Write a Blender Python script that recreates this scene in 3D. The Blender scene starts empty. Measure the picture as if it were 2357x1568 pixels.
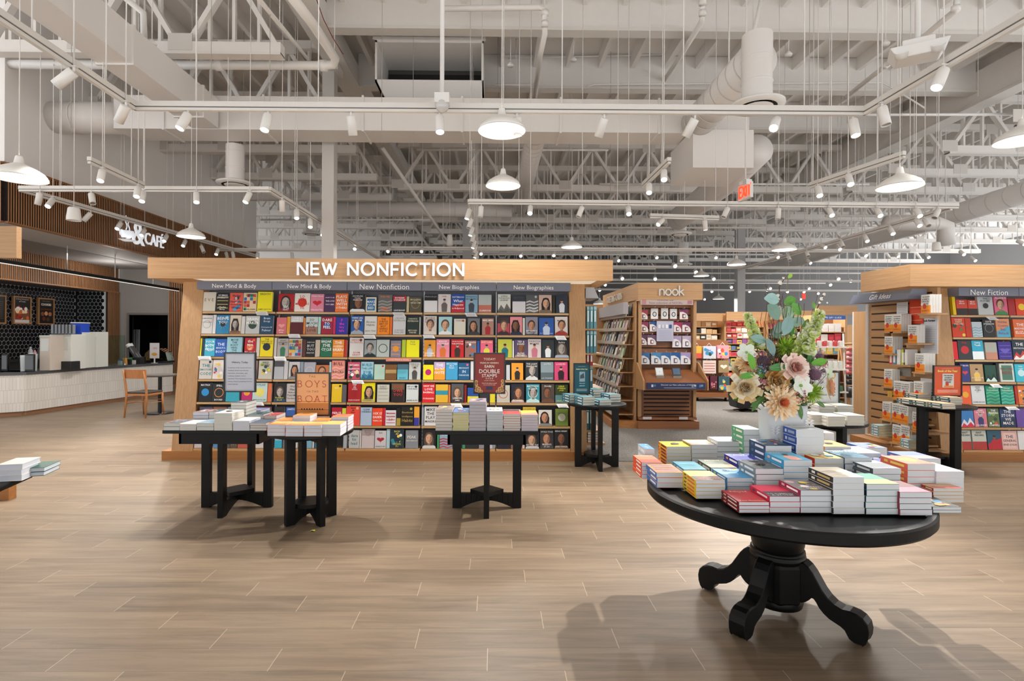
import bpy, math, random
from mathutils import Matrix, Vector, Euler
random.seed(7)
SC = bpy.context.scene
COL = SC.collection
PI = math.pi
# ---------------------------------------------------------------- camera
W, H, F = 2357.0, 1568.0, 1250.0
CX, CY = 1152.0, 773.0
YAW, ROLL = math.radians(0.6), 0.0045
CZ = 1.53
_f = Vector((math.sin(YAW), math.cos(YAW), 0)); _r = Vector((math.cos(YAW), -math.sin(YAW), 0)); _u = Vector((0, 0, 1))
RX = _r*math.cos(ROLL) + _u*math.sin(ROLL); UX = -_r*math.sin(ROLL) + _u*math.cos(ROLL)
CAMP = Vector((0, 0, CZ))
cd = bpy.data.cameras.new('camera'); cam = bpy.data.objects.new('camera', cd); COL.objects.link(cam)
cd.sensor_fit = 'HORIZONTAL'; cd.sensor_width = 36.0; cd.lens = F/W*36.0
cd.shift_x = (W/2-CX)/W; cd.shift_y = (CY-H/2)/W
cd.clip_end = 200
cam.matrix_world = Matrix(((RX.x, UX.x, -_f.x, 0), (RX.y, UX.y, -_f.y, 0), (RX.z, UX.z, -_f.z, CZ), (0, 0, 0, 1)))
SC.camera = cam
def ray(px, py): return _f + RX*((px-CX)/F) + UX*((CY-py)/F)
def atY(px, py, Y): d = ray(px, py); return CAMP + d*(Y/d.y)
def atX(px, py, X): d = ray(px, py); return CAMP + d*(X/d.x)
def atZ(px, py, z): d = ray(px, py); return CAMP + d*((z-CZ)/d.z)
def pix(p):
    d = Vector(p)-CAMP; k = d.dot(_f); return CX+F*d.dot(RX)/k, CY-F*d.dot(UX)/k
# ---------------------------------------------------------------- render look, world
SC.view_settings.view_transform = 'Standard'; SC.view_settings.look = 'None'
SC.view_settings.exposure = 0.0; SC.view_settings.gamma = 1.0; SC.view_settings.use_curve_mapping = False
cy = SC.cycles
cy.max_bounces = 7; cy.diffuse_bounces = 4; cy.glossy_bounces = 3; cy.transmission_bounces = 5; cy.transparent_max_bounces = 6
cy.sample_clamp_indirect = 6.0; cy.caustics_reflective = False; cy.caustics_refractive = False
cy.use_adaptive_sampling = True; cy.adaptive_threshold = 0.03; cy.use_denoising = True
wd = bpy.data.worlds.new('world'); SC.world = wd; wd.use_nodes = True
bg = wd.node_tree.nodes['Background']; bg.inputs[0].default_value = (0.97, 0.985, 1.0, 1); bg.inputs[1].default_value = 1.0
_t = wd.node_tree; _tc = _t.nodes.new('ShaderNodeTexCoord'); _sx = _t.nodes.new('ShaderNodeSeparateXYZ'); _mr = _t.nodes.new('ShaderNodeMapRange')
_t.links.new(_tc.outputs['Generated'], _sx.inputs[0]); _t.links.new(_sx.outputs[2], _mr.inputs['Value'])
_mr.inputs['From Min'].default_value = -.06; _mr.inputs['From Max'].default_value = .12; _mr.inputs['To Min'].default_value = 2.9; _mr.inputs['To Max'].default_value = 1.0   # world brightened below the horizon to lift the ceiling, softer sky above
_t.links.new(_mr.outputs[0], bg.inputs[1])
LIGHT_COL = (1.0, 0.955, 0.90)
def lamp(name, kind, loc, energy, parent=None, size=.05, spot=None, aim=None, col=LIGHT_COL, blend=.5):
    d = bpy.data.lights.new(name, kind); d.energy = energy*({'SPOT': .5, 'AREA': .7}.get(kind, 1)); d.color = col
    if kind == 'AREA': d.shape = 'DISK'; d.size = size
    else: d.shadow_soft_size = size
    if kind == 'SPOT': d.spot_size = spot; d.spot_blend = blend
    o = bpy.data.objects.new(name, d); COL.objects.link(o)
    q = (Vector(aim)-Vector(loc)).to_track_quat('-Z', 'Y') if aim is not None else Euler((0, 0, 0)).to_quaternion()
    o.rotation_mode = 'QUATERNION'; o.rotation_quaternion = q; o.location = loc
    if parent is not None:
        o.parent = parent; o.matrix_parent_inverse = Matrix.Translation(-Vector(parent.location))
    return o
# ---------------------------------------------------------------- materials
def lin(h):
    h = h.lstrip('#')
    if len(h) == 3: h = ''.join(c*2 for c in h)
    out = []
    for i in (0, 2, 4):
        c = int(h[i:i+2], 16)/255
        out.append(c/12.92 if c <= .04045 else ((c+.055)/1.055)**2.4)
    return tuple(out)+(1.0,)
MATS = {}
def mat(col, rough=.5, metal=0.0, emit=0.0, noise=0.0, nscale=40.0, alpha=None, spec=.5, coat=0):
    key = (col, rough, metal, emit, noise, nscale, alpha, spec, coat)
    if key in MATS: return MATS[key]
    m = bpy.data.materials.new('surface_'+col.strip('#')); m.use_nodes = True
    nt = m.node_tree; b = nt.nodes['Principled BSDF']
    b.inputs['Base Color'].default_value = lin(col); b.inputs['Roughness'].default_value = rough; b.inputs['Metallic'].default_value = metal
    b.inputs['Specular IOR Level'].default_value = spec
    if coat: b.inputs['Coat Weight'].default_value = coat
    if emit:
        b.inputs['Emission Color'].default_value = lin(col); b.inputs['Emission Strength'].default_value = emit
    if alpha is not None:
        b.inputs['Alpha'].default_value = alpha
    if noise:
        n = nt.nodes.new('ShaderNodeTexNoise'); n.inputs['Scale'].default_value = nscale; n.inputs['Detail'].default_value = 4
        tc = nt.nodes.new('ShaderNodeTexCoord'); nt.links.new(tc.outputs['Object'], n.inputs['Vector'])
        mx = nt.nodes.new('ShaderNodeMix'); mx.data_type = 'RGBA'
        c = lin(col); mx.inputs['A'].default_value = tuple(x*(1-noise) for x in c[:3])+(1,); mx.inputs['B'].default_value = tuple(min(1, x*(1+noise)) for x in c[:3])+(1,)
        nt.links.new(n.outputs['Fac'], mx.inputs['Factor']); nt.links.new(mx.outputs['Result'], b.inputs['Base Color'])
    MATS[key] = m
    return m
class N:
    """tiny node helper"""
    def __init__(s, name):
        s.m = bpy.data.materials.new(name); s.m.use_nodes = True; s.t = s.m.node_tree; s.b = s.t.nodes['Principled BSDF']
    def n(s, typ, **kw):
        x = s.t.nodes.new(typ)
        for k, v in kw.items():
            if k in x.inputs: x.inputs[k].default_value = v
            else: setattr(x, k, v)
        return x
    def l(s, a, b): s.t.links.new(a, b)
    def math(s, op, a, b=None, c=None):
        x = s.t.nodes.new('ShaderNodeMath'); x.operation = op
        for i, v in enumerate((a, b, c)):
            if v is None: continue
            if isinstance(v, (int, float)): x.inputs[i].default_value = v
            else: s.l(v, x.inputs[i])
        return x.outputs[0]
    def mix(s, f, a, b, mode='MIX'):
        x = s.t.nodes.new('ShaderNodeMix'); x.data_type = 'RGBA'; x.blend_type = mode
        for k, v in (('Factor', f), ('A', a), ('B', b)):
            if isinstance(v, (int, float)): x.inputs[k].default_value = v
            elif isinstance(v, tuple): x.inputs[k].default_value = v
            else: s.l(v, x.inputs[k])
        return x.outputs['Result']
def wood(name, c1, c2, axis='X', scale=1.0, rough=.45):
    """oak veneer with fine straight grain along AXIS"""
    w = N(name); tc = w.n('ShaderNodeTexCoord'); mp = w.n('ShaderNodeMapping')
    s = {'X': (1.2, 45, 45), 'Z': (45, 45, 1.2), 'Y': (45, 1.2, 45)}[axis]
    mp.inputs['Scale'].default_value = tuple(x*scale for x in s)
    w.l(tc.outputs['Object'], mp.inputs['Vector'])
    n = w.n('ShaderNodeTexNoise', Scale=1.6, Detail=6.0, Roughness=.65, Distortion=.3); w.l(mp.outputs[0], n.inputs['Vector'])
    n2 = w.n('ShaderNodeTexNoise', Scale=2.0, Detail=2.0); w.l(tc.outputs['Object'], n2.inputs['Vector'])
    f = w.math('MULTIPLY_ADD', n.outputs['Fac'], 1.9, -.45)
    c = w.mix(f, lin(c1), lin(c2))
    c = w.mix(w.math('MULTIPLY', n2.outputs['Fac'], .22), c, lin(c1))
    w.l(c, w.b.inputs['Base Color']); w.b.inputs['Roughness'].default_value = rough
    return w.m
OAKX = wood('oak_veneer_horizontal', 'a27850', 'c39c6e', 'X'); OAKZ = wood('oak_veneer_upright', 'a27850', 'c39c6e', 'Z'); OAKY = wood('oak_veneer_depthwise', 'a27850', 'c39c6e', 'Y')
OAKD = wood('oak_kickboard', '9a622e', 'bb8450', 'X', .5)
SHELFW = wood('shelf_edge_oak', 'bc9260', 'd8b684', 'X')
BROWNX = wood('brown_laminate', '7a4a2a', '9c6740', 'X', .8); BROWNZ = wood('brown_laminate_upright', '7a4a2a', '9c6740', 'Z', .8)
CHAIRW = wood('chair_wood', 'a5673a', 'c58a55', 'Z', .6)
BLACKW = wood('black_stained_wood', '040404', '0a0a0b', 'X', .5, .42); BLACKW.node_tree.nodes['Principled BSDF'].inputs['Specular IOR Level'].default_value = .3
WHITE = mat('e4e2de', .5); PAINT = mat('e6e2de', .6, noise=.02, nscale=3); TRUSSP = mat('e3dfda', .6, noise=.03, nscale=8)
METALW = mat('e6e3df', .4); BLACK = mat('0b0b0c', .4); GREYBACK = mat('55555c', .6); GLOW = mat('fffaf0', .5, emit=14.0); GLOWP = mat('fff8ea', .5, emit=3.0)
CHROME = mat('b8b8b8', .25, metal=.9); PAGE = mat('d9d6d0', .8, noise=.05, nscale=300)
# ---------------------------------------------------------------- mesh builder
_tc = {}
def textmesh(s, bold=0.0, res=2):
    k = (s, bold, res)
    if k not in _tc:
        c = bpy.data.curves.new('t', 'FONT'); c.body = s; c.resolution_u = res; c.offset = bold; c.align_x = 'LEFT'
        o = bpy.data.objects.new('t', c); m = o.to_mesh()
        v = [(p.co.x, p.co.y) for p in m.vertices]; f = [tuple(p.vertices) for p in m.polygons]
        o.to_mesh_clear(); bpy.data.objects.remove(o); bpy.data.curves.remove(c)
        if v:
            x0 = min(a for a, b in v); x1 = max(a for a, b in v); y0 = min(b for a, b in v); y1 = max(b for a, b in v)
        else: x0 = x1 = y0 = y1 = 0
        _tc[k] = (v, f, x0, x1, y0, y1)
    return _tc[k]
def solidtext(s, bold=0.0, ext=.02):
    """raised lettering: (points, faces) one unit tall type with real thickness"""
    c = bpy.data.curves.new('t', 'FONT'); c.body = s; c.resolution_u = 3; c.offset = bold; c.extrude = ext
    o = bpy.data.objects.new('t', c); m = o.to_mesh(); v = [tuple(p.co) for p in m.vertices]; f = [tuple(p.vertices) for p in m.polygons]
    o.to_mesh_clear(); bpy.data.objects.remove(o); bpy.data.curves.remove(c); return v, f
class B:
    def __init__(s): s.v = []; s.f = []; s.mi = []; s.sm = []; s.ms = []; s.T = Matrix.Identity(4)
    def _m(s, m):
        if m not in s.ms: s.ms.append(m)
        return s.ms.index(m)
    def add(s, vs, fs, m, smooth=False):
        k = len(s.v); i = s._m(m)
        s.v += [tuple(s.T @ Vector(v)) for v in vs]
        for f in fs: s.f.append(tuple(k+x for x in f)); s.mi.append(i); s.sm.append(smooth)
        return s
    def box(s, x0, x1, y0, y1, z0, z1, m, front=None):
        vs = [(x0,y0,z0),(x1,y0,z0),(x1,y1,z0),(x0,y1,z0),(x0,y0,z1),(x1,y0,z1),(x1,y1,z1),(x0,y1,z1)]
        return s.add(vs, [(0,3,2,1),(4,5,6,7),(0,1,5,4),(1,2,6,5),(2,3,7,6),(3,0,4,7)], m)
    def quad(s, a, b, c, d, m): return s.add([a,b,c,d], [(0,1,2,3)], m)
    def hexa(s, lo, hi, m):
        """lo, hi: 4 points each, ccw seen from above"""
        return s.add(list(lo)+list(hi), [(3,2,1,0),(4,5,6,7),(0,1,5,4),(1,2,6,5),(2,3,7,6),(3,0,4,7)], m)
    def prism(s, pts, ax, a0, a1, m):
        """polygon pts (2D) pushed along axis ax from a0 to a1"""
        n = len(pts)
        def P(p, a): return {'x': (a, p[0], p[1]), 'y': (p[0], a, p[1]), 'z': (p[0], p[1], a)}[ax]
        vs = [P(p, a0) for p in pts]+[P(p, a1) for p in pts]
        fs = [tuple(range(n))[::-1], tuple(range(n, 2*n))]+[(i, (i+1) % n, n+(i+1) % n, n+i) for i in range(n)]
        return s.add(vs, fs, m)
    def lathe(s, prof, n, m, c=(0,0,0), smooth=True, a0=0):
        vs = []; fs = []; k = len(prof)
        for i in range(n):
            a = 2*PI*i/n+a0
            for r, z in prof: vs.append((c[0]+r*math.cos(a), c[1]+r*math.sin(a), c[2]+z))
        for i in range(n):
            j = (i+1) % n
            for q in range(k-1): fs.append((i*k+q, j*k+q, j*k+q+1, i*k+q+1))
        return s.add(vs, fs, m, smooth)
    def tube(s, pts, r, m, n=8, caps=True, smooth=True):
        pts = [Vector(p) for p in pts]; rs = r if isinstance(r, (list, tuple)) else [r]*len(pts)
        vs = []; fs = []; prev = None
        for i, p in enumerate(pts):
            d = (pts[min(i+1, len(pts)-1)]-pts[max(i-1, 0)])
            if d.length < 1e-9: d = Vector((0,0,1))
            d.normalize()
            if prev is None:
                a = Vector((0,0,1)) if abs(d.z) < .9 else Vector((1,0,0)); u = d.cross(a).normalized()
            else: u = (prev-d*prev.dot(d)).normalized()
            prev = u; w = d.cross(u)
            for j in range(n):
                t = 2*PI*j/n; vs.append(p+(u*math.cos(t)+w*math.sin(t))*rs[i])
        for i in range(len(pts)-1):
            for j in range(n):
                q = (j+1) % n; fs.append((i*n+j, i*n+q, (i+1)*n+q, (i+1)*n+j))
        if caps: fs.append(tuple(range(n))[::-1]); fs.append(tuple(range(n*(len(pts)-1), n*len(pts))))
        return s.add(vs, fs, m, smooth)
    def bar(s, a, b, w, h, m, up=(0,0,1)):
        """rectangular bar from a to b, w sideways, h along up"""
        a = Vector(a); b = Vector(b); d = (b-a).normalized(); up = Vector(up)
        if abs(d.dot(up)) > .98: up = Vector((0,1,0))
        sd = d.cross(up).normalized(); u = sd.cross(d).normalized()
        q = [(-1,-1),(1,-1),(1,1),(-1,1)]
        lo = [a+sd*(w/2*x)+u*(h/2*y) for x, y in q]; hi = [b+sd*(w/2*x)+u*(h/2*y) for x, y in q]
        return s.add(lo+hi, [(0,1,2,3),(7,6,5,4),(4,5,1,0),(5,6,2,1),(6,7,3,2),(7,4,0,3)], m)
    def disc(s, c, rx, ry, m, n=16, plane='xz'):
        vs = []
        for i in range(n):
            a = 2*PI*i/n; p = (rx*math.cos(a), ry*math.sin(a))
            vs.append((c[0]+p[0], c[1], c[2]+p[1]) if plane == 'xz' else (c[0]+p[0], c[1]+p[1], c[2]))
        return s.add(vs, [tuple(range(n))], m)
    def ball(s, c, r, m, n=10, k=6, sc=(1,1,1)):
        vs = []; fs = []
        for i in range(k+1):
            t = PI*i/k
            for j in range(n):
                a = 2*PI*j/n; vs.append((c[0]+r*sc[0]*math.sin(t)*math.cos(a), c[1]+r*sc[1]*math.sin(t)*math.sin(a), c[2]+r*sc[2]*math.cos(t)))
        for i in range(k):
            for j in range(n):
                q = (j+1) % n; fs.append((i*n+j, (i+1)*n+j, (i+1)*n+q, i*n+q))
        return s.add(vs, fs, m, True)
    def text(s, t, cx, cz, w, h, m, y=0.0, bold=.0, align='c', res=2, ital=0, plane='xz'):
        """flat lettering in the local xz plane facing -y, fitted into w x h about (cx, cz)"""
        v, f, x0, x1, y0, y1 = textmesh(t, bold, res)
        if x1-x0 < 1e-6: return s
        k = min(w/(x1-x0), h/max(.55, y1-min(0, y0) if y0 < -.05 else y1))
        ox = cx-(x0+x1)/2*k if align == 'c' else cx-x0*k
        oz = cz-h/2 if False else cz-(y1*k)/2
        if plane == 'xz': vs = [(ox+a*k+b*ital*k, y, oz+b*k) for a, b in v]
        else: vs = [(ox+a*k, oz+b*k, y) for a, b in v]
        return s.add(vs, f, m)
    def obj(s, name, parent=None, label=None, cat=None, group=None, kind=None, loc=None, rz=0.0, bevel=0.0):
        me = bpy.data.meshes.new(name); me.from_pydata(s.v, [], s.f)
        for m in s.ms: me.materials.append(m)
        me.polygons.foreach_set('material_index', s.mi); me.polygons.foreach_set('use_smooth', s.sm); me.update()
        o = bpy.data.objects.new(name, me); COL.objects.link(o)
        if parent is not None: o.parent = parent
        if loc is not None: o.location = loc
        if rz: o.rotation_euler = (0, 0, rz)
        if bevel:
            bv = o.modifiers.new('soft_edges', 'BEVEL'); bv.width = bevel; bv.segments = 2; bv.limit_method = 'ANGLE'
        return tag(o, label, cat, group, kind)
def tag(o, label=None, cat=None, group=None, kind=None):
    if label: o['label'] = label
    if cat: o['category'] = cat
    if group: o['group'] = group
    if kind: o['kind'] = kind
    return o
def thing(name, label, cat, loc=(0,0,0), rz=0.0, group=None):
    o = bpy.data.objects.new(name, None); COL.objects.link(o); o.location = loc; o.rotation_euler = (0, 0, rz); o.empty_display_size = .1
    return tag(o, label, cat, group)
KIDS = {}
def dup(root, loc=None, rot=None, label=None, group=None):
    """copy of a thing with its parts and their sub-parts"""
    r = root.copy(); COL.objects.link(r)
    if loc is not None: r.location = loc
    if rot is not None: r.rotation_euler = rot
    if label: r['label'] = label
    if group: r['group'] = group
    def rec(src, dst):
        for ch in KIDS.get(src.name) or KIDS.setdefault(src.name, [c for c in src.children if c.type != 'LIGHT']):
            c = ch.copy(); COL.objects.link(c); c.parent = dst; rec(ch, c)
    rec(root, r)
    return r
ORD = 'first second third fourth fifth sixth seventh eighth ninth tenth eleventh twelfth thirteenth fourteenth fifteenth sixteenth seventeenth eighteenth nineteenth twentieth'.split()
FROMTOP = ['topmost', 'second from top', 'third from top', 'fourth from top', 'fifth from top', 'sixth from top', 'seventh from top', 'eighth from top', 'ninth from top']
# thick stroke lettering for the routed signs -------------------------------------------------
def arcp(cx, cy, rx, ry, a0, a1, n=20): return [(cx+rx*math.cos(math.radians(a0+(a1-a0)*i/n)), cy+ry*math.sin(math.radians(a0+(a1-a0)*i/n))) for i in range(n+1)]
GLY = {  # strokes in a cell one unit tall, with advance width
 'N': (.82, [[(0,0),(0,1)], [(0,1),(.82,0)], [(.82,0),(.82,1)]]), 'E': (.6, [[(0,0),(0,1)], [(0,1),(.6,1)], [(0,.5),(.54,.5)], [(0,0),(.6,0)]]),
 'W': (1.2, [[(0,1),(.33,0)], [(.33,0),(.6,.92)], [(.6,.92),(.87,0)], [(.87,0),(1.2,1)]]), 'O': (1.06, [arcp(.53,.5,.53,.52,0,360,28)]),
 'F': (.56, [[(0,0),(0,1)], [(0,1),(.56,1)], [(0,.48),(.5,.48)]]), 'I': (0.0, [[(0,0),(0,1)]]), 'C': (.84, [arcp(.52,.5,.52,.52,48,312,24)]),
 'T': (.76, [[(.38,0),(.38,1)], [(0,1),(.76,1)]]), 'B': (.6, [[(0,0),(0,1)], [(0,1),(.32,1)]+arcp(.32,.76,.22,.24,90,-90,8)+[(0,.52)], [(.3,.52)]+arcp(.32,.26,.28,.26,90,-90,8)+[(0,0)]]),
 'Y': (.74, [[(0,1),(.37,.45)], [(.74,1),(.37,.45)], [(.37,.45),(.37,0)]]), 'S': (.54, [arcp(.28,.76,.25,.24,35,270,12)+arcp(.27,.25,.27,.27,90,-150,12)]),
 'A': (.8, [[(0,0),(.4,1)], [(.4,1),(.8,0)], [(.14,.34),(.66,.34)]]), 'G': (.9, [arcp(.52,.5,.52,.52,48,345,24), [(1.02,.42),(.62,.42)]]),
 'R': (.6, [[(0,0),(0,1)], [(0,1),(.32,1)]+arcp(.32,.74,.25,.26,90,-90,8)+[(0,.48)], [(.28,.48),(.62,0)]]), 'D': (.78, [[(0,0),(0,1)], [(0,1),(.3,1)]+arcp(.3,.5,.46,.5,90,-90,14)+[(0,0)]]),
 'n': (.5, [[(0,0),(0,.62)], [(0,.36)]+arcp(.25,.37,.25,.27,180,0,12)+[(.5,0)]]), 'o': (.62, [arcp(.31,.31,.31,.32,0,360,22)]),
 'k': (.46, [[(0,0),(0,1)], [(0,.28),(.46,.62)], [(.14,.38),(.5,0)]]), 'X': (.7, [[(0,0),(.7,1)], [(0,1),(.7,0)]]), 'H': (.76, [[(0,0),(0,1)], [(.76,0),(.76,1)], [(0,.52),(.76,.52)]]),
 '&': (.8, [[(.8,0),(.18,.72)]+arcp(.36,.8,.19,.2,200,-40,12)+[(.2,.48)]+arcp(.3,.25,.28,.26,130,330,12)+[(.78,.5)]]), ' ': (.3, [])}
def strokes(b, txt, x0, z0, h, th, dep, m, gap=.3, y=0.0, plane='xz', wide=1.0):
    """letters standing off a board: flat bars of width th, depth dep (towards -y)"""
    x = x0
    for ch in txt:
        w, ss = GLY[ch]
        for st in ss:
            for a, c in zip(st, st[1:]):
                d = Vector((c[0]-a[0], c[1]-a[1])); L = d.length
                if L < 1e-6: continue
                e = d/L*(th*.42/h if len(st) == 2 and abs(d.x*d.y) < 1e-6 else th*.2/h)
                A = (a[0]-e.x, a[1]-e.y); C = (c[0]+e.x, c[1]+e.y)
                b.bar((x+A[0]*h*wide, y-dep/2, z0+A[1]*h), (x+C[0]*h*wide, y-dep/2, z0+C[1]*h), dep, th, m, up=(0,0,1) if abs(d.y) < .98*L else (1,0,0)) if False else _bar2(b, x+A[0]*h*wide, z0+A[1]*h, x+C[0]*h*wide, z0+C[1]*h, th, y, dep, m)
        x += (w*wide+gap)*h
    return x-gap*h
def _bar2(b, xa, za, xb, zb, th, y, dep, m):
    d = Vector((xb-xa, zb-za)).normalized()*(th/2); n = (-d.y, d.x); dep += .0004*((len(b.f)//6) % 5)
    q = [(xa-n[0], za-n[1]), (xb-n[0], zb-n[1]), (xb+n[0], zb+n[1]), (xa+n[0], za+n[1])]
    b.prism(q[::-1], 'y', y, y-dep, m)
# ================================================================ setting
def floor_mat():
    w = N('wood_look_floor_tile'); tc = w.n('ShaderNodeTexCoord'); sp = w.n('ShaderNodeSeparateXYZ'); w.l(tc.outputs['Object'], sp.inputs[0])
    x, y = sp.outputs[0], sp.outputs[1]
    v = w.math('DIVIDE', w.math('ADD', y, 20.012), .1785); row = w.math('FLOOR', v); fv = w.math('FRACT', v)
    u = w.math('ADD', w.math('ADD', x, 40.3), w.math('MULTIPLY', row, .355)); cell = w.math('FLOOR', u); fu = w.math('FRACT', u)
    cb = w.n('ShaderNodeCombineXYZ'); w.l(row, cb.inputs[0]); w.l(cell, cb.inputs[1])
    wn = w.n('ShaderNodeTexWhiteNoise'); w.l(cb.outputs[0], wn.inputs['Vector'])
    # grain: stretched along the board, shifted for each board
    off = w.n('ShaderNodeVectorMath', operation='SCALE'); w.l(wn.outputs['Color'], off.inputs[0]); off.inputs['Scale'].default_value = 40
    mp = w.n('ShaderNodeVectorMath', operation='MULTIPLY'); w.l(tc.outputs['Object'], mp.inputs[0]); mp.inputs[1].default_value = (1.3, 16, 1)
    ad = w.n('ShaderNodeVectorMath', operation='ADD'); w.l(mp.outputs[0], ad.inputs[0]); w.l(off.outputs[0], ad.inputs[1])
    n1 = w.n('ShaderNodeTexNoise', Scale=1.0, Detail=7.0, Roughness=.6, Distortion=.6); w.l(ad.outputs[0], n1.inputs['Vector'])
    n2 = w.n('ShaderNodeTexNoise', Scale=3.3, Detail=5.0, Roughness=.7, Distortion=2.2); w.l(ad.outputs[0], n2.inputs['Vector'])
    c = w.mix(w.math('MULTIPLY_ADD', n1.outputs['Fac'], 2.4, -.7), lin('75624f'), lin('a08b73'))
    c = w.mix(w.math('MULTIPLY', w.math('SUBTRACT', n2.outputs['Fac'], .52), 1.5), c, lin('5d5347'))
    c = w.mix(w.math('MULTIPLY_ADD', wn.outputs['Value'], .34, -.05), c, lin('8c7964'))
    vn = w.n('ShaderNodeHueSaturation'); w.l(c, vn.inputs['Color']); w.l(w.math('MULTIPLY_ADD', wn.outputs['Value'], .17, .68), vn.inputs['Value'])
    jl = w.math('MAXIMUM', w.math('LESS_THAN', fu, .0035), w.math('LESS_THAN', fv, .017))
    c2 = w.mix(w.math('LESS_THAN', fu, .0035), lin('4f4335'), lin('c4b49c'))
    col = w.mix(w.math('MULTIPLY', jl, .6), vn.outputs[0], c2)
    w.l(col, w.b.inputs['Base Color']); w.b.inputs['Roughness'].default_value = .42; w.b.inputs['Specular IOR Level'].default_value = .35
    return w.m
def carpet_mat():
    w = N('grey_loop_carpet'); tc = w.n('ShaderNodeTexCoord')
    n1 = w.n('ShaderNodeTexNoise', Scale=55.0, Detail=3.0, Roughness=.7); w.l(tc.outputs['Object'], n1.inputs['Vector'])
    n2 = w.n('ShaderNodeTexNoise', Scale=2.0, Detail=3.0); w.l(tc.outputs['Object'], n2.inputs['Vector'])
    c = w.mix(w.math('MULTIPLY_ADD', n1.outputs['Fac'], 2.6, -.8), lin('474542'), lin('8c8882'))
    c = w.mix(w.math('MULTIPLY', n2.outputs['Fac'], .3), c, lin('72706b'))
    w.l(c, w.b.inputs['Base Color']); w.b.inputs['Roughness'].default_value = .95
    return w.m
def struct(b, name, **k): return b.obj(name, kind='structure', **k)
b = B(); b.box(-14, 13, -1.5, 6.62, -.12, 0, floor_mat()); b.box(-19, 1.15, 6.62, 40, -.12, 0, b.ms[0]); struct(b, 'floor')
b = B(); b.box(1.15, 23, 6.62, 40, -.12, .004, carpet_mat()); struct(b, 'floor_carpet')
# ceiling deck with its joists
DZ = 8.1
XL = -8.6
b = B(); b.box(-22, 34, -6, 42, DZ, DZ+.15, PAINT)
ceil = struct(b, 'ceiling')
jb = B(); jb.box(-.045, .045, -5, 41, -.3, 0, TRUSSP); j0 = jb.obj('joist', parent=ceil); j0.location = (-8.2, 0, DZ)
x = -7.45
while x < 26:
    c = j0.copy(); COL.objects.link(c); c.parent = ceil; c.location = (x, 0, DZ); x += .76
# walls
WP = mat('f0edea', .7, noise=.02, nscale=2)
b = B(); b.box(XL-.2, XL, 9.8, 19.65, 4.55, DZ, WP); b.box(XL-.2, XL, 19.45, 19.65, 0, 4.55, WP); struct(b, 'wall_left')
b = B(); b.box(-22, XL, 9.6, 9.8, 4.55, DZ, WP); struct(b, 'wall_side')
b = B(); b.box(-22, 34, 40, 40.2, -.12, DZ, mat('6e6d6d', .8)); struct(b, 'wall_back')
b = B(); b.box(33.8, 34, 33, 40, 0, DZ, mat('8e8c8b', .8)); struct(b, 'wall_right')
b = B(); b.box(-21.8, -7, 33, 33.2, 0, DZ, WP); struct(b, 'wall_stub')
b = B(); b.box(-22, 34, -3.0, -2.8, 3.2, DZ, WP); struct(b, 'wall_front')
b = B(); b.box(33.8, 34, -2.8, 3, 3.4, DZ, WP); b.box(33.8, 34, 3, 33, 0, DZ, WP); struct(b, 'wall_right_upper')
b = B(); b.box(-22, -21.8, 9.8, 33, 3.4, DZ, WP); struct(b, 'wall_left_upper')
# ================================================================ roof framing
def beam(name, x0, x1, y0, y1, z0, z1, label, grp, flange=0):
    b = B(); b.box(x0, x1, y0, y1, z0+(.06 if flange else 0), z1, TRUSSP)
    t = b.obj(name, label=label, cat='beam', group=grp)
    if flange:
        f = B()
        if x1-x0 > y1-y0: f.box(x0, x1, y0-flange, y1+flange, z0, z0+.06, mat('dad6d0', .5))
        else: f.box(x0-flange, x1+flange, y0, y1, z0, z0+.06, mat('dad6d0', .5))
        f.obj('bottom_flange', parent=t)
    return t
beam('roof_girder', -3.55, -3.2, -4, 40, 7.25, DZ-.31, 'white deep girder running away beside the square column, bare pipes along it', 'long girders', .05)
beam('roof_girder', 11.3, 11.6, -4, 40, 7.0, DZ-.31, 'white deep girder running away above the fiction case', 'long girders', .05)
for i, yy in enumerate((10.35, 12.75, 15.15)):
    beam('roof_beam', -3.2, 11.3, yy-.08, yy+.08, 7.3, DZ-.01, 'white plywood-faced cross beam, %s one back from the shop front' % ORD[i], 'cross beams', .05)
def truss(x0, x1, y, z0, z1, label, seed=0):
    t = thing('roof_truss', label, 'truss', (x0, y, z0), group='open web roof trusses')
    L = x1-x0; b = B(); b.box(0, L, -.09, .09, -.02, .17, TRUSSP); b.box(0, L, -.1, .1, -.04, 0, mat('ded9d3', .5)); b.obj('bottom_chord', t)
    b = B(); b.box(0, L, -.09, .09, z1-z0-.17, z1-z0, TRUSSP); b.obj('top_chord', t)
    n = max(2, round(L/1.9)); p = L/n; b = B(); h = z1-z0
    pl = mat('d0cbc5', .6)
    for i in range(n):
        a = i*p
        b.bar((a+.1, 0, .15), (a+p/2, 0, h-.15), .08, .13, TRUSSP, up=(0,1,0)); b.bar((a+p-.1, 0, .15), (a+p/2, 0, h-.15), .08, .13, TRUSSP, up=(0,1,0))
        b.bar((a+p*.25, .06, .1), (a+p*.25, .06, h-.1), .05, .07, TRUSSP, up=(0,1,0)); b.bar((a+p*.75, .06, .1), (a+p*.75, .06, h-.1), .05, .07, TRUSSP, up=(0,1,0))
        b.bar((a+p*.5, .05, .1), (a+p*.5, .05, h-.1), .05, .07, TRUSSP, up=(0,1,0))
        b.box(a-.2, a+.2, -.1, -.091, .02, .3, pl); b.box(a+p/2-.2, a+p/2+.2, -.1, -.091, h-.3, h-.02, pl)
    b.obj('web_lattice', t)
    return t
ty = [9.2, 11.65, 14.1, 16.55, 19.0, 21.5, 24.0, 27.0, 30.0, 33.5, 37.0]
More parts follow.
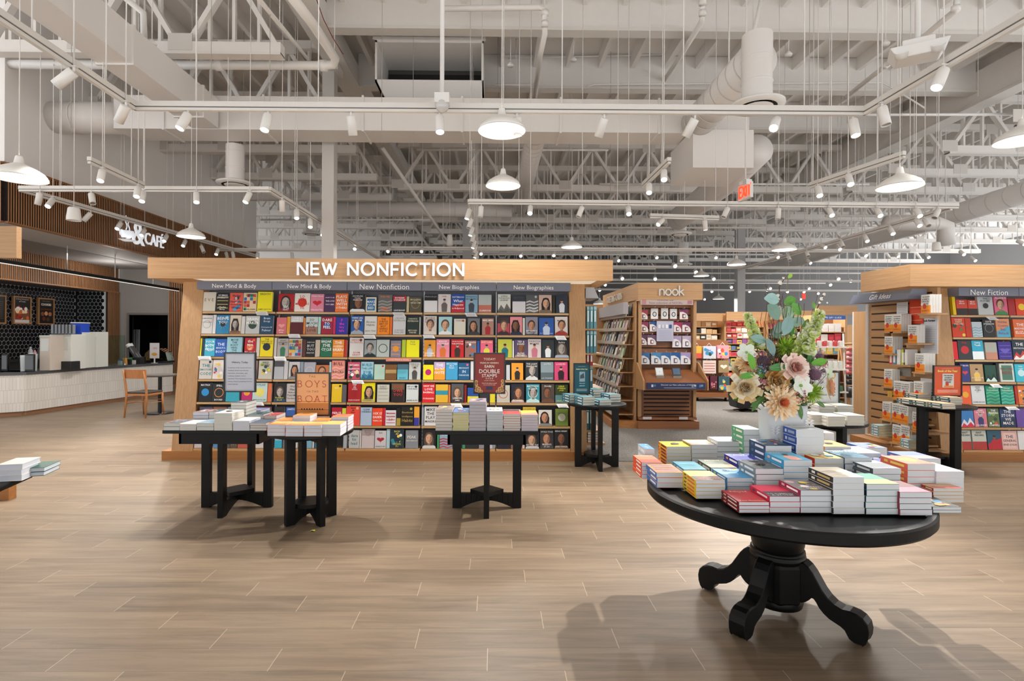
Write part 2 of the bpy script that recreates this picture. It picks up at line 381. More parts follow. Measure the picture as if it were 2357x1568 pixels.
for i, y in enumerate(ty):
    truss(XL if y < 19.6 else -20, -3.6, y, 6.25, DZ-.32, 'white timber roof truss over the cafe side, %s from the shop front' % ORD[i])
for i, y in enumerate([17.6, 20.0, 22.5, 25.0, 28.0, 31.0, 34.5, 38.0]):
    truss(-3.15, 11.25, y, 6.25, DZ-.32, 'white timber roof truss between the two long girders, %s from the shop front' % ORD[i])
for i, y in enumerate([12.0, 13.9, 15.8, 17.7, 19.6, 21.8, 24.2, 27.0, 30.0, 34.0]):
    truss(11.65, 27, y, 6.3, DZ-.32, 'white timber roof truss over the fiction side, %s from the shop front' % ORD[i])
# square column
b = B(); p = atY(759, 300, 11.6); b.box(p.x-.125, p.x+.125, 11.48, 11.73, 0, 7.25, mat('cfcac4', .5)); t = b.obj('square_column', label='white square steel column rising behind the nonfiction case to the girder', cat='column')
c = B(); c.box(p.x-.22, p.x+.22, 11.4, 11.8, 7.1, 7.24, TRUSSP); c.obj('cap_plate', t)
for i, (px, y, r) in enumerate([(1703, 24, .17), (600+475, 22, .17), (1713, 20.5, 0)]):
    if not r: continue
    q = atY(px, 600, y); b = B(); b.box(q.x-r, q.x+r, y-r, y+r, 0, 6.3, mat('b9b9bb', .6)); b.obj('square_column', label=['pale column deep in the shop beyond the white flower arrangement', 'pale column deep in the shop above the nonfiction header'][i], cat='column')
# ================================================================ ducts, pipes, vents
DUCT = mat('e2deda', .45); SPIR = mat('e2deda', .4)
def duct_box(name, label, x0, x1, y0, y1, z0, z1, seams='x', step=1.2):
    t = thing(name, label, 'duct', (x0, y0, z0)); b = B(); b.box(0, x1-x0, 0, y1-y0, 0, z1-z0, DUCT); b.obj('duct_body', t)
    a = step*.5; L = (x1-x0) if seams == 'x' else (y1-y0)
    while a < L:
        c = B()
        if seams == 'x': c.box(a-.02, a+.02, -.025, y1-y0+.025, -.025, z1-z0+.025, DUCT)
        else: c.box(-.025, x1-x0+.025, a-.02, a+.02, -.025, z1-z0+.025, DUCT)
        c.obj('flange', t); a += step
    return t
duct_box('rectangular_duct', 'long white rectangular duct crossing above the front light track', -7.3, 4.9, 10.45, 11.1, 5.46, 6.1, 'x', 1.9)
duct_box('rectangular_duct', 'white rectangular duct running away from the shop front above the cafe', -5.78, -5.28, 3.2, 10.4, 5.46, 6.0, 'y', 1.9)
duct_box('rectangular_duct', 'short white duct box with a tapered underside at the end of the long duct', *(lambda p: (p.x, p.x+1.15, 10.2, 11.5, 4.72, 5.44))(atY(1595, 380, 10.2)), 'y', 9)
def spiral(name, pts, r, label, step=.35, rings=True, n=20):
    t = thing(name, label, 'duct'); b = B(); b.tube(pts, r, SPIR, n=n); b.obj('duct_tube', t); pq = [Vector(p) for p in pts]; mid = pq[0]*.6+pq[-1]*.4 if len(pq) == 2 else pq[len(pq)//2]; k = B(); k.tube([mid, (mid.x, mid.y, DZ)], .01, METALW, n=5); k.obj('hanger_rod', t)
    if rings:
        c = B(); pts = [Vector(p) for p in pts]
        for a, d in zip(pts, pts[1:]):
            L = (d-a).length; k = step/2
            while k < L and L > .8:
                q = a+(d-a)*(k/L); e = (d-a).normalized()*.012; c.tube([q-e, q+e], r+.009, SPIR, n=n, caps=False); k += step
        if c.v: c.obj('seam_rings', t, kind='stuff')
    return t
def elbow(a, c, d, n=6):
    """points from a round the corner c to d"""
    a, c, d = Vector(a), Vector(c), Vector(d); return [a+(c-a)*0 if i < 0 else (1-i/n)**2*a+2*(i/n)*(1-i/n)*c+(i/n)**2*d for i in range(n+1)]
spiral('round_duct', [(XL, 10.7, 5.75), (-7.3, 10.7, 5.75)], .3, 'short white round duct entering the wall above the cafe', .9)
spiral('spiral_duct', [(3.85, 7.95, 5.62), (3.85, 10.4, 5.62)], .29, 'fat white spiral duct slanting down beside the round ceiling diffuser', .3)
spiral('spiral_duct', [(.9, 11.15, 6.05), (.9, 19.6, 6.15)], .24, 'white spiral duct running away beyond the two pendant lamps', .3)
q = atY(720, 483, 20)
spiral('round_duct', [(q.x, 19.9, 6.15), (.6, 19.9, 6.15)], .26, 'white round duct crossing behind the square column', 1.5)
spiral('round_duct', [atY(1742, 345, 11.2), atY(1690, 400, 12.6), atY(1560, 505, 16.5)], .33, 'white round duct dropping away behind the exit sign', 1.0)
spiral('round_duct', [atY(2400, 430, 12.5), atY(2140, 512, 16), atY(1960, 560, 19.5), atY(1720, 635, 28)], .27, 'long white spiral duct descending behind the bell pendant above the fiction case', .5)
spiral('round_duct', [atY(2040, 514, 14), atY(2150, 514, 14), atY(2176, 522, 14), atY(2178, 565, 14)], .2, 'white round duct elbow turning down above the fiction case', .5)
def diffuser(px, ptop, pbot, Y, r, rd, label):
    c = atY(px, pbot, Y); top = atY(px, ptop, Y).z
    t = thing('ceiling_diffuser', label, 'diffuser', c)
    b = B(); b.lathe([(r, 0), (r, top-c.z)], 24, SPIR); b.obj('drop_tube', t)
    z = .3
    k = B()
    while z < top-c.z-.1: k.lathe([(r+.001, z-.012), (r+.01, z), (r+.001, z+.012)], 24, SPIR); z += .33
    if k.v: k.obj('seam_rings', t, kind='stuff')
    b = B(); b.lathe([(r, .06), (rd, .0), (rd, -.03), (rd*.72, -.05)], 28, WHITE); b.obj('flared_rim', t)
    b = B(); b.lathe([(rd*.72, -.045), (rd*.55, .02), (rd*.1, .03)], 28, mat('3a3836', .6)); b.obj('dark_slot', t)
    b = B(); b.lathe([(rd*.58, -.05), (rd*.5, -.075), (.001, -.08)], 28, WHITE); b.obj('centre_plate', t)
diffuser(1742, 82, 240, 7.7, .205, .37, 'large round white ceiling diffuser hanging from a spiral drop')
diffuser(541, 335, 421, 11.3, .18, .36, 'round white diffuser on a drop tube over the cafe corner')
diffuser(717, 500, 537, 19.5, .2, .33, 'small round diffuser just behind the square column')
diffuser(1565, 480, 537, 17, .2, .36, 'round white diffuser above the e-reader kiosk')
diffuser(1572, 560, 608, 24, .24, .4, 'round white diffuser far beyond the e-reader kiosk')
# return air box
q = atY(868, 97, 10.9); e = atY(1108, 185, 10.9)
t = thing('return_air_box', 'open dark return air box hanging under the roof deck', 'vent', (q.x, 10.9, e.z)); w_, h_ = e.x-q.x, q.z-e.z
b = B(); b.box(-.04, 0, 0, 1.2, -.04, h_+.04, DUCT); b.box(w_, w_+.04, 0, 1.2, -.04, h_+.04, DUCT); b.box(-.04, w_+.04, 0, 1.2, h_, h_+.04, DUCT); b.box(-.04, w_+.04, 0, 1.2, -.04, 0, DUCT); b.box(0, w_, 1.15, 1.2, 0, h_, mat('4a4744', .8)); b.obj('casing', t)
b = B(); b.box(.05, w_-.02, 1.0, 1.02, h_*.42, h_*.78, mat('1c1a19', .9)); b.obj('dark_slot', t)
b = B(); b.hexa([(.25, .3, -.5), (w_+.03, .3, -.5), (w_+.03, 1.2, -.5), (.25, 1.2, -.5)], [(0, 0, -.04), (w_, 0, -.04), (w_, 1.2, -.04), (0, 1.2, -.04)], DUCT); b.obj('hopper', t)
b = B(); b.box(-.08, w_+.08, -.04, 0, h_+.04, h_+.1, METALW); b.obj('hanger_rail', t)
# pipes
def pipe(pts, r, label, coup=(), name='sprinkler_pipe', cat='pipe'):
    t = thing(name, label, cat); b = B(); b.tube(pts, r, METALW, n=10); b.obj('pipe_run', t)
    mid = Vector(pts[len(pts)//2])*.5+Vector(pts[len(pts)//2-1])*.5
    if mid.z < DZ-.35: k = B(); k.tube([mid, (mid.x, mid.y, DZ)], .008, METALW, n=5); k.obj('hanger_rod', t)
    for c, d in coup:
        c = Vector(c); d = Vector(d).normalized(); k = B(); k.tube([c-d*r*.8, c+d*r*.8], r*1.3, METALW, n=10); k.obj('coupling', t)
    return t
P = lambda x, y, Y: atY(x, y, Y)
pipe([P(-30, 148, 9.7), P(745, 151, 9.7), P(768, 148, 9.6), P(772, 135, 9.5), P(720, 55, 8.3), P(655, -30, 7.3)], .075, 'thick white sprinkler main bending at the column and running up to the shop front', [(P(505, 150, 9.7), (1,0,0)), (P(745, 151, 9.7), (1,0,0))])
pipe([P(1022, 20, 9.5), P(1240, 17, 9.5), P(1253, 22, 9.5), P(1254, 78, 9.6), P(1243, 130, 10.4), P(1230, 235, 12.8)], .05, 'thin white sprinkler pipe dropping over the cross beam right of the return air box', [(P(1254, 30, 9.5), (0,0,1)), (P(1254, 55, 9.5), (0,0,1)), (P(1236, 190, 12), (0,1,0))])
pipe([P(1617, -10, 9.3), P(1616, 48, 9.5), P(1560, 140, 11.6), P(1500, 226, 13.8)], .05, 'white sprinkler pipe slanting down to the big diffuser', [(P(1617, 5, 9.3), (0,0,1)), (P(1617, 30, 9.4), (0,0,1))])
pipe([P(2205, -10, 7.6), P(2200, 24, 7.6), P(2120, 90, 8.6), P(2040, 150, 9.6), P(1950, 222, 11)], .045, 'white sprinkler pipe slanting behind the emergency light', [(P(2200, 20, 7.6), (0,0,1)), (P(2040, 150, 9.6), (0,1,0))])
pipe([P(565, -40, 7.5), P(700, 125, 10.5), P(720, 150, 11)], .035, 'slim white conduit slanting down to the sprinkler main', name='conduit')
pipe([P(1760, -40, 9), P(1708, 200, 9.4)], .03, 'white conduit dropping beside the big diffuser', name='conduit')
pipe([P(270, -20, 8.5), P(330, 30, 8.5), P(332, 100, 8.8)], .05, 'white bent pipe high over the cafe duct', name='conduit')
pipe([P(1140, 195, 12), P(1235, 196, 12)], .025, 'short level conduit under the second cross beam', name='conduit')
pipe([P(1170, 134, 12.6), P(1700, 122, 12.6)], .02, 'thin level pipe across the joists past the return air box', name='conduit')
pipe([P(1350, 200, 12.4), P(1370, 194, 12.4), P(2030, 190, 12.4), P(2060, 206, 12.4), P(2130, 250, 12)], .018, 'long thin conduit under the second cross beam', name='conduit')
pipe([P(880, 340, 14.5), P(990, 500, 18), P(1060, 600, 24)], .05, 'white pipe running away along the column girder', name='conduit')
pipe([P(1830, 265, 12.2), P(2357, 263, 12.2)], .03, 'thin level pipe behind the corner of the front track', name='conduit')
for i, (x0, x1, y, Y) in enumerate([(960, 1400, 345, 16.0), (700, 960, 427, 18.0), (1380, 2000, 424, 17.2), (860, 1900, 652, 30), (700, 2100, 629, 24.5), (900, 1800, 586, 22), (600, 1000, 506, 19.5), (1900, 2357, 497, 15.5), (1400, 2300, 524, 19)]):
    pipe([P(x0, y, Y), P(x1, y, Y)], .035, 'level white pipe under the roof trusses, %s of the crossing pipes from the shop front' % ORD[i], name='crossing_pipe')
# red and black cable
t = thing('hanging_cable', 'thin dark red cable drooping along the girder above the sprinkler main', 'cable'); b = B(); b.tube([P(722, -20, 9.3), P(745, 45, 9.4), P(765, 85, 9.5), P(790, 125, 9.6)], .008, mat('7a2a22', .5), n=5); b.obj('cable_run', t)

q = atZ(720, 1223, .001); b = B(); b.add([(q.x-.02, q.y-.01, .002), (q.x+.0, q.y-.012, .012), (q.x+.018, q.y-.008, .002), (q.x+.012, q.y+.02, .006), (q.x-.012, q.y+.018, .004)], [(0, 1, 4), (1, 2, 3), (1, 3, 4)], mat('d8e838', .5)); b.obj('paper_scrap', label='tiny yellow-green scrap lying on the floor before the small round table', cat='litter')
# ================================================================ books
def colour_name(h):
    import colorsys
    r, g, b = [int(h[i:i+2], 16)/255 for i in (0, 2, 4)] if len(h) == 6 else [int(c*2, 16)/255 for c in h]
    hh, s, v = colorsys.rgb_to_hsv(r, g, b); hh *= 360
    if v < .22: return 'black'
    if s < .14: return 'white' if v > .82 else ('pale grey' if v > .66 else ('grey' if v > .38 else 'charcoal'))
    if s < .3 and v > .75: return {0: 'blush', 1: 'cream', 2: 'pale green', 3: 'pale blue', 4: 'lilac'}[0 if hh < 25 or hh > 330 else 1 if hh < 75 else 2 if hh < 165 else 3 if hh < 245 else 4]
    n = 'red' if hh < 14 or hh >= 345 else 'orange' if hh < 38 else 'yellow' if hh < 66 else 'green' if hh < 160 else 'teal' if hh < 192 else 'blue' if hh < 248 else 'purple' if hh < 290 else 'pink'
    if n == 'orange' and v < .62: n = 'brown'
    if n == 'yellow' and v < .7: n = 'olive'
    return ('dark ' if v < .45 and n not in ('brown', 'olive') else 'bright ' if s > .8 and v > .85 else '')+n
CM = lambda c: mat(c, .42, spec=.4)
MW = {'c': 'a disc', 'r': 'a ring', 'b': 'a base band', 't': 'a top band', 's': 'stripes', 'm': 'peaks', 'h': 'a heart', 'f': 'a portrait', 'g': 'a figure', 'p': 'colour blocks', 'w': 'waves', 'i': 'an inset panel', 'd': 'a small seal', 'l': 'a diagonal', 'k': 'scattered shapes', 'y': 'a burst', 'n': ''}
def art(b, w, h, y, bg, fg, motif, mc, text, rnd):
    """printed cover: flat shapes and lettering lying on the board"""
    e = [y]
    def Z(): e[0] -= .00035; return e[0]
    def rect(x0, x1, z0, z1, c): q = Z(); b.quad((x0*w, q, z0*h), (x1*w, q, z0*h), (x1*w, q, z1*h), (x0*w, q, z1*h), CM(c))
    def poly(pts, c): q = Z(); b.add([(p[0]*w, q, p[1]*h) for p in pts], [tuple(range(len(pts)))], CM(c))
    def disc(x, z, r, c, rz=None): b.disc((x*w, Z(), z*h), r*w, (rz or r)*w, CM(c), 16)
    skin = rnd.choice(['c98f6c', 'd8a888', '8a5a3e', 'b9b0a8'])
    for k in motif:
        if k == 'c': disc(0, .5, .3, mc)
        elif k == 'r': disc(0, .5, .36, mc); disc(0, .5, .31, bg)
        elif k == 'b': rect(-.5, .5, 0, .42, mc)
        elif k == 't': rect(-.5, .5, .66, 1, mc)
        elif k == 's':
            for i in range(4): rect(-.42, .42, .16+i*.2, .2+i*.2, mc)
        elif k == 'm': poly([(-.5, .1), (-.25, .42), (0, .2), (.2, .5), (.5, .18), (.5, 0), (-.5, 0)], mc); poly([(-.5, 0), (-.3, .22), (-.05, .08), (.25, .28), (.5, .06), (.5, 0)], fg if fg != 'ffffff' else 'e8e8e8')
        elif k == 'h': poly([(0, .26)]+[(.34*math.sin(t)**3, .5+.022*(13*math.cos(t)-5*math.cos(2*t)-2*math.cos(3*t)-math.cos(4*t))*w/h*.66) for t in [PI+PI*2*i/18 for i in range(1, 18)]], mc)
        elif k == 'f':
            hair = rnd.choice(['2a201c', '4a3222', '15151a', '5a4a3c']); q_ = rnd.uniform(-.06, .06); lg = rnd.random() < .4; dk = ''.join('%02x' % int(int(skin[i:i+2], 16)*.72) for i in (0, 2, 4))
            poly([(-.5, 0), (-.46, .12), (-.14, .24), (.14, .24), (.46, .12), (.5, 0)], mc)
            if lg: poly([(-.33+q_, .16), (-.36+q_, .5), (-.2+q_, .82), (.2+q_, .82), (.36+q_, .5), (.33+q_, .16)], hair)
            rect(-.1+q_, .1+q_, .18, .36, dk); disc(q_, .58, .31, hair, .38); disc(q_, .51, .235, skin, .34)
            poly([(q_+.02, .29), (q_+.14, .34), (q_+.225, .46), (q_+.21, .6), (q_+.12, .68), (q_+.08, .5)], dk)
            rect(-.15+q_, -.05+q_, .545, .557, '2a2220'); rect(.05+q_, .15+q_, .545, .557, '2a2220'); rect(-.02+q_, .03+q_, .44, .452, dk); rect(-.07+q_, .08+q_, .385, .395, '6a2a28')
        elif k == 'g': poly([(-.2, .02), (-.24, .42), (-.1, .54), (.1, .54), (.24, .42), (.2, .02)], mc); disc(0, .64, .1, skin, .14); disc(0, .7, .11, '3a2a22', .08)
        elif k == 'p':
            for i in range(4):
                for j in range(5):
                    if rnd.random() < .6: rect(-.46+i*.23, -.25+i*.23, .05+j*.18, .21+j*.18, rnd.choice([mc, 'd8602c', '2a70b0', 'e8c040', 'b02848', '2a9a80']))
        elif k == 'w':
            for i in range(4): poly([(-.5, .1+i*.17), (-.2, .17+i*.17), (.15, .09+i*.17), (.5, .18+i*.17), (.5, .1+i*.17), (.15, .02+i*.17), (-.2, .09+i*.17), (-.5, .02+i*.17)], mc)
        elif k == 'i': rect(-.38, .38, .1, .9, mc)
        elif k == 'd': disc(.3, .88, .1, mc)
        elif k == 'l': poly([(-.5, 0), (.5, 0), (.5, .62), (-.5, .3)], mc)
        elif k == 'k':
            for i in range(9): disc(rnd.uniform(-.34, .34), rnd.uniform(.1, .8), rnd.uniform(.05, .16), rnd.choice([mc, mc, 'd8583a', '3a90c0', 'f0d050', 'ffffff', '2a4a3a']))
        elif k == 'y':
            for i in range(10):
                a = 2*PI*i/10; poly([(.1*math.cos(a-.12), .5+.07*math.sin(a-.12)), (.42*math.cos(a), .5+.3*math.sin(a)), (.1*math.cos(a+.12), .5+.07*math.sin(a+.12))], mc)
            disc(0, .5, .18, '2a2a30')
    if text:
        m = CM(fg); q = Z()-.0004
        def block(t, z1, z0, big=.21):
            ls = t.split('/'); n = len(ls); lh = min((z1-z0)/n, big); top = z1 if z1 > .9 else (z0+z1)/2+n*lh/2
            if z0 < .1 and z1 < .5: top = z0+n*lh
            for i, s in enumerate(ls):
                if s: b.text(s.replace('_', ' '), 0, (top-(i+.5)*lh)*h, w*.88, lh*h*.74, m, y=q, bold=.01, res=1)
        if '|' in text:
            a, c = text.split('|'); 
            if a: block(a, .95, .62, .13)
            if c: block(c, .34, .05, .12)
        else: block(text, .93 if len(text.split('/')) > 3 or motif not in 'nidl' else .85, .12 if len(text.split('/')) > 2 else .35)
NBOOK = [0]
def book_meshes(w, h, t, bg, fg='ffffff', motif='n', mc='ffffff', text='', seed=0, spine=None):
    """(cover, page block) builders of an upright book facing -y, standing on z = 0, centred on x, front at y = 0"""
    rnd = random.Random(seed); b = B(); m = CM(bg)
    b.box(-w/2, w/2, 0, .002, 0, h, m); b.box(-w/2, w/2, t-.002, t, 0, h, m); b.box(-w/2, -w/2+.002, .002, t-.002, 0, h, CM(spine or bg))
    art(b, w, h, -.0002, bg, fg, motif, mc, text, rnd)
    p = B(); p.box(-w/2+.002, w/2-.003, .002, t-.002, .003, h-.003, PAGE)
    return b, p
def put_book(loc, w, h, t, bg, fg, motif, mc, text, label, group, tilt=.12, rz=0, seed=None, spine=None, name='book'):
    NBOOK[0] += 1
    b, p = book_meshes(w, h, t, bg, fg, motif, mc, text, NBOOK[0] if seed is None else seed, spine)
    o = b.obj(name, label=label, cat='book', group=group); o.location = loc; o.rotation_euler = (-tilt, 0, rz)
    p.obj('page_block', parent=o)
    return o
ZS = [1.817, 1.535, 1.252, .973, .695, .412, .138]
def yfront(z): return 6.655+(z-.136)/(1.817-.136)*.195
# ---- data: level | x0 x1 height bg fg motif mc text (crop units)
NF = {}
NF[0] = '''0|155 355 290 d9d2c4 8a7a40 n - |E_V_E
0|360 560 275 15161a f0f0f0 s c8b868 HUMAN/DIVERSITY|Charles/Murray
0|565 765 280 e8604a 2b1f60 k 30b0e0 Vaclav/Smil/How the/World Really/Works
0|770 975 282 e6cfa8 111111 p b03058 LISTEN|MICHEL FABER
0|985 1210 300 f7ea00 555540 n - BREATH||JAMES NESTOR
1|135 310 280 cbcbc8 4a4a4a r a0a0a0 A BRIEF HISTORY/OF INTELLIGENCE
1|312 362 285 d9d8de 8888a0 n - -
1|365 565 280 2a86b8 ffffff yd a8dcf0 BEING/YOU
1|570 740 280 ddd0bc 555555 f a06a4a |EXPERIENCE
1|742 800 265 d8d8d8 b05050 n - -
1|805 1020 270 c8cccc ffffff c 2a4a3a BRAIN/MAKER
1|1030 1225 280 1d4a6a d8e4f0 n - Brain/Energy//Christopher M./Palmer
2|105 148 270 e6e020 333333 n - -
2|150 188 265 223a50 88b0d0 n - -
2|190 350 268 3fb0d0 ffffff r d8f0f4 YOUR/BODY/HEALS
2|352 520 262 1f5fb8 e8f0ff n - THE/MINDFUL/BODY
2|522 755 290 9accdc 1e3a48 n - MOVE/THE/BODY/HEAL/THE/MIND
2|790 965 280 b82030 ffffff cd e87830 the/Myth/of/Normal
2|970 1022 285 d8d4cc 555555 n - -
2|1027 1225 292 f2dc10 2a2a2a c 1c2a3a THE/NATURE OF/THE BEAST|
3|110 308 290 cfcac4 2a8a9a d 1a2a3a THE/EMOTION/CODE
3|312 478 290 e8e0dc 4a4a90 k d03070 -
3|500 720 280 b8c8d8 333355 n - THE/HISTORY
3|740 980 280 e0a0a0 802020 i d04050 -
3|1005 1215 282 c8c4b8 333333 k a8c040 WILD/HONEY|
4|105 300 282 14161c e0e0e8 c 2a90d0 MATRIX||
4|310 510 272 20262c ffffff r e09040 SPELL||BOUND
4|515 730 270 30a8c0 ffffff n - -
4|750 912 275 c02070 f0d040 c f0a030 -
4|915 1140 285 c4d8d8 2a8a90 c e8e070 OUTLIVE||PETER ATTIA, MD
4|1145 1205 280 e07040 ffffff n - -
5|110 300 270 4a4a60 ffffff n - -
5|320 520 270 c8a890 333333 t 8a5a3a -
5|540 760 270 808890 ffffff n - -
5|780 930 270 b8b0c0 333333 n - -
5|950 1190 275 2a6a60 ffffff t 7a3040 -
6|45 185 245 c8c0c4 333355 r 9a9aa8 -
6|330 500 220 b0d0e8 2a4a80 mb 5a8ac0 -
6|510 585 235 505058 ffffff n - -
6|590 690 235 7a6a5a ffffff f 5a4a3a -
6|700 850 230 c05848 ffffff n - Wild|
6|870 945 230 c8c0c0 333333 n - -
6|950 1110 240 d8d2d0 c03030 h d04040 -'''
NF[1] = '''0|1300 1540 270 b81820 ffffff f 8a1018 |ATLAS/OF THE/HEART
0|1545 1780 280 efe6dc c02818 c d83020 LO/THIS/MATTERS/VE
0|1785 1990 270 e08aa0 ffffff h d02030 I Didn't Know|I Needed This
0|2000 2158 262 4a2a58 ffffff n - HOW TO BE/THE LOVE/YOU SEEK/-
0|2160 2350 280 f07828 ffffff n - PLAYS/WELL/WITH/OTHERS
1|1275 1428 250 d87078 ffffff h e8a0a0 |All for/Love
1|1430 1482 262 e0a030 2a80a0 n - -
1|1485 1678 270 5a1820 ffffff t c8cccc LOVE &/RESPECT|
1|1680 1712 245 e08028 c02860 n - -
1|1715 1900 262 c8d4d4 222a30 b a87868 SO/MUCH/FOR/LOVE
1|1902 1946 262 a8d8d0 333333 n - -
1|1950 2128 262 a01838 ffffff c 3060a8 DARE/TO/FEEL
1|2130 2168 262 d02860 333333 n - -
1|2170 2350 256 3030a0 e838d0 n - F/the/fairy/tale
2|1240 1280 285 d0c8c0 333333 n - -
2|1285 1458 272 b5b0ad 666666 g 3a7a5a WHAT/HAPPENED/TO YOU?|
2|1460 1662 270 cac6c4 555555 p e8b840 IT DIDN'T/START/WITH YOU
2|1665 1720 262 5a3028 d0a090 n - -
2|1725 1858 262 18181a dddddd n - EVERYONE/BUT/YOU/KNOWS
2|1860 1935 255 c8b8a8 903020 n - -
2|1940 2118 280 1a6a4a ffffff r 70a888 BREAK/THE/CYCLE
2|2120 2298 262 f09028 ffffff sc f8b060 THE/AWAKENED/BRAIN
2|2300 2342 258 c03020 ffffff n - -
3|1240 1388 285 b4b8c0 555566 t 4a4a50 -
3|1390 1452 278 c8c8cc 444444 n - -
3|1460 1630 262 cacacc 6a4a3a f 8a8a8a -
3|1632 1685 262 8a98a8 333333 n - -
3|1690 1865 258 a8a8b4 ffffff r c8c8d0 -
3|1870 2070 215 c07040 ffffff f 8a4a28 -
3|2072 2105 262 a8c8d0 333333 n - -
3|2110 2305 285 e89080 3a2a2a w f0b0a0 BULL/-/ROCKS
4|1235 1425 282 201c1c e8e020 f 2a4a6a |Dad, How/Do I?
4|1430 1600 275 c2bebc 555555 d b04050 Why/Has/Nobody/Told Me/This Before?
4|1620 1800 270 a0a0a8 333333 n - -
4|1820 2090 270 d8c8b8 333333 n - -
4|2110 2268 272 f0c820 ffffff d 222222 -/lighter/-|
4|2270 2330 262 606068 ffffff n - -
5|1240 1400 275 2a2420 e0c0a0 cf b0a090 -
5|1420 1600 270 3060b0 ffffff b c03030 SWITCH|
5|1620 1800 270 909098 333333 n - -
5|1820 2080 270 b89080 333333 n - -
5|2110 2265 268 b81030 ffffff n - FIERCE/SELF/CARE
5|2268 2330 258 d8d840 333333 n - -
6|1255 1368 250 30b0d0 ffffff n - YOU/HAPPIER/-
6|1380 1500 240 707078 ffffff n - -
6|1510 1600 235 d0d0cc 333333 r 909090 -
6|1690 1822 240 7ab0c8 ffffff n - THE/BLUE|
6|1825 1855 240 d0ccc4 333333 n - -
6|1862 1992 240 204060 ffffff l 2a6a8a -
6|2070 2095 240 e0c020 333333 n - -
6|2100 2140 240 3a2a20 ffffff n - -
6|2290 2345 250 a8b0b8 333333 n - -'''
NF[2] = '''0|90 325 270 1c2228 e8e8e8 f e8e8e8 DISCIPLINE/EQUALS/FREEDOM|JOCKO WILLINK
0|330 490 225 dcd8c0 e8f0f0 i 2070a8 MAKE/YOUR/BED
0|515 730 265 6a6a68 f08030 w 9a9a98 ENDURE||CAMERON/HANES
0|740 942 245 30383c ffffff t b82838 EXTREME/OWNERSHIP||LEADERSHIP
0|945 985 240 c8b890 333333 n - -
0|990 1170 232 58523c d8d0b0 r 8a8468 MODERN/WISDOM
1|105 298 280 1a58a8 ffffff f a8b0b8 THINK LIKE/A MONK|
1|310 500 275 dddcd8 555555 n - -/Atomic/Habits/-/James Clear
1|505 690 268 f88c10 222222 n - THE/SUBTLE/ART OF/NOT/GIVING/A F*CK
1|692 732 265 f07010 333333 n - -
1|740 935 280 d8d8da 808080 n - JORDAN B./PETERSON|12 RULES/FOR LIFE
1|950 1135 270 283430 e0dcc0 i 20302c JORDAN B./PETERSON|BEYOND/ORDER
1|1137 1160 265 b0b8b0 333333 n - -
2|85 300 290 dcdad8 c05040 d 222222 HIDDEN/POTENTIAL||ADAM/GRANT
2|310 490 255 9aa4a8 ffffff f 16262c -
2|495 690 262 b8c4c0 222222 r 222222 -
2|705 865 250 8a8698 ffffff sc f0a030 -
2|875 940 262 b8cc30 333333 n - -
2|945 1140 262 f6f210 8a8a50 n - Fuck/Feelings|
3|60 250 262 c8506a ffffff k 4a3a60 UNTAMED/GLENNON/DOYLE
3|258 450 266 a0d0e0 2a6a8a m 4a9ac0 BUILD/THE LIFE/YOU/WANT
3|460 625 230 b4d4c4 8aa090 d c03040 -
3|630 800 226 c8a868 ffffff tb 7a5228 -
3|810 975 232 68c0d8 1a4a5a t 4a7080 |FRIGHT
3|985 1160 262 c8ccc8 7a7a78 g 4a4a4a THE RULE/OF THE/WILD|
4|65 265 288 b82028 ffffff n - LIVES/OF/THE/STOICS|RYAN HOLIDAY
4|272 475 292 f8e810 7a7040 f c8b870 |Discipline/Is Destiny
4|505 690 265 d0d0c4 808080 s b0b0a4 DAILY/STOIC|
4|720 920 285 2a2020 d04030 t 6a5a40 YOU/OWE/YOU
4|945 1130 268 d8e0e0 222222 d 222222 GET OUT OF/YOUR HEAD||JENNIE ALLEN
5|40 250 292 e84a38 401010 d e8b080 Same/as/Ever||
5|255 430 270 b0c4dc 1a3050 n - CLEAR/THINKING|
5|435 592 260 f04818 ffffff n - 10X IS/EASIER/THAN 2X
5|594 632 262 d01830 ffffff n - -
5|634 795 228 e0e0e8 c03030 s c04040 EMOTIONAL/INTELLIGENCE/2.0
5|800 865 262 16140f b09040 b b0983a -
5|870 1060 285 1a1814 b89848 d b0a040 Emotional/Intelligence/Habits
5|1065 1145 285 f0a830 2a2a80 b 3a3a9a -
6|85 245 270 c0c0c0 1a7a80 n - dare/to/lead
6|247 272 265 d8d4d0 333333 n - -
6|275 470 285 ccc0c0 6a5a5a t b0a0a0 GROWING/THE WAY/TO THE/TOP|
6|475 648 262 d2ced2 333333 h b02838 Quit|ANNIE DUKE
6|650 705 285 b0d0d8 2a5a6a n - -
6|710 910 285 1a3040 e8d860 k 3a8a9a RICH/AF||VIVIAN/TU
6|938 1130 270 888c94 e8e4d8 n - -/PEAK/PERFORMANCE/-'''
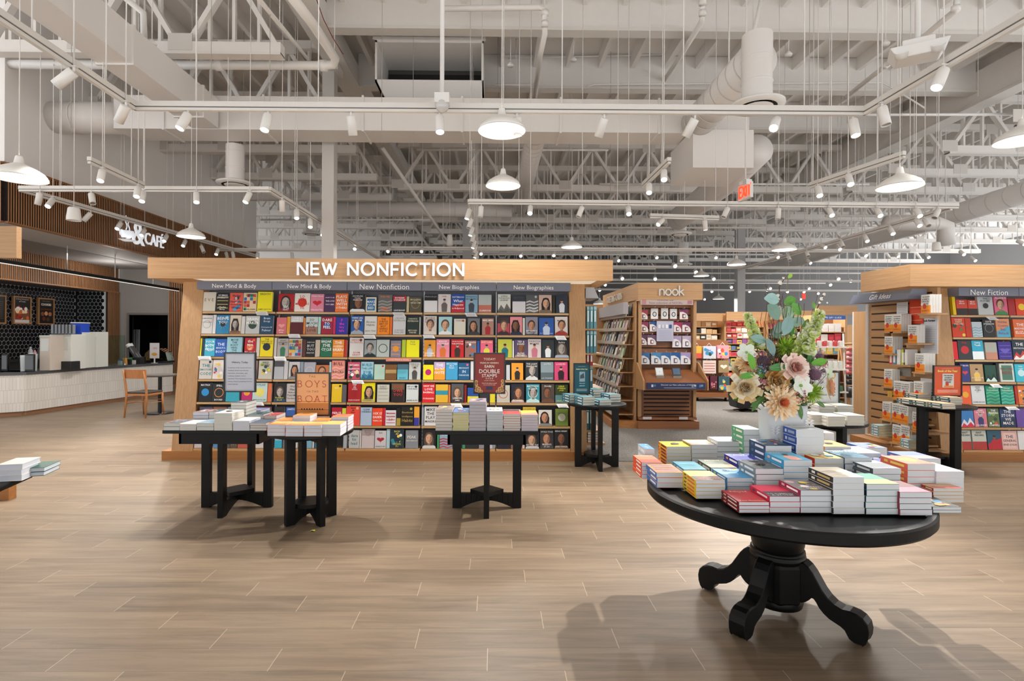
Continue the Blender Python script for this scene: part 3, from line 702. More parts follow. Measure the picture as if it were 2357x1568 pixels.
NF[3] = '''0|1212 1412 270 e4e4e6 9a9aa0 t 1c1a1c PRINCIPLES|
0|1420 1615 278 e0d8d4 c02838 g 6a6260 Lucky|
0|1622 1825 282 2850a0 ffffff l c02838 PATTERSON/What/Happens/in Hollywood
0|1830 2022 272 88b0c8 334050 g 3a4450 FRANKLIN &/BROTHERS|
0|2030 2230 272 b8c0bc ffffff b c07060 |CLARKSON
1|1205 1402 282 dcd4cc 6a5a60 f e8e0d0 MICHELLE/THE LIGHT/WE CARRY|
1|1430 1635 272 a8d8e0 1a1a1a f f4f4f4 -
1|1662 1840 242 e2decf 6a7a90 d d04050 CHANEL||
1|1868 2055 252 74787c ffffff f 3a3c40 -
1|2085 2265 250 b08878 ffffff g b02a30 MAD MEN|
2|1210 1390 260 f0a028 ffffff g c8d0dc |EXTREME/EDUCATION
2|1396 1598 272 f090a8 ffffff g e07830 KNOW/YOURSELF|
2|1620 1815 272 d02028 ffffff g 3a2a20 CHOSE CLOTHES/FOR BATTLE|
2|1828 2005 255 a07068 ffffff k 5a4a48 LABYRINTH|
2|2010 2055 252 2858a8 ffffff n - -
2|2062 2255 262 f06888 fff0a0 g e8e050 SKETCHES|
3|1200 1358 225 f2e210 903050 c c02070 -
3|1362 1535 268 f0a030 ffffff t c8b0d8 THE/BIG FAT/NOTE
3|1540 1725 268 40a0d0 ffffff d 60c0e8 REVOLUTION/IN A/Banquet|
3|1730 1905 258 1a5a88 c8e0f0 d e06080 MIDNIGHT/IN/PARADISE
3|1915 2130 280 d8d8dc 333333 n - -
3|2150 2290 255 a0a8b0 333333 n - -
4|1190 1380 288 e02028 ffffff n - WHY WE/LOVE/BASEBALL/-/POSNANSKI
4|1388 1580 270 3098b0 ffffff tb e8b830 -
4|1583 1615 265 e07840 ffffff n - -
4|1625 1815 282 58585c ffffff f 38383c |LEBRON/JAMES
4|1822 1860 265 8a2020 ffffff n - -
4|1870 2040 222 2050a0 f0e030 b e8d820 -
4|2050 2200 240 303038 ffffff n - -
4|2210 2290 250 e8d830 2a3a90 n - 24
5|1180 1215 275 9aa0a8 333333 n - -
5|1220 1415 288 dedede 222222 n - MIKE/THE/PLAY/MAKERS
5|1430 1600 280 b07060 ffffff d d04050 -
5|1640 1830 262 3a5a88 ffffff n - -
5|1850 2050 262 8a8068 ffffff n - -
5|2070 2270 262 a89088 ffffff n - -
6|1190 1400 282 1c1414 f0e8e0 f d8d8d8 -
6|1415 1448 240 3a9a60 ffffff n - -
6|1452 1650 232 88b0c8 ffffff w c03a40 LINDSEY|
6|1660 1790 240 50505a ffffff n - -
6|1795 1845 240 3a8a60 ffffff n - -
6|1850 2035 240 d8842c 2a2020 b 2a2a2e -
6|2045 2150 240 8a8a98 ffffff n - -
6|2160 2290 240 c8c8d0 333333 n - -'''
NF[4] = '''0|115 350 338 dde0d4 5a5a50 m 6a6a68 LIVING/THE BEATLES/LEGEND|
0|380 620 312 dcdce0 555560 t 343b46 BRITNEY/-|
0|625 852 332 5a5c5c e8e8e8 wd c8c8c8 |CITIZEN/CASH
0|858 1092 328 d4b4a4 ffffff f 7a6a58 -
0|1098 1155 325 2a2a18 c8c830 n - -
0|1165 1385 330 2a3440 c8d0e0 g d8dce4 -
1|110 335 320 c04a58 ffffff tf 3a2a30 -
1|340 562 330 e89098 ffffff f 203048 -
1|568 612 310 d8d8d0 222222 n - -
1|620 845 330 8a8a9a ffffff f 4a4a58 |MY NAME IS/GEDDY LEE
1|860 1135 312 2858a8 e8e8ff g c8d8f0 |On Our Way Home
1|1150 1385 338 dcd4d0 4a4040 f a83028 -/Madonna/-|
2|120 380 332 c8cc48 222222 g 1a7080 -
2|384 415 305 e8e8e8 222222 n - -
2|420 660 326 5a4a70 ffffff f a89080 TED &/DAVID|FILTHY/RICHES
2|665 905 336 dcd0d0 222222 g c87888 THURSTON/MOORE|
2|915 1142 322 2a3238 ffffff g e8ecf0 -
2|1148 1408 318 181c24 e0e0e8 f a8b0c0 Barbra|
3|250 312 248 c8ccd0 333333 n - -
3|335 530 280 f0a030 2a2a2a g 2a2420 -
3|565 775 300 30383c e8e8e8 f d8d8d8 THE LIGHT/SHADOW|
3|815 1030 300 8a9aa0 d8e0e4 b 5a6a70 GOTH|LOL TOLHURST
3|1040 1262 300 d84878 ffd0e0 g 2a1820 LOADED|
4|95 312 285 c8c4b8 b04040 r b86858 -
4|330 548 308 282838 ffffff cf c8a8a0 |RICHARD
4|578 802 306 3898a8 e8f0f0 rf c8e8e8 MATTHEW/SLEEPER|
4|830 1046 308 504440 ffffff f 6a4a3a Dorothy|
4|1055 1266 300 34401c e6e62a b 5a8a90 LESLIE/F*CKING/JONES|LESLIE JONES
5|200 490 270 c83030 ffffff t e8e8e0 -
5|525 740 310 d0b030 6a5a20 t e0c040 ROCKEFELLER|
5|785 1005 262 e4e0d4 7a7a70 f 8a8a88 -
5|1060 1272 282 6a8030 d8e0b0 c c8c8b0 -
6|20 75 225 c0c8d0 333333 n - -
6|110 322 225 202030 ffffff n - HISTORY|
6|330 370 220 8a6a5a ffffff n - -
6|520 560 250 d8c0b8 a04040 n - -
6|568 798 265 18181a f0f0f0 f d8d8dc |BEYOND THE/BATTLE
6|808 1036 310 2e2e33 e8e8e8 f 484848 WORLD STAGE|MAKING/IT SO
6|1044 1276 322 17130f f0f0f0 f 8a7058 BEING HENRY|HENRY WINKLER'''
NF[5] = '''0|1290 1336 262 f0cc20 333333 n - -
0|1342 1500 218 d84830 ffffff b 2a2420 Mitch/Albom|
0|1505 1635 212 d84830 ffffff b 2a2420 Mitch/Albom|
0|1642 1855 262 c4c8c8 555555 yd a8acac THE/FUTURE|
0|1870 2055 278 e06888 ffffff f 40884a ALLENDE|
0|2062 2160 235 b02028 ffffff n - -
0|2170 2330 235 e84820 f0a020 c f8d030 -
1|1285 1470 272 d84020 f8e0c0 k 4a8a3a WHERE/THERE/WAS FIRE|
1|1472 1555 268 c83818 ffffff n - -
1|1562 1705 215 c8d4dc 4a6a7a w 90b8c8 -
1|1715 1885 248 202428 ffffff r 7a7e84 KATE/ATKINSON|
1|1898 2090 262 e0986a 8a4a8a l 50b0d0 Holiday/Country/Inn/Attack
1|2140 2330 255 e87038 ffffff n - THE/MADNESS/ELIZA
2|1280 1365 252 d01828 f0a030 n - -
2|1370 1560 268 303438 e02838 c c02830 Rouge||
2|1566 1726 268 30a8c8 ffffff b e8f4f8 Cutting/Teeth|
2|1748 1915 242 a8aaa0 e8d8c8 b c08870 -
2|1930 2118 252 3a2a88 c8c0f0 hs 6a5ac0 -
2|2128 2330 262 203040 ffffff m c03a30 THE/SPECTACULAR
3|1405 1532 255 303880 ffffff h d03848 AVALON|
3|1540 1725 248 b09068 f4e8c8 g e8c060 |ALICE SADIE/CELINE
3|1745 1905 235 1a4a3c d0e8e0 m 12302c -
3|1908 1945 262 1c1c20 ffffff n - -
3|1955 2150 258 d0d8d0 a02020 i 4a7a68 NO ONE/RIDES
3|2168 2330 250 38b8d0 ffffff c c8e8f0 hope/couple|
4|1405 1552 262 f06030 ffffff c f0b030 -
4|1560 1748 262 dce0e4 1a1a1a n - WHAT/WILD/WOMEN/DO|KARMA BROWN
4|1762 1950 262 2a9a80 d8f0c8 w 50c090 Never/Sometimes|
4|1968 2152 258 2a9a88 d8f0c8 w 50c0a0 Never/Sometimes|
4|2168 2205 258 b03028 ffffff n - -
4|2210 2330 260 e88038 ffffff k f0b040 -
5|1408 1592 262 3a80c8 d83050 m e8ecf0 -
5|1600 1778 262 d88090 ffffff g 3a3a70 STARS/IN YOUR/EYES|CALLENDER
5|1785 1950 262 5a7040 ffffff k 8aa868 THE/WATERS|CAMPBELL
5|1960 2175 262 24426c ffffff b 1a3050 THE/STORM/WE/MADE
5|2185 2330 262 6a4aa0 ffffff n - -
6|1403 1558 268 cacec4 2a2020 b b83a34 EAST/INDIAN|
6|1575 1775 268 cacec4 2a2020 b b83a34 EAST/INDIAN|
6|1785 1980 268 2a5a70 ffffff gl c02834 -
6|1985 2202 262 e8b8b0 4a3a3a i ecc8c0 THE/GENERAL/AND JULIA
6|2215 2330 262 e4e4e4 555555 n - -'''
CROP = [(440, 6.547), (440, 6.547), (790, 6.547), (790, 6.547), None, (1980, 6.032)]
BAYN = ['bay one', 'bay two', 'bay three', 'bay four', 'bay five']
def shelve(bay):
    cnt = {}
    for ln in NF[bay].split('\n'):
        lv, rest = ln.split('|', 1); lv = int(lv)
        x0, x1, h, bg, fg, mo, mc, tx = (rest.split(' ', 7)+[''])[:8]
        x0, x1, h = float(x0), float(x1), float(h)
        ox, sc = CROP[bay] if bay != 4 else ((1130, 7.84) if lv < 3 else (1130, 7.127))
        if tx.startswith('|') and tx.count('|') == 1 and mo == 'n': tx = tx[1:]
        tx = tx.replace('||', '|') if tx.count('|') > 1 else tx
        tx = '' if tx.strip('-/| ') == '' else tx.replace('/-', '/').replace('-/', '/')
        if mc == '-': mc = 'ffffff'
        z = ZS[lv]; yf = yfront(z)+.012
        pxa, pxb = ox+x0/sc, ox+x1/sc
        a = atY(pxa, 900, yf).x; b = atY(pxb, 900, yf).x; w = b-a; hh = h/sc/F*yf*1.0
        i = cnt.get(lv, 0); cnt[lv] = i+1
        cn = colour_name(bg); mw = MW.get(mo[0], '')
        narrow = w < .07
        what = '%s %s' % (cn, 'narrow book seen beside its neighbour' if narrow else 'book')
        if narrow: what = 'slim %s book' % cn
        elif mw: what += ' with '+mw
        where = ('nonfiction '+BAYN[bay]) if bay < 5 else 'new fiction'
        lab = '%s, %s along the %s shelf of %s' % (what, ORD[i], ORD[lv], where)
        put_book(((a+b)/2, yf, z+.0055), w-.004, hh, .034 if not narrow else .045, bg, fg, mo, mc, tx, lab, 'books on %s, %s shelf' % (where, ORD[lv]), tilt=-.0 if False else .13)
for bay in range(6): shelve(bay)
# ================================================================ display cases
SIGNB = mat('6c7182', .4); SIGNW = mat('f4f4f6', .4); WHITEP = mat('ece9e4', .5); SOFLIT = mat('fff1d6', .5, emit=.5)
def header(t, x0, x1, y0, y1, z0, z1, letters=None, th=.025):
    b = B(); b.box(0+x0, x1, y0, y0+th, z0, z1, OAKX); b.box(x0, x1, y1-th, y1, z0, z1, OAKX); h = b.obj('header_board', t)
    b = B(); b.box(x0, x0+th, y0+th, y1-th, z0, z1, OAKY); b.obj('header_end', t)
    b = B(); b.box(x1-th, x1, y0+th, y1-th, z0, z1, OAKY); b.obj('header_end', t)
    b = B(); b.box(x0+th, x1-th, y0+th, y1-th, z0+.09, z0+.105, SOFLIT); b.obj('lit_soffit', t)
    if letters:
        txt, lx0, lx1, lz0, lz1, th2 = letters
        tot = sum(GLY[c][0]+.3 for c in txt)-.3; wide = 1.0
        hh = lz1-lz0
        gap = ((lx1-lx0)/hh-sum(GLY[c][0] for c in txt))/(len(txt)-1)
        xx = lx0
        for wd_ in txt.split(' '):
            k = B(); xx = strokes(k, wd_, xx, lz0, hh, th2, .02, mat('f3f3f5', .35), gap=gap, y=y0-.004)+(GLY[' '][0]+2*gap)*hh; k.obj('sign_lettering', h)
    return h
def case(name, label, x0, x1, nb, hx, hy0, hy1, hz, letters, signs, jambs=((-.21, 0), (0, .21)), talkers=()):
    t = thing(name, label, 'bookcase')
    header(t, hx[0], hx[1], hy0, hy1, hz[0], hz[1], letters)
    # slanted uprights
    for s, (a, c) in enumerate(jambs):
        X = x0 if s == 0 else x1
        if a == c: continue
        b = B(); b.hexa([(X+a, 6.655, .1), (X+c, 6.655, .1), (X+c, 7.6, .1), (X+a, 7.6, .1)], [(X+a, 6.9, hz[0]), (X+c, 6.9, hz[0]), (X+c, 7.35, hz[0]), (X+a, 7.35, hz[0])], OAKZ); b.obj('side_panel', t, bevel=.003)
    b = B(); b.box(x0+jambs[0][0]-.1, x1+jambs[1][1]+.02, 6.63, 7.65, 0, .112, OAKD); b.obj('kickboard', t)
    b = B(); b.hexa([(x0, 6.86, .11), (x1, 6.86, .11), (x1, 6.9, .11), (x0, 6.9, .11)], [(x0, 7.04, hz[0]), (x1, 7.04, hz[0]), (x1, 7.08, hz[0]), (x0, 7.08, hz[0])], GREYBACK); b.obj('back_panel', t)
    bw = (x1-x0)/nb
    for i in range(nb):
        for z in ZS:
            yf = yfront(z); b = B(); b.box(x0+i*bw+.008, x0+(i+1)*bw-.008, yf, 6.93, z-.024, z, SHELFW)
            for q in (x0+i*bw+.012, x0+(i+1)*bw-.03): b.prism([(yf+.04, z-.024), (6.93, z-.024), (6.93, z-.045)], 'x', q, q+.018, OAKZ)
            b.obj('shelf', t)
        if i:
            b = B(); b.bar((x0+i*bw, 6.845, .12), (x0+i*bw, 6.99, hz[0]-.06), .014, .02, mat('b9bcc2', .35, metal=.6), up=(0,1,0))
            for j in range(44): z = .2+j*.045; b.box(x0+i*bw-.004, x0+i*bw+.004, 6.835+.075*z-.012, 6.835+.075*z-.009, z, z+.018, BLACK)
            b.obj('shelf_standard', t)
        s = signs[i]
        b = B(); b.hexa([(x0+i*bw+.003, 6.73, hz[0]-.105), (x0+(i+1)*bw-.003, 6.73, hz[0]-.105), (x0+(i+1)*bw-.003, 6.9, hz[0]-.105), (x0+i*bw+.003, 6.9, hz[0]-.105)],
                        [(x0+i*bw+.003, 6.732, hz[0]), (x0+(i+1)*bw-.003, 6.732, hz[0]), (x0+(i+1)*bw-.003, 6.9, hz[0]), (x0+i*bw+.003, 6.9, hz[0])], SIGNB)
        sg = b.obj('category_sign', t)
        if s:
            b = B(); b.T = Matrix.Translation((x0+(i+.5)*bw, 6.729, hz[0]-.06)); b.text(s, 0, 0, bw*.66, .066, SIGNW, y=-.004, bold=.0); b.obj('sign_lettering', sg)
    return t
pL = atY(460, 660, 6.8).x; pR = atY(1312, 660, 6.8).x
ha = atY(340, 600, 6.45); hb = atY(1411, 600, 6.45)
la = atY(685, 620, 6.42).x; lb = atY(1066, 620, 6.42).x
MAINCASE = case('nonfiction_bookcase', 'long five-bay oak case of face-out new nonfiction under a lettered header', pL, pR, 5, (ha.x, hb.x), 6.45, 7.85, (2.19, 2.435), ('NEW NONFICTION', la, lb, 2.244, 2.376, .026),
     ['New Mind & Body', 'New Mind & Body', 'New Nonfiction', 'New Biographies', 'New Biographies'], jambs=((-.26, -.0), (0, .2)))
qL = atY(2196, 660, 6.8).x
hc = atY(2095, 640, 6.6)
FICT = case('fiction_bookcase', 'oak case of face-out new fiction cut by the frame edge, plain header', qL, qL+.76*3, 3, (hc.x, hc.x+4.2), 6.6, 7.5, (2.16, 2.43), None, ['New Fiction', '', ''], jambs=((-.27, 0), (0, .2)))
# shelf talker cards
def talker(px0, px1, py0, py1, label, Y=6.62):
    a = atY(px0, py0, Y); c = atY(px1, py1, Y-.03); b = B(); m = mat('e6e6e8', .6); w = c.x-a.x
    b.hexa([(a.x+.03, Y-.03, c.z), (c.x, Y-.03, c.z), (c.x, Y-.028, c.z), (a.x+.03, Y-.028, c.z)], [(a.x, Y+.0, a.z), (a.x+w-.03, Y, a.z), (a.x+w-.03, Y+.002, a.z), (a.x, Y+.002, a.z)], m)
    for i in range(3): z = a.z+(c.z-a.z)*(.3+.22*i); b.box(a.x+.03, c.x-.03, Y-.034, Y-.031, z-.0025, z, mat('8a8a90'))
    b.obj('shelf_card', label=label, cat='card', group='white cards clipped to the case shelf edges')
for args in [(588, 618, 717, 726, 'white card under the bright yellow book on the first nonfiction shelf', 6.8), (662, 692, 769, 778, 'white card below the second shelf of nonfiction bay two', 6.78), (455, 487, 820, 829, 'white card at the outer end of the third shelf in nonfiction bay one', 6.75),
    (630, 660, 821, 831, 'white card below the third shelf start of nonfiction bay two', 6.75), (903, 933, 719, 728, 'white card below the first shelf of nonfiction bay three', 6.8), (835, 866, 771, 780, 'white card below the plain white book in nonfiction bay three', 6.78),
    (1069, 1099, 720, 729, 'white card below the first shelf of nonfiction bay four', 6.8), (972, 1002, 771, 779, 'white card below the second shelf start of nonfiction bay four', 6.78), (1276, 1305, 773, 783, 'white card below the second shelf of nonfiction bay five', 6.78),
    (808, 839, 875, 884, 'white card below the fourth shelf of nonfiction bay three', 6.72), (1037, 1066, 929, 939, 'white card below the fifth shelf of nonfiction bay four', 6.7), (1280, 1310, 930, 939, 'white card below the fifth shelf of nonfiction bay five', 6.7),
    (585, 608, 926, 934, 'white card below the fifth shelf of nonfiction bay one', 6.7), (2268, 2300, 729, 737, 'white card below the first fiction shelf', 6.8), (2277, 2309, 884, 893, 'white card below the fourth fiction shelf', 6.72), (2312, 2348, 936, 944, 'white card below the fifth fiction shelf', 6.7)]:
    talker(*args[:5], Y=args[5]-.01)
b = B(); a = atY(889, 824, 6.74); c = atY(947, 832, 6.74); b.box(a.x, c.x, 6.72, 6.723, c.z, a.z, mat('e08a70')); b.text('YOUR MINDFUL READS', (a.x+c.x)/2, (a.z+c.z)/2, .25, .018, WHITEP, y=6.718)
b.obj('shelf_strip', label='salmon printed strip below the third shelf of nonfiction bay three', cat='card')
# ================================================================ display tables
def leg_panel(t, half, top, rot, post=.075, th=.045, arch=.055, rail=.13):
    b = B(); b.T = Matrix.Rotation(rot, 4, 'Z')
    b.box(-half, -half+post, -th/2, th/2, 0, top, BLACKW); b.box(half-post, half, -th/2, th/2, 0, top, BLACKW)
    b.box(-half+post, half-post, -th/2, th/2, top-.06, top, BLACKW)
    n = 10; a0 = half-post
    pts = [(-a0, rail), (a0, rail)]+[(a0-2*a0*i/n, .012+arch*1.3*math.sin(PI*i/n)) for i in range(n+1)]
    for i in range(n):
        xa = -a0+2*a0*i/n; xb = -a0+2*a0*(i+1)/n; za = .004+(rail*.5)*math.sin(PI*i/n); zb = .004+(rail*.5)*math.sin(PI*(i+1)/n)
        b.prism([(xa, za), (xb, zb), (xb, rail), (xa, rail)], 'y', -th/2, th/2, BLACKW)
    b.obj('leg_panel', t, bevel=.002)
def small_table(label, cx, cy_, shape, size, half, rot, plate, h=.75, trot=0.0, apron=None):
    t = thing('display_table', label, 'table', (cx, cy_, 0))
    b = B(); b.T = Matrix.Rotation(trot, 4, 'Z')
    if shape == 'sq': b.box(-size/2, size/2, -size/2, size/2, h-.028, h, BLACKW)
    else: b.lathe([(.001, h), (size-.004, h), (size, h-.004), (size, h-.024), (size-.004, h-.028), (.001, h-.028)], 48, BLACKW, smooth=False)
    b.obj('tabletop', t, bevel=.002)
    ah = apron or (.10 if shape == 'sq' else .05)
    if shape == 'sq':
        for i in range(4):
            k = B(); k.T = Matrix.Rotation(trot+i*PI/2, 4, 'Z'); k.box(-half-.02, half+.02, -half-.02, -half, h-.028-ah, h-.028, BLACKW); k.obj('apron', t)
    leg_panel(t, half, h-.028, rot); leg_panel(t, half, h-.028, rot+PI/2)
    b = B(); b.T = Matrix.Rotation(rot+PI/4, 4, 'Z')
    if shape == 'sq': b.box(-plate, plate, -plate, plate, .13, .165, BLACKW)
    else: b.lathe([(.001, .165), (plate*1.15, .165), (plate*1.15, .135), (.001, .135)], 28, BLACKW, smooth=False)
    b.obj('lower_plate', t, bevel=.002)
    return t
small_table('square black display table beneath the framed history card', -2.28, 4.85, 'sq', .83, .31, 0, .105)
small_table('square black display table beneath the dark red stamps poster', -.064, 4.84, 'sq', .84, .305, 0, .105)
small_table('round black display table holding the orange rowing book poster', -1.51, 4.5, 'rd', .335, .215, PI/4-.04, .12)
small_table('round black table of teal hardcovers beside the nonfiction case', 1.2, 6.36, 'rd', .34, .255, 0, .13)
small_table('round black table under the orange book of the year poster', 5.2, 6.3, 'rd', .345, .25, .0, .12)
small_table('round black table of cream hardcovers behind the flower arrangement', 3.13, 5.1, 'rd', .34, .22, .2, .12)
# ---------------------------------------------------------------- lying books
def lie(bg, w, d, th, fg='ffffff', motif='n', mc='ffffff', text='', spine=None, edge=PAGE, hard=False, seed=1, artb=True, sptext=True):
    """book lying flat: origin at its front lower corner, page edge towards -y, spine at x = 0"""
    rnd = random.Random(seed); b = B(); m = CM(bg); c = .0022 if hard else .0012; o = .003 if hard else 0
    b.box(0, w, 0, d, th-c, th, m); b.box(0, w, 0, d, 0, c, m); b.box(0, c, 0, d, c, th-c, CM(spine or bg))
    if sptext and (spine or bg):
        b.box(-.0004, 0, d*.12, d*.62, th*.32, th*.68, CM(fg if motif != 'S' else mc)); b.box(-.0005, 0, d*.72, d*.86, th*.3, th*.7, CM(mc))
    if artb:
        b.T = Matrix.Translation((w/2, 0, th)) @ Matrix.Rotation(-PI/2, 4, 'X'); art(b, w*.98, d*.98, -.0002, bg, fg, motif, mc, text, rnd)
    p = B(); p.box(c, w-o, o, d-o, c, th-c, edge)
    return b, p
def stack(px0, px1, ptop, Y, n, z0, desc, bg, fg='ffffff', motif='n', mc='ffffff', text='', spine=None, d=.205, group=None, hard=False, rz=0.0, edge=PAGE, name='paperback', jit=.004, lower=None):
    a = atY(px0, ptop, Y); c = atY(px1, ptop, Y); w = (c.x-a.x); h = max(a.z-z0, .012*n); th = h/n; rnd = random.Random(int(px0*7+Y*100))
    NBOOK[0] += 1
    bm, pm = lie(bg, w, d, th-.0006, fg, motif, mc, text, spine, edge, hard, NBOOK[0])
    for i in range(n):     # from the top down
        zz = z0+th*(n-1-i)
        if i == 0: o = bm.obj(name); p = pm.obj('page_block', parent=o); top = o; pg = p
        else:
            if i == 1:
                if lower: bl, pl = lie(lower[i % len(lower)], w, d, th-.0006, fg, 'n', mc, '', None, edge, hard, 3, artb=False)
                else: bl, pl = lie(bg, w, d, th-.0006, fg, 'n', mc, '', spine, edge, hard, 3, artb=False)
                o = bl.obj(name); p = pl.obj('page_block', parent=o); low = o; lpg = p
            else:
                o = low.copy(); COL.objects.link(o); p = lpg.copy(); COL.objects.link(p); p.parent = o
        o.location = (a.x+rnd.uniform(-1, 1)*jit*.5+(.0005 if i else 0), Y+rnd.uniform(0, 1)*jit, zz); o.rotation_euler = (0, 0, rz+rnd.uniform(-1, 1)*jit*1.2)
        tag(o, '%s, %s' % (desc, FROMTOP[i]) if n > 1 else desc, 'book', group or 'books stacked on the round pedestal table')
    return a, w, h
# ---------------------------------------------------------------- pedestal table
RT = (1.575, 3.0); RH = .69
t = thing('pedestal_table', 'big round black pedestal table with scrolled feet, covered in paperback stacks', 'table', (RT[0], RT[1], 0))
b = B(); b.lathe([(.001, RH-.012), (.655, RH-.012), (.66, RH), (.69, RH), (.7, RH-.008), (.7, RH-.05), (.69, RH-.062), (.001, RH-.062)], 180, BLACKW, smooth=False); b.obj('tabletop', t)
b = B(); b.lathe([(.2, .628), (.2, .6), (.15, .58), (.13, .56), (.128, .52), (.136, .47), (.139, .43), (.134, .39), (.126, .365)], 40, BLACKW); b.obj('turned_column', t)
b = B(); b.lathe([(.126, .368), (.137, .362), (.139, .35), (.133, .343), (.141, .336), (.142, .322), (.134, .315), (.13, .305)], 40, BLACKW); b.obj('collar', t)
b = B(); b.lathe([(.13, .31), (.14, .29), (.14, .11), (.13, .095)], 8, BLACKW, smooth=False, a0=PI/8); b.lathe([(.125, .1), (.13, .085), (.125, .06), (.1, .05), (.001, .05)], 32, BLACKW); b.obj('octagonal_hub', t)
LEGP = [(.12, .335), (.155, .33), (.185, .30), (.215, .25), (.245, .20), (.28, .165), (.325, .15), (.37, .155), (.41, .145), (.437, .115), (.445, .075), (.435, .03), (.415, .006), (.365, .006), (.35, .03), (.335, .058), (.3, .07), (.26, .085), (.225, .115), (.205, .15), (.19, .165), (.175, .145), (.15, .12), (.12, .115)]
for ang in (218, 312, 132, 48):
    b = B(); b.T = Matrix.Rotation(math.radians(ang), 4, 'Z'); n = len(LEGP)
    tw = .042
    cx_ = sum(p[0] for p in LEGP)/n
    # spine-wise quads so the curved outline stays clean
    up = LEGP[:13]; lo = LEGP[12:][::-1]
    def at(lst, f):
        k = f*(len(lst)-1); i = min(int(k), len(lst)-2); r = k-i; return (lst[i][0]*(1-r)+lst[i+1][0]*r, lst[i][1]*(1-r)+lst[i+1][1]*r)
    m = 16; U = [at(up, i/m) for i in range(m+1)]; Lw = [at(lo, i/m) for i in range(m+1)]
    vs = []
    for i in range(m+1):
        for yy in (-tw, tw):
            vs += [(U[i][0], yy*.86, U[i][1]), (U[i][0]*1.0, yy, U[i][1]-.007), (Lw[i][0], yy, Lw[i][1])]
    fs = []
    for i in range(m):
        q = i*6; r = q+6
        fs += [(q, r, r+3, q+3), (q+1, r+1, r, q), (q+2, r+2, r+1, q+1), (q+3, r+3, r+4, q+4), (q+4, r+4, r+5, q+5), (q+5, r+5, r+2, q+2)]
    b.add(vs, fs, BLACKW); b.add([vs[i] for i in (0, 1, 2, 5, 4, 3)], [(0, 1, 2, 3, 4, 5)], BLACKW)
    k = m*6; b.add([vs[k+i] for i in (0, 1, 2, 5, 4, 3)], [(5, 4, 3, 2, 1, 0)], BLACKW)
    lg = b.obj('scroll_leg', t)
    b = B(); b.T = Matrix.Rotation(math.radians(ang), 4, 'Z'); b.lathe([(.016, 0), (.016, .008)], 12, BLACK, c=(.395, 0, 0)); b.obj('foot_glide', lg)
G = 'books stacked on the round pedestal table'
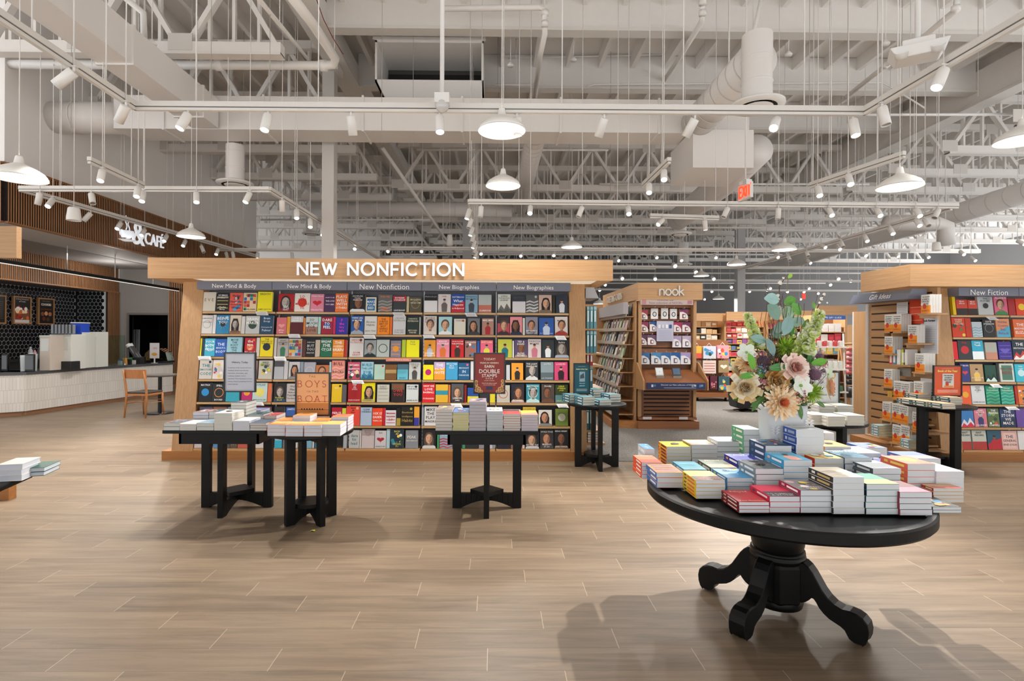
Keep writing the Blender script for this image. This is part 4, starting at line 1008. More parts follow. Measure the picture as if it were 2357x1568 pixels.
RS = [ # px0 px1 ptop Y n desc bg fg motif mc text spine
 (1701.5, 1771, 1156, 2.575, 3, 'red paperback in the low front stack of the round table', 'c02030', 'f4e0d0', 'n', 'e8b0a0', 'Beloved/-|Toni Morrison', '5a1418'),
 (1772, 1841.5, 1143, 2.58, 3, 'pink and grey paperback in the front stack beside the red stack', 'e8385c', 'e8e8e8', 'b', '4a4a54', '|TO SUMMON/A STORM', 'c82848'),
 (1843, 1914, 1129, 2.575, 4, 'patterned grey paperback with a wine spine in the third front stack', '8a8488', 'ffffff', 'k', 'd8b0b8', '|WRITTEN/STARS', 'a01840'),
 (1918, 1990, 1098.5, 2.56, 6, 'cream-topped paperback in the tallest front stack of the round table', 'e6dcc8', 'c8a868', 'w', 'ece4d4', '', '2a2a2e'),
 (1994, 2070, 1114, 2.555, 5, 'green and yellow paperback in the fifth front stack', '3a9a84', 'f0f0e0', 'b', 'd8c868', '', '1a2a3a'),
 (2072, 2146, 1133, 2.54, 4, 'maroon and pink paperback with a lifting cover in the sixth front stack', '7a4450', 'ffffff', 'b', 'e87a90', 'STER|', '8a3040'),
 (2148, 2213, 1167, 2.575, 2, 'dark floral paperback in the lowest stack at the table edge', '3a4444', 'f0f0d8', 'k', 'd8a050', 'WILD|', '303838'),
 (1512, 1573, 1088, 3.0, 3, 'orange-topped paperback with a blue chequered spine near the table edge', 'f08c5a', 'ffffff', 's', '3a78c0', '', '3a78c0'),
 (1602, 1669, 1106, 2.8, 5, 'yellow to black paperback in the stack with the yellow spines', 'e8c850', 'e8503c', 'b', '3a3438', '|CHAIN GANG/ALL-STARS', 'e8c020'),
 (1674, 1738, 1100, 2.86, 4, 'sky blue paperback beside the yellow-spined stack', '3a9ad4', 'ffffff', 'd', 'e8c840', 'THE/ISLAND|', '2a80b8'),
 (1740, 1804, 1079, 2.82, 5, 'slate and white paperback behind the red stack', '4a545c', 'f0f0f0', 'y', 'e4e8ea', 'Glue|', '7a8890'),
 (1805, 1870, 1059.5, 2.83, 6, 'cyan paperback in the tall stack behind the pink stack', '58b4dc', 'ffffff', 'g', 'f0b0a0', 'MAGNOLIA|', '3a98c8'),
 (2009, 2074, 1079, 2.83, 5, 'charcoal-lettered paperback behind the fifth front stack', '7a848c', 'f4f4f4', 't', 'c0ccd4', '|MANHATTAN', '505860'),
 (2089, 2153, 1068, 2.84, 5, 'coral and yellow sunburst paperback in the stack behind the maroon one', 'f08468', 'f8d858', 'c', 'f8d050', '', 'e06850'),
 (2155, 2219, 1085, 2.83, 4, 'white paperback in the stack at the outer edge behind the floral ones', 'e8e8ea', '8a8a90', 's', 'c0c0c8', '', 'c8c8d0'),
 (1477, 1524, 1065, 3.2, 4, 'orange paperback at the outermost corner of the round table', 'f07c54', 'ffffff', 'b', 'e05040', 'HUNGRY|', 'e85428'),
 (1574, 1627, 1081, 3.08, 3, 'teal paperback behind the yellow-spined stack', '3a8ca4', 'd0ecf0', 'w', '5ab0c4', '', '2a7088'),
 (1637, 1698, 1077, 3.07, 3, 'dark olive paperback behind the sky blue stack', '56604c', 'e8e0c8', 'b', 'b09870', 'BRIGHT|', '3a4436'),
 (1700, 1760, 1062, 3.09, 4, 'royal blue paperback in the middle of the round table', '3038a4', 'ffffff', 'n', 'e8a040', 'Cloud/Cuckoo|', '2a2a88'),
 (1762, 1822, 1026, 3.08, 6, 'navy paperback in the tall stack with navy lettered spines', '2c4a68', 'e8eef4', 'k', '4a7090', 'Foxglove|', '24405c'),
 (1875, 1942, 1055, 3.0, 5, 'cream paperback with a red spine beside the cyan stack', 'ead87a', 'd84838', 'k', 'e89868', 'SUPER|', 'd83428'),
 (1944, 2007, 1054, 2.99, 5, 'deep blue paperback next to the red-spined stack', '2a6484', 'e8f0f4', 'w', '4a90a8', 'REMARKABLE/CREATURES|', '1a4a64'),
 (2030, 2089, 1064, 3.04, 4, 'violet paperback with pale shapes in the right-hand rear stacks', '4c50a4', 'f0e8b0', 'k', 'e8e0a0', '', '3a3c88'),
 (2100, 2165, 1056, 3.05, 4, 'blue and rose sunset paperback beyond the sunburst stack', '6a80c4', 'f8c8c0', 'b', 'e89a9a', '', '5068a8'),
 (1534, 1591, 1028, 3.5, 6, 'yellow paperback with red patterned spines at the rear rim', 'f2e014', '222222', 'y', 'e8d010', '|MAKING/OF', 'd05828'),
 (1592, 1651, 1024, 3.49, 5, 'tan and grey paperback beside the yellow rear stack', 'c8b488', '4a4440', 'b', '7a7470', '', '8a7860'),
 (1652, 1710, 1016.5, 3.48, 5, 'slate-topped paperback in the third rear stack', '6a747c', 'ffffff', 'n', 'e0e0e0', 'MISTRESS/OF|', 'd8dcdc'),
 (1712, 1751, 989, 3.42, 7, 'green paperback in the tall rear stack beside the vase', '70b48c', 'f4f0d0', 'b', '9acca8', '', '5aa078'),
 (1833, 1897, 989, 3.2, 7, 'white paperback with blue banded spines in front of the vase', 'e6ebf0', '9aaac0', 'w', 'd4dce4', '', '2850a4'),
 (1899, 1960, 1028, 3.27, 4, 'orange paperback beside the blue banded stack', 'f0ac54', '5a3018', 'y', 'f4c878', '', 'e08838'),
 (1990, 2043, 1031, 3.37, 3, 'periwinkle paperback at the rear rim', '7484c8', 'f0f0f8', 'k', 'a0b0e0', '', '5060a0'),
 (1966, 2028, 1043, 3.16, 4, 'white-topped paperback beside the orange rear stack', 'e8ecee', 'a0a8b0', 'w', 'dde4e8', '', 'c0c8d0'),
 (1485, 1507, 1034, 3.42, 3, 'small blue and white paperback at the rim behind the orange corner stack', '5090cc', 'ffffff', 'k', 'ffffff', '', 'd8dce0'),
 (1899, 1921, 997, 3.5, 5, 'narrow white paperback tucked behind the blue banded stack', 'e0e4e4', '888888', 'n', 'c0c8c8', '', 'd0d4d4')]
for (x0, x1, pt, Y, n, desc, bg, fg, mo, mc, tx, sp) in RS:
    d = .2
    if Y > 3.3: d = .17
    if Y == 3.5 and x0 > 1890: d = .1
    if x0 == 1833: Y = 3.1; d = .14
    stack(x0, x1, pt, Y, n, RH if Y > 2.6 and Y < 3.6 else RH, desc, bg, fg, mo, mc, tx, sp, d=d, name='paperback', edge=mat('dcdfe2', .7, noise=.04, nscale=300))
stack(2149, 2218, 1124, 2.745, 4, RH, 'tan and red paperback between the floral and white edge stacks', 'e0b888', 'f0e0c0', 'b', 'c05048', '', 'b04040', d=.08, name='paperback')
# ---------------------------------------------------------------- small table stacks
ZT = .75; GRE = mat('cfcfc8', .8, noise=.05, nscale=300); LAV = mat('ccd0da', .8, noise=.04, nscale=300); TAN = mat('cdc9c4', .8, noise=.04, nscale=300)
T1 = 'paperbacks on the table with the history card'
for i, (x0, x1, pt, Y, n, bg, fg, mo, mc, tx, ed) in enumerate([
  (376, 413, 974, 4.43, 2, '5a6470', 'e8e8e8', 'k', '9aa4b0', '', GRE), (414, 451, 976, 4.43, 2, 'e4e2e0', '888888', 's', 'c8c4c0', '', TAN), (452, 491, 974, 4.43, 2, '7a9ab4', 'f0f0f0', 'w', 'b8ccd8', '', GRE),
  (493, 534, 951, 4.43, 5, 'e8e0d4', 'b06050', 'y', 'e8c0b0', '', GRE), (536, 574, 969, 4.43, 2, 'e4dcd4', '8a7a70', 'n', 'e0d0c0', '', LAV), (575, 613, 974, 4.43, 3, '3a4a5c', 'e0e0e8', 'w', '6a7a90', '', TAN)]):
    stack(x0, x1, pt, Y, n, ZT, '%s-topped paperback, %s stack along the front of the history table' % (colour_name(bg), ORD[i]), bg, fg, mo, mc, tx, None, d=.21, group=T1, edge=ed, name='trade_paperback')
for i, (x0, x1, pt, Y, n, bg, mo, mc, ed) in enumerate([
  (444, 480, 949, 4.68, 4, '8a6a6a', 'k', 'c8c8d0', LAV), (481, 516, 948, 4.68, 4, '6a7484', 'k', 'b04838', GRE), (531, 566, 927, 4.68, 7, '5a5a68', 'k', 'c8c0c0', GRE), (568, 606, 955, 4.68, 3, '3a5a60', 'y', 'c8d8e0', TAN), (607, 636, 957, 4.68, 3, 'a04048', 'k', 'e0d8d8', TAN), (560, 600, 945, 4.93, 4, '3a4488', 'w', 'c0c8e0', LAV)]):
    stack(x0, x1, pt, Y, n, ZT, '%s-topped paperback, %s stack in the rows behind on the history table' % (colour_name(bg), ORD[i]), bg, 'ffffff', mo, mc, '', None, d=.2, group=T1, edge=ed, name='trade_paperback')
T2 = 'rowing paperbacks on the small round table'
for i, (x0, x1, pt, Y, n) in enumerate([(615, 656, 977.5, 4.2, 3), (657, 697, 978.5, 4.18, 3), (699, 739.5, 978.5, 4.18, 3), (741, 783, 977, 4.2, 3)]):
    stack(x0, x1, pt, Y, n, ZT, 'orange-covered paperback, %s front stack under the rowing poster' % ORD[i], 'e8a860', 'b84028', 'b' if i < 3 else 'n', 'd08040', 'BOAT|' if i < 3 else '', 'c83040', d=.17, group=T2, edge=LAV, name='trade_paperback')
for i, (x0, x1, pt, Y, n) in enumerate([(634, 672, 968, 4.39, 4), (674, 714, 957, 4.39, 5), (717, 757, 969, 4.39, 4), (762, 801, 960, 4.42, 5)]):
    stack(x0, x1, pt, Y, n, ZT, 'orange-covered paperback, %s stack of the second row under the rowing poster' % ORD[i], 'e8a860' if i < 3 else 'c86858', 'b84028', 'b', 'd08040', 'THE BOYS/IN THE/BOAT|', 'c83040', d=.17, group=T2, edge=LAV, name='trade_paperback')
T3 = 'magazine-size paperbacks on the table with the stamps poster'
for i, (x0, x1, pt, n, bg, mo, mc, ed, low) in enumerate([(1003, 1041, 943, 7, '8a7a70', 'k', 'c8c0b8', TAN, None), (1042, 1079, 949, 7, '5a7ab0', 'k', 'd8e0b0', mat('cbc5a0', .8), ['d8d858']), (1080, 1119, 925, 9, '9a8a98', 'k', 'e8c8c8', mat('b9b6bd', .8), None),
   (1121, 1158, 947, 7, 'b8b8c4', 'k', 'e06a6a', mat('c4c8cc', .8), None), (1159, 1198, 953, 7, 'c83030', 't', '3a2a2a', GRE, None), (1200, 1238, 955, 6, 'f0b040', 'l', 'e08070', mat('c8c2cc', .8), ['b8a8a0'])]):
    stack(x0, x1, pt, 4.45, n, ZT, '%s-topped book, %s stack from left under the dark red poster' % (colour_name(bg), ORD[i]), bg, 'ffffff', mo, mc, '', None, d=.26, group=T3, edge=ed, lower=low, name='trade_paperback', jit=.006)
def hstack(x, y, z0, n, desc, bg, w, d, th, rz, grp, motif='k', mc='ffffff', edge=PAGE, spine=None):
    bm, pm = lie(bg, w, d, th-.0008, 'ffffff', motif, mc, '', spine, edge, True, 5); top = None
    for i in range(n):
        if top is None: o = bm.obj('hardcover_book'); p = pm.obj('page_block', parent=o); top = o
        else: o = top.copy(); COL.objects.link(o); p = top.children[0].copy(); COL.objects.link(p); p.parent = o
        o.location = (x+random.uniform(-.004, .004), y+random.uniform(-.004, .004), z0+th*(n-1-i)); o.rotation_euler = (0, 0, rz+random.uniform(-.02, .02))
        tag(o, '%s, %s' % (desc, FROMTOP[i]) if n > 1 else desc, 'book', grp)
T4 = 'teal hardcovers on the round table beside the nonfiction case'
for i, (px, py, n) in enumerate([(1342, 934, 3), (1380, 934, 2), (1404, 927, 3), (1365, 920, 4), (1311, 928, 3)]):
    q = atZ(px, py, ZT); hstack(q.x, q.y, ZT, n, 'teal hardcover, %s on the round table' % ['front stack', 'second front stack', 'outer stack', 'rear stack', 'stack nearest the oak case'][i], '5a90a0', .15, .22, .031, .30, T4, 'w', '9ac4cc', mat('d8d4c8', .8), '2a6878')
T5 = 'red-brown banded hardcovers under the orange poster'
for i, (px, py, n) in enumerate([(2096, 932, 2), (2131, 937, 2), (2168, 942, 2), (2112, 925, 3), (2148, 925, 4), (2186, 933, 3)]):
    q = atZ(px, py, ZT); hstack(q.x, q.y, ZT, n, 'pale hardcover with orange edge bands, %s of the poster table' % ['first front stack', 'middle front stack', 'third front stack', 'first rear stack', 'tallest rear stack', 'third rear stack'][i], 'c8aa88', .16, .2, .03, .06, T5, 'n', 'e8e0d0', mat('dad8cc', .8), '3a6a70')
T6 = 'cream hardcovers behind the flower arrangement'
for i, (px, py, n) in enumerate([(1868, 978, 3), (1906, 982, 3), (1950, 980, 3), (1885, 962, 4), (1928, 962, 4)]):
    q = atZ(px, py, ZT); hstack(q.x, q.y, ZT, n, 'cream hardcover, %s on the table behind the flowers' % ['first front stack', 'middle front stack', 'outer front stack', 'first rear stack', 'second rear stack'][i], 'dedbd0', .155, .2, .03, .0, T6, 'n', 'b0a898', mat('d4d2c8', .8))
# ---------------------------------------------------------------- framed signs
def framed(px0, px1, py0, py1, Y, label, bg, draw, pole=None, frame='0c0c0d', fw=.012):
    a = atY(px0, py0, Y); c = atY(px1, py1, Y); w = c.x-a.x; h = a.z-c.z
    t = thing('sign_holder', label, 'sign', (a.x+w/2, Y, c.z-(pole or 0)))
    o = pole or 0; b = B(); m = mat(frame, .35)
    b.box(-w/2, -w/2+fw, -.008, .012, o, o+h, m); b.box(w/2-fw, w/2, -.008, .012, o, o+h, m); b.box(-w/2+fw, w/2-fw, -.008, .012, o, o+fw, m); b.box(-w/2+fw, w/2-fw, -.008, .012, o+h-fw, o+h, m); b.box(-w/2+fw, w/2-fw, .006, .012, o+fw, o+h-fw, m)
    b.obj('frame', t)
    b = B(); b.T = Matrix.Translation((0, -.001, o+h/2)); b.box(-w/2+fw, w/2-fw, 0, .004, -h/2+fw, h/2-fw, CM(bg)); draw(b, w-2*fw, h-2*fw); b.obj('printed_sheet', t)
    if pole:
        b = B(); b.box(-.006, .006, 0, .01, .004, pole, m); b.box(-.05, .05, -.04, .05, 0, .004, m); b.obj('stem', t)
    return t
T_ = lambda b, s, x, z, w, h, c, bold=.0, y=-.0012: b.text(s, x, z, w, h, CM(c), y=y, bold=bold)
def d_hist(b, w, h):
    for (x0, x1, z0, z1) in ((-.47, .47, .475, .48), (-.47, .47, -.48, -.475), (-.47, -.465, -.48, .48), (.465, .47, -.48, .48)): b.box(x0*w, x1*w, -.0006, 0, z0*h, z1*h, CM('6a7684'))
    T_(b, 'History, Today', 0, .27*h, .55*w, .07*h, '3a3e48', .01)
    for i, s in enumerate(['A selection of the newest and most', 'revelatory books from the best', 'historians, journalists, and', 'nonfiction authors, now in', 'paperback. From Antiquity to recent', 'history, there\'s something here for', 'every interest.']):
        b.text(s, -.41*w, (.12-i*.073)*h, .0235*len(s)*w, .05*h, CM('50545e'), y=-.0012, align='l')
framed(516, 589, 811, 903, 4.95, 'black framed grey card headed History Today on the square table', 'c9ccd4', d_hist, pole=atY(550, 903, 4.95).z-ZT)
def d_boat(b, w, h):
    b.quad((-w/2, -.0004, -h/2), (w/2, -.0004, -h/2), (w/2, -.0004, -.17*h), (-w/2, -.0004, -.17*h), CM('c8803c')); b.quad((-w/2, -.0005, -.19*h), (w/2, -.0005, -.19*h), (w/2, -.0005, -.215*h), (-w/2, -.0005, -.215*h), CM('f0b868'))
    T_(b, 'T H E', -.02*w, .43*h, .2*w, .05*h, '7a5a3a', 0); T_(b, 'I N  T H E', 0, .065*h, .42*w, .045*h, '7a5a3a', 0)
    for txt, z in (('BOYS', .25), ('BOAT', -.115)):
        xs = [-.46, -.22, .06, .3]
        for ch, x in zip(txt, xs):
            g = B(); strokes(b, ch, x*w, (z-.075)*h, .15*h, .0042, .0006, CM('b8452a'), y=-.0008)
            for st in GLY[ch][1]:
                if len(st) == 2 and abs(st[0][0]-st[1][0]) < .5:
                    for p in st:
                        if p[1] in (0, 1): xx = x*w+p[0]*.15*h; zz = (z-.075)*h+p[1]*.15*h; b.box(xx-.008, xx+.008, -.0016, -.0008, zz-.001, zz+.001, CM('b8452a'))
    b.box(-w/2, w/2, -.0012, -.0006, -.385*h, -.378*h, CM('1a1410'))
    for i in range(9): x = (-.34+i*.08)*w; b.ball((x, -.001, -.365*h), .0055, CM('1a1410'), 6, 4, (1, .2, 1.4)); b.bar((x, -.001, -.375*h), (x+.014, -.001, -.395*h), .001, .002, CM('1a1410'), up=(0,1,0))
framed(680, 760, 857, 958, 4.63, 'orange rowing book poster in a black frame above the small round table', 'efb27a', d_boat, pole=atY(720, 958, 4.63).z-ZT)
def d_stamp(b, w, h):
    for s, z, ww, hh in (('TODAY!', .37, .4, .065), ('PREMIUM MEMBERS', .27, .76, .04), ('EARN', .18, .36, .07), ('DOUBLE', .055, .72, .1), ('STAMPS', -.06, .54, .08), ('O X O O', -.135, .26, .04), ('10 STAMPS = $5 REWARD', -.19, .5, .02), ("Now's the time to join!", -.255, .6, .04), ('Ask a bookseller for details.', -.3, .42, .022)):
        T_(b, s, 0, z*h, ww*w, hh*h, 'f4e4d0' if z > .2 or z < -.1 else 'f8f2ea', .01)
    for i, (x, z) in enumerate([(-.44, -.44), (-.36, -.46), (-.28, -.47), (-.42, -.37), (-.45, -.29), (-.35, -.4), (.44, -.44), (.36, -.46), (.28, -.47), (.42, -.37), (.45, -.29), (.35, -.4), (.45, -.2), (-.45, -.22)]):
        b.disc((x*w, -.0008-.0002*(i % 3), z*h), .016, .016, CM('d8b070'), 12); b.disc((x*w, -.0016, z*h), .009, .009, CM('a86a3a'), 10)
    b.box(-.11*w, .11*w, -.002, -.0006, -.43*h, -.34*h, CM('24304c'))
framed(1090, 1163, 812, 907, 4.95, 'dark red double stamps poster in a black frame on the square table', '8e2a1e', d_stamp, pole=atY(1126, 907, 4.95).z-ZT)
def d_teal(b, w, h):
    T_(b, 'Author of the Year', 0, .33*h, .8*w, .08*h, 'e8e0a0', .03); T_(b, 'OUR BOOKSELLERS PICK', 0, .42*h, .5*w, .03*h, 'd0dce0')
    b.quad((-.16*w, -.0006, -.1*h), (.22*w, -.0006, -.1*h), (.22*w, -.0006, .24*h), (-.16*w, -.0006, .24*h), CM('8aa4b0')); b.quad((-.12*w, -.001, .0), (.18*w, -.001, .02*h), (.14*w, -.001, .2*h), (-.1*w, -.001, .12*h), CM('3a4a54'))
    T_(b, 'THE LOST', .03*w, -.16*h, .4*w, .06*h, '9ac8d8', .03); T_(b, 'LIBRARY', .03*w, -.24*h, .4*w, .06*h, '9ac8d8', .03)
    for i in range(3): b.box(-.36*w, .36*w, -.001, 0, (-.36-i*.03)*h, (-.35-i*.03)*h, CM('c0d4d8'))
framed(1320, 1358, 836, 908, 6.5, 'teal author poster in a black frame on the round table', '12505e', d_teal)
def d_boty(b, w, h):
    T_(b, 'Book of the Year', 0, .34*h, .74*w, .08*h, 'f8e070', .04); T_(b, 'OUR BOOKSELLERS PICK', 0, .42*h, .46*w, .03*h, 'f8d8b0')
    b.box(-.2*w, .22*w, -.004, 0, -.24*h, .24*h, CM('dcdcd8'))
    for i, s in enumerate(['THE HEAVEN', '& EARTH', 'GROCERY', 'STORE']): b.text(s, .01*w, (.18-i*.075)*h, .34*w, .05*h, CM('2a3038'), y=-.005, bold=.04)
    b.disc((-.03*w, -.0052, -.12*h), .02, .03, CM('c83a28')); b.box(-.14*w, .2*w, -.0056, -.0042, -.23*h, -.17*h, CM('e8902c'))
    for i in range(3): b.box(-.38*w, .38*w, -.001, 0, (-.34-i*.035)*h, (-.325-i*.035)*h, CM('f8d0c0'))
framed(2148, 2214, 841, 912, 6.42, 'orange book of the year poster in a black frame', 'e05a2a', d_boty)
def d_clear(b, w, h):
    b.disc((.28*w, -.001, .42*h), .035, .035, CM('e8a040')); T_(b, 'atomic habits', .1*w, -.12*h, .6*w, .06*h, '3a3a3a'); T_(b, 'James Clear', -.1*w, -.36*h, .6*w, .06*h, '2a2a2a', .03)
    for i in range(3): b.box(-.3*w, .3*w, -.001, 0, (.2-i*.06)*h, (.21-i*.06)*h, CM('9a9a98'))
framed(1862, 1932, 855, 942, 5.45, 'pale poster in a black frame behind the flowers', 'd6dad8', d_clear, pole=atY(1900, 942, 5.45).z-ZT)
# ================================================================ light fixtures
TRK = mat('dedad4', .4); HEAD = mat('e4e1dc', .35)
E_SPOT, E_PEND = 260, 100
def track(a, b_, label, drops=2, w=.06, h=.1, ztop=DZ, grp='suspended light tracks'):
    a = Vector(a); b_ = Vector(b_); t = thing('light_track', label, 'track light rail', a, group=grp)
    o = Vector((0, 0, 0)); e = b_-a; b = B(); b.bar(o, e, w, h*.55, TRK); b.bar(o-Vector((0, 0, h*.52)), e-Vector((0, 0, h*.52)), w*.7, h*.3, TRK); b.obj('rail_body', t)
    b = B(); b.bar(o-Vector((0, 0, h*.3)), e-Vector((0, 0, h*.3)), w*.74, h*.08, mat('77726c', .5)); b.obj('rail_groove', t)
    for i in range(drops):
        p = e*((i+.5)/drops); c = B(); c.tube([p, p+Vector((0, 0, ztop-a.z-p.z))], .006, METALW, n=6); c.obj('hanger_rod', t)
    return t
hp = [None]
def head(loc, tilt, az, lit=True, label='', energy=None, stem=True, grp='track spotlights', L=.2, r=.048, ang=62, col=LIGHT_COL):
    """cylinder spotlight under a track; tilt from straight down, az the compass direction it leans towards"""
    key = (lit, L, r)
    if hp[0] is None: hp[0] = {}
    if key not in hp[0]:
        b = B(); b.tube([(0, 0, 0), (0, 0, -.05)], .012, METALW, n=8); b.box(-.03, .03, -.018, .018, -.012, .0, TRK); k1 = b.obj('bracket')
        b = B(); b.lathe([(.001, 0), (r*.93, 0), (r, -.008), (r, -L), (r*.9, -L), (r*.86, -L+.02)], 20, HEAD); k2 = b.obj('lamp_housing')
        b = B(); b.lathe([(.001, -L+.012), (r*.88, -L+.012)], 20, GLOW if lit else mat('8a8680', .4)); b.lathe([(r*.88, -L+.012), (r*.88, -L+.004)], 20, METALW); k3 = b.obj('lens')
        hp[0][key] = (k1.data, k2.data, k3.data)
        for n in (k1, k2, k3): bpy.data.objects.remove(n)
    t = thing('track_spotlight', label, 'spotlight', loc, group=grp); m = hp[0][key]
    o1 = bpy.data.objects.new('bracket', m[0]); o2 = bpy.data.objects.new('lamp_housing', m[1]); o3 = bpy.data.objects.new('lens', m[2])
    for o in (o1, o2, o3): COL.objects.link(o)
    o1.parent = t; o2.parent = t; o3.parent = o2; o2.location = (0, 0, -.05)
    d = Vector((math.sin(tilt)*math.cos(az), math.sin(tilt)*math.sin(az), -math.cos(tilt)))
    o2.rotation_mode = 'QUATERNION'; o2.rotation_quaternion = d.to_track_quat('-Z', 'Y')
    if stem: k = B(); k.tube([(0, 0, -.01), (0, 0, DZ-loc[2])], .006, METALW, n=5); k.obj('stem', t)
    if lit and energy:
        p = Vector(loc)+Vector((0, 0, -.05))+d*(L+.01)
        lamp('spotlight_beam', 'SPOT', p, energy, None, size=.025, spot=math.radians(ang), aim=p+d, blend=.6, col=col)
    return t
ZTk = 4.0
A = P(310, 238, 1); 
def onz(px, py, z): return atZ(px, py, z)
fa = onz(310, 240, ZTk); fb = onz(1990, 252, ZTk)
track(fa, fb, 'long white light track crossing in front of the nonfiction case', 6)
track(onz(-40, 4, ZTk), fa, 'white light track coming forward on the cafe side', 2)
track(fb, onz(2400, 10, ZTk), 'white light track coming forward past the emergency light', 2)
Y1 = fa.y
az = lambda d: math.radians(d)
front = [(433, .45, 235, 1, 700), (617, .35, 262, 1, 700), (808, .35, 85, 1, 130), (1012, .3, 280, 1, 400), (1190, .25, 75, 1, 130), (1391, .5, 120, 1, 60), (1600, .6, 130, 1, 60), (1787, .8, 232, 1, 2100), (1963, .3, 265, 1, 200)]
for i, (px, tl, a, lit, en) in enumerate(front):
    q = atY(px, 244, Y1); q.z = ZTk-.055; head(q, tl, az(a), bool(lit), 'white spotlight, %s along the crossing front track' % ORD[i], en, stem=False, ang=84 if en > 1000 else 70)
for i, (px, py, tl, a, lit, en) in enumerate([(170, 160, .85, 185, 1, 700), (290, 240, .8, 150, 1, 800)]):
    q = onz(px, py-8, ZTk-.05); head(q, tl, az(a), True, 'tilted white spotlight, %s on the cafe-side forward track' % ['nearer', 'farther'][i], en)
for i, (px, py, tl, a, lit, en) in enumerate([(2172, 148, .5, 200, 1, 420), (2030, 236, .2, 300, 0, 0)]):
    q = onz(px, py, ZTk-.05); head(q, tl, az(a), bool(lit), 'white spotlight, %s on the forward track by the emergency light' % ['nearer lit one', 'farther unlit one'][i], en)
# second crossing track
sa = onz(1080, 462, ZTk); sb = onz(2205, 472, ZTk); track(sa, sb, 'second light track crossing behind the two pendants', 5)
se = onz(1102, 600, ZTk); track(sa, se, 'light track running away from the corner behind the pendants', 4)
for i, (px, tl, lit) in enumerate([(1108, .1, 0), (1221, .2, 1), (1340, .4, 0), (1446, .3, 1), (1675, .5, 0), (1792, .1, 0), (1908, .3, 1), (2018, .4, 1), (2108, .4, 1), (2160, .6, 0)]):
    q = atY(px, 470, sa.y); q.z = ZTk-.055; head(q, .7 if lit else tl, az(262) if lit else az(200), bool(lit), 'white spotlight, %s along the second crossing track' % ORD[i], 110 if lit else None)
for i in range(8):
    f = (i+.3)/7.5*.8; q = sa+(se-sa)*f; q.z = ZTk-.055; head(q, .35, az(220), i % 2 == 0, 'white spotlight, %s along the receding track behind the pendants' % ORD[i], 260 if i in (2, 5) else None)
# cafe tracks
ca = onz(45, 432, ZTk); cb = onz(590, 588, ZTk); track(ca, cb, 'long sloping-looking light track in front of the slatted cafe fascia', 5)
cc = onz(620, 434, ZTk); track(ca, cc, 'crossing light track between the cafe and the square column', 3)
cd_ = onz(885, 602, ZTk); track(cc, cd_, 'light track running away behind the square column', 4)
ce = onz(745, 575, ZTk); track(onz(500, 573, ZTk), ce, 'short crossing light track above the nonfiction header', 2)
track(onz(205, 365, ZTk), onz(330, 424, ZTk), 'short light track segment high on the cafe side', 2)
for i, (px, py, tl, a, lit) in enumerate([(92, 438, .15, 200, 0), (122, 453, .1, 90, 1), (209, 485, .6, 210, 0), (278, 508, .45, 0, 1), (333, 524, .3, 250, 1), (384, 538, .25, 300, 1), (427, 550, .1, 0, 1), (463, 562, .5, 340, 0), (502, 571, .1, 0, 1), (535, 576, .3, 340, 0)]):
    q = onz(px, py, ZTk-.06); head(q, .7 if lit else tl, az(275) if lit else az(a), bool(lit), 'pale spotlight, %s along the track before the cafe fascia' % ORD[i], 200 if i in (1, 4, 6, 8) else None, grp='cafe spotlights')
for i, (px, py, tl, a, lit, en) in enumerate([(236, 385, .2, 250, 1, 240), (318, 424, .1, 90, 1, 240), (330, 436, .1, 0, 1, 0), (210, 440, .5, 320, 0, 0), (452, 438, .5, 300, 1, 700), (575, 438, .2, 250, 1, 500), (649, 455, .15, 90, 0, 0), (683, 478, .2, 300, 1, 240), (714, 500, .2, 320, 1, 0), (742, 520, .2, 320, 1, 240), (520, 577, .2, 90, 1, 500), (593, 579, .1, 90, 1, 0), (672, 579, .4, 300, 0, 0)]):
    q = onz(px, py, ZTk-.06); head(q, max(tl, .5) if lit else tl, az(a if en and en > 400 else 290) if lit else az(a), bool(lit), 'white spotlight, %s of the scattered heads between cafe and column' % ORD[i], en or None, grp='cafe spotlights', stem=True)
# short tracks
sx = track(onz(1541, 366, 4.1), onz(1481, 424, 4.1), 'short light track slanting above the e-reader kiosk', 2)
for i, (px, py, tl) in enumerate([(1528, 386, .15), (1494, 418, .1)]): q = onz(px, py, 4.05); head(q, .6, az(255), True, 'white spotlight, %s on the short slanting track' % ['nearer', 'farther'][i], 130)
track(onz(1496, 495, 4.0), onz(1654, 500, 4.0), 'short level light track above the e-reader kiosk', 1)
for i, (px, py, tl, a) in enumerate([(1526, 500, .9, 215), (1622, 502, .1, 0)]): q = onz(px, py, 3.95); head(q, tl, az(a), True, 'white spotlight, %s on the short level track' % ORD[i], 320)
track(onz(2082, 352, 4.0), onz(1866, 424, 4.0), 'light track slanting below the right girder', 2)
for i, (px, py) in enumerate([(1952, 396), (1882, 424)]): q = onz(px, py, 3.95); head(q, .6, az(255), True, 'white spotlight, %s on the track below the girder' % ['nearer', 'farther'][i], 130)
# long slanting track to the right with heads
track(onz(2190, 476, 4.0), onz(1700, 620, 4.0), 'long light track receding over the flower arrangement', 5)
for i, (px, py, lit) in enumerate([(2128, 500, 0), (2108, 500, 1), (2048, 520, 1), (1990, 538, 1), (1935, 552, 0), (1856, 575, 0), (1814, 585, 0)]):
    q = onz(px, py, 3.94); head(q, .7, az(262), bool(lit), 'white spotlight, %s along the long receding track' % ORD[i], 150 if i in (1, 3) else None)
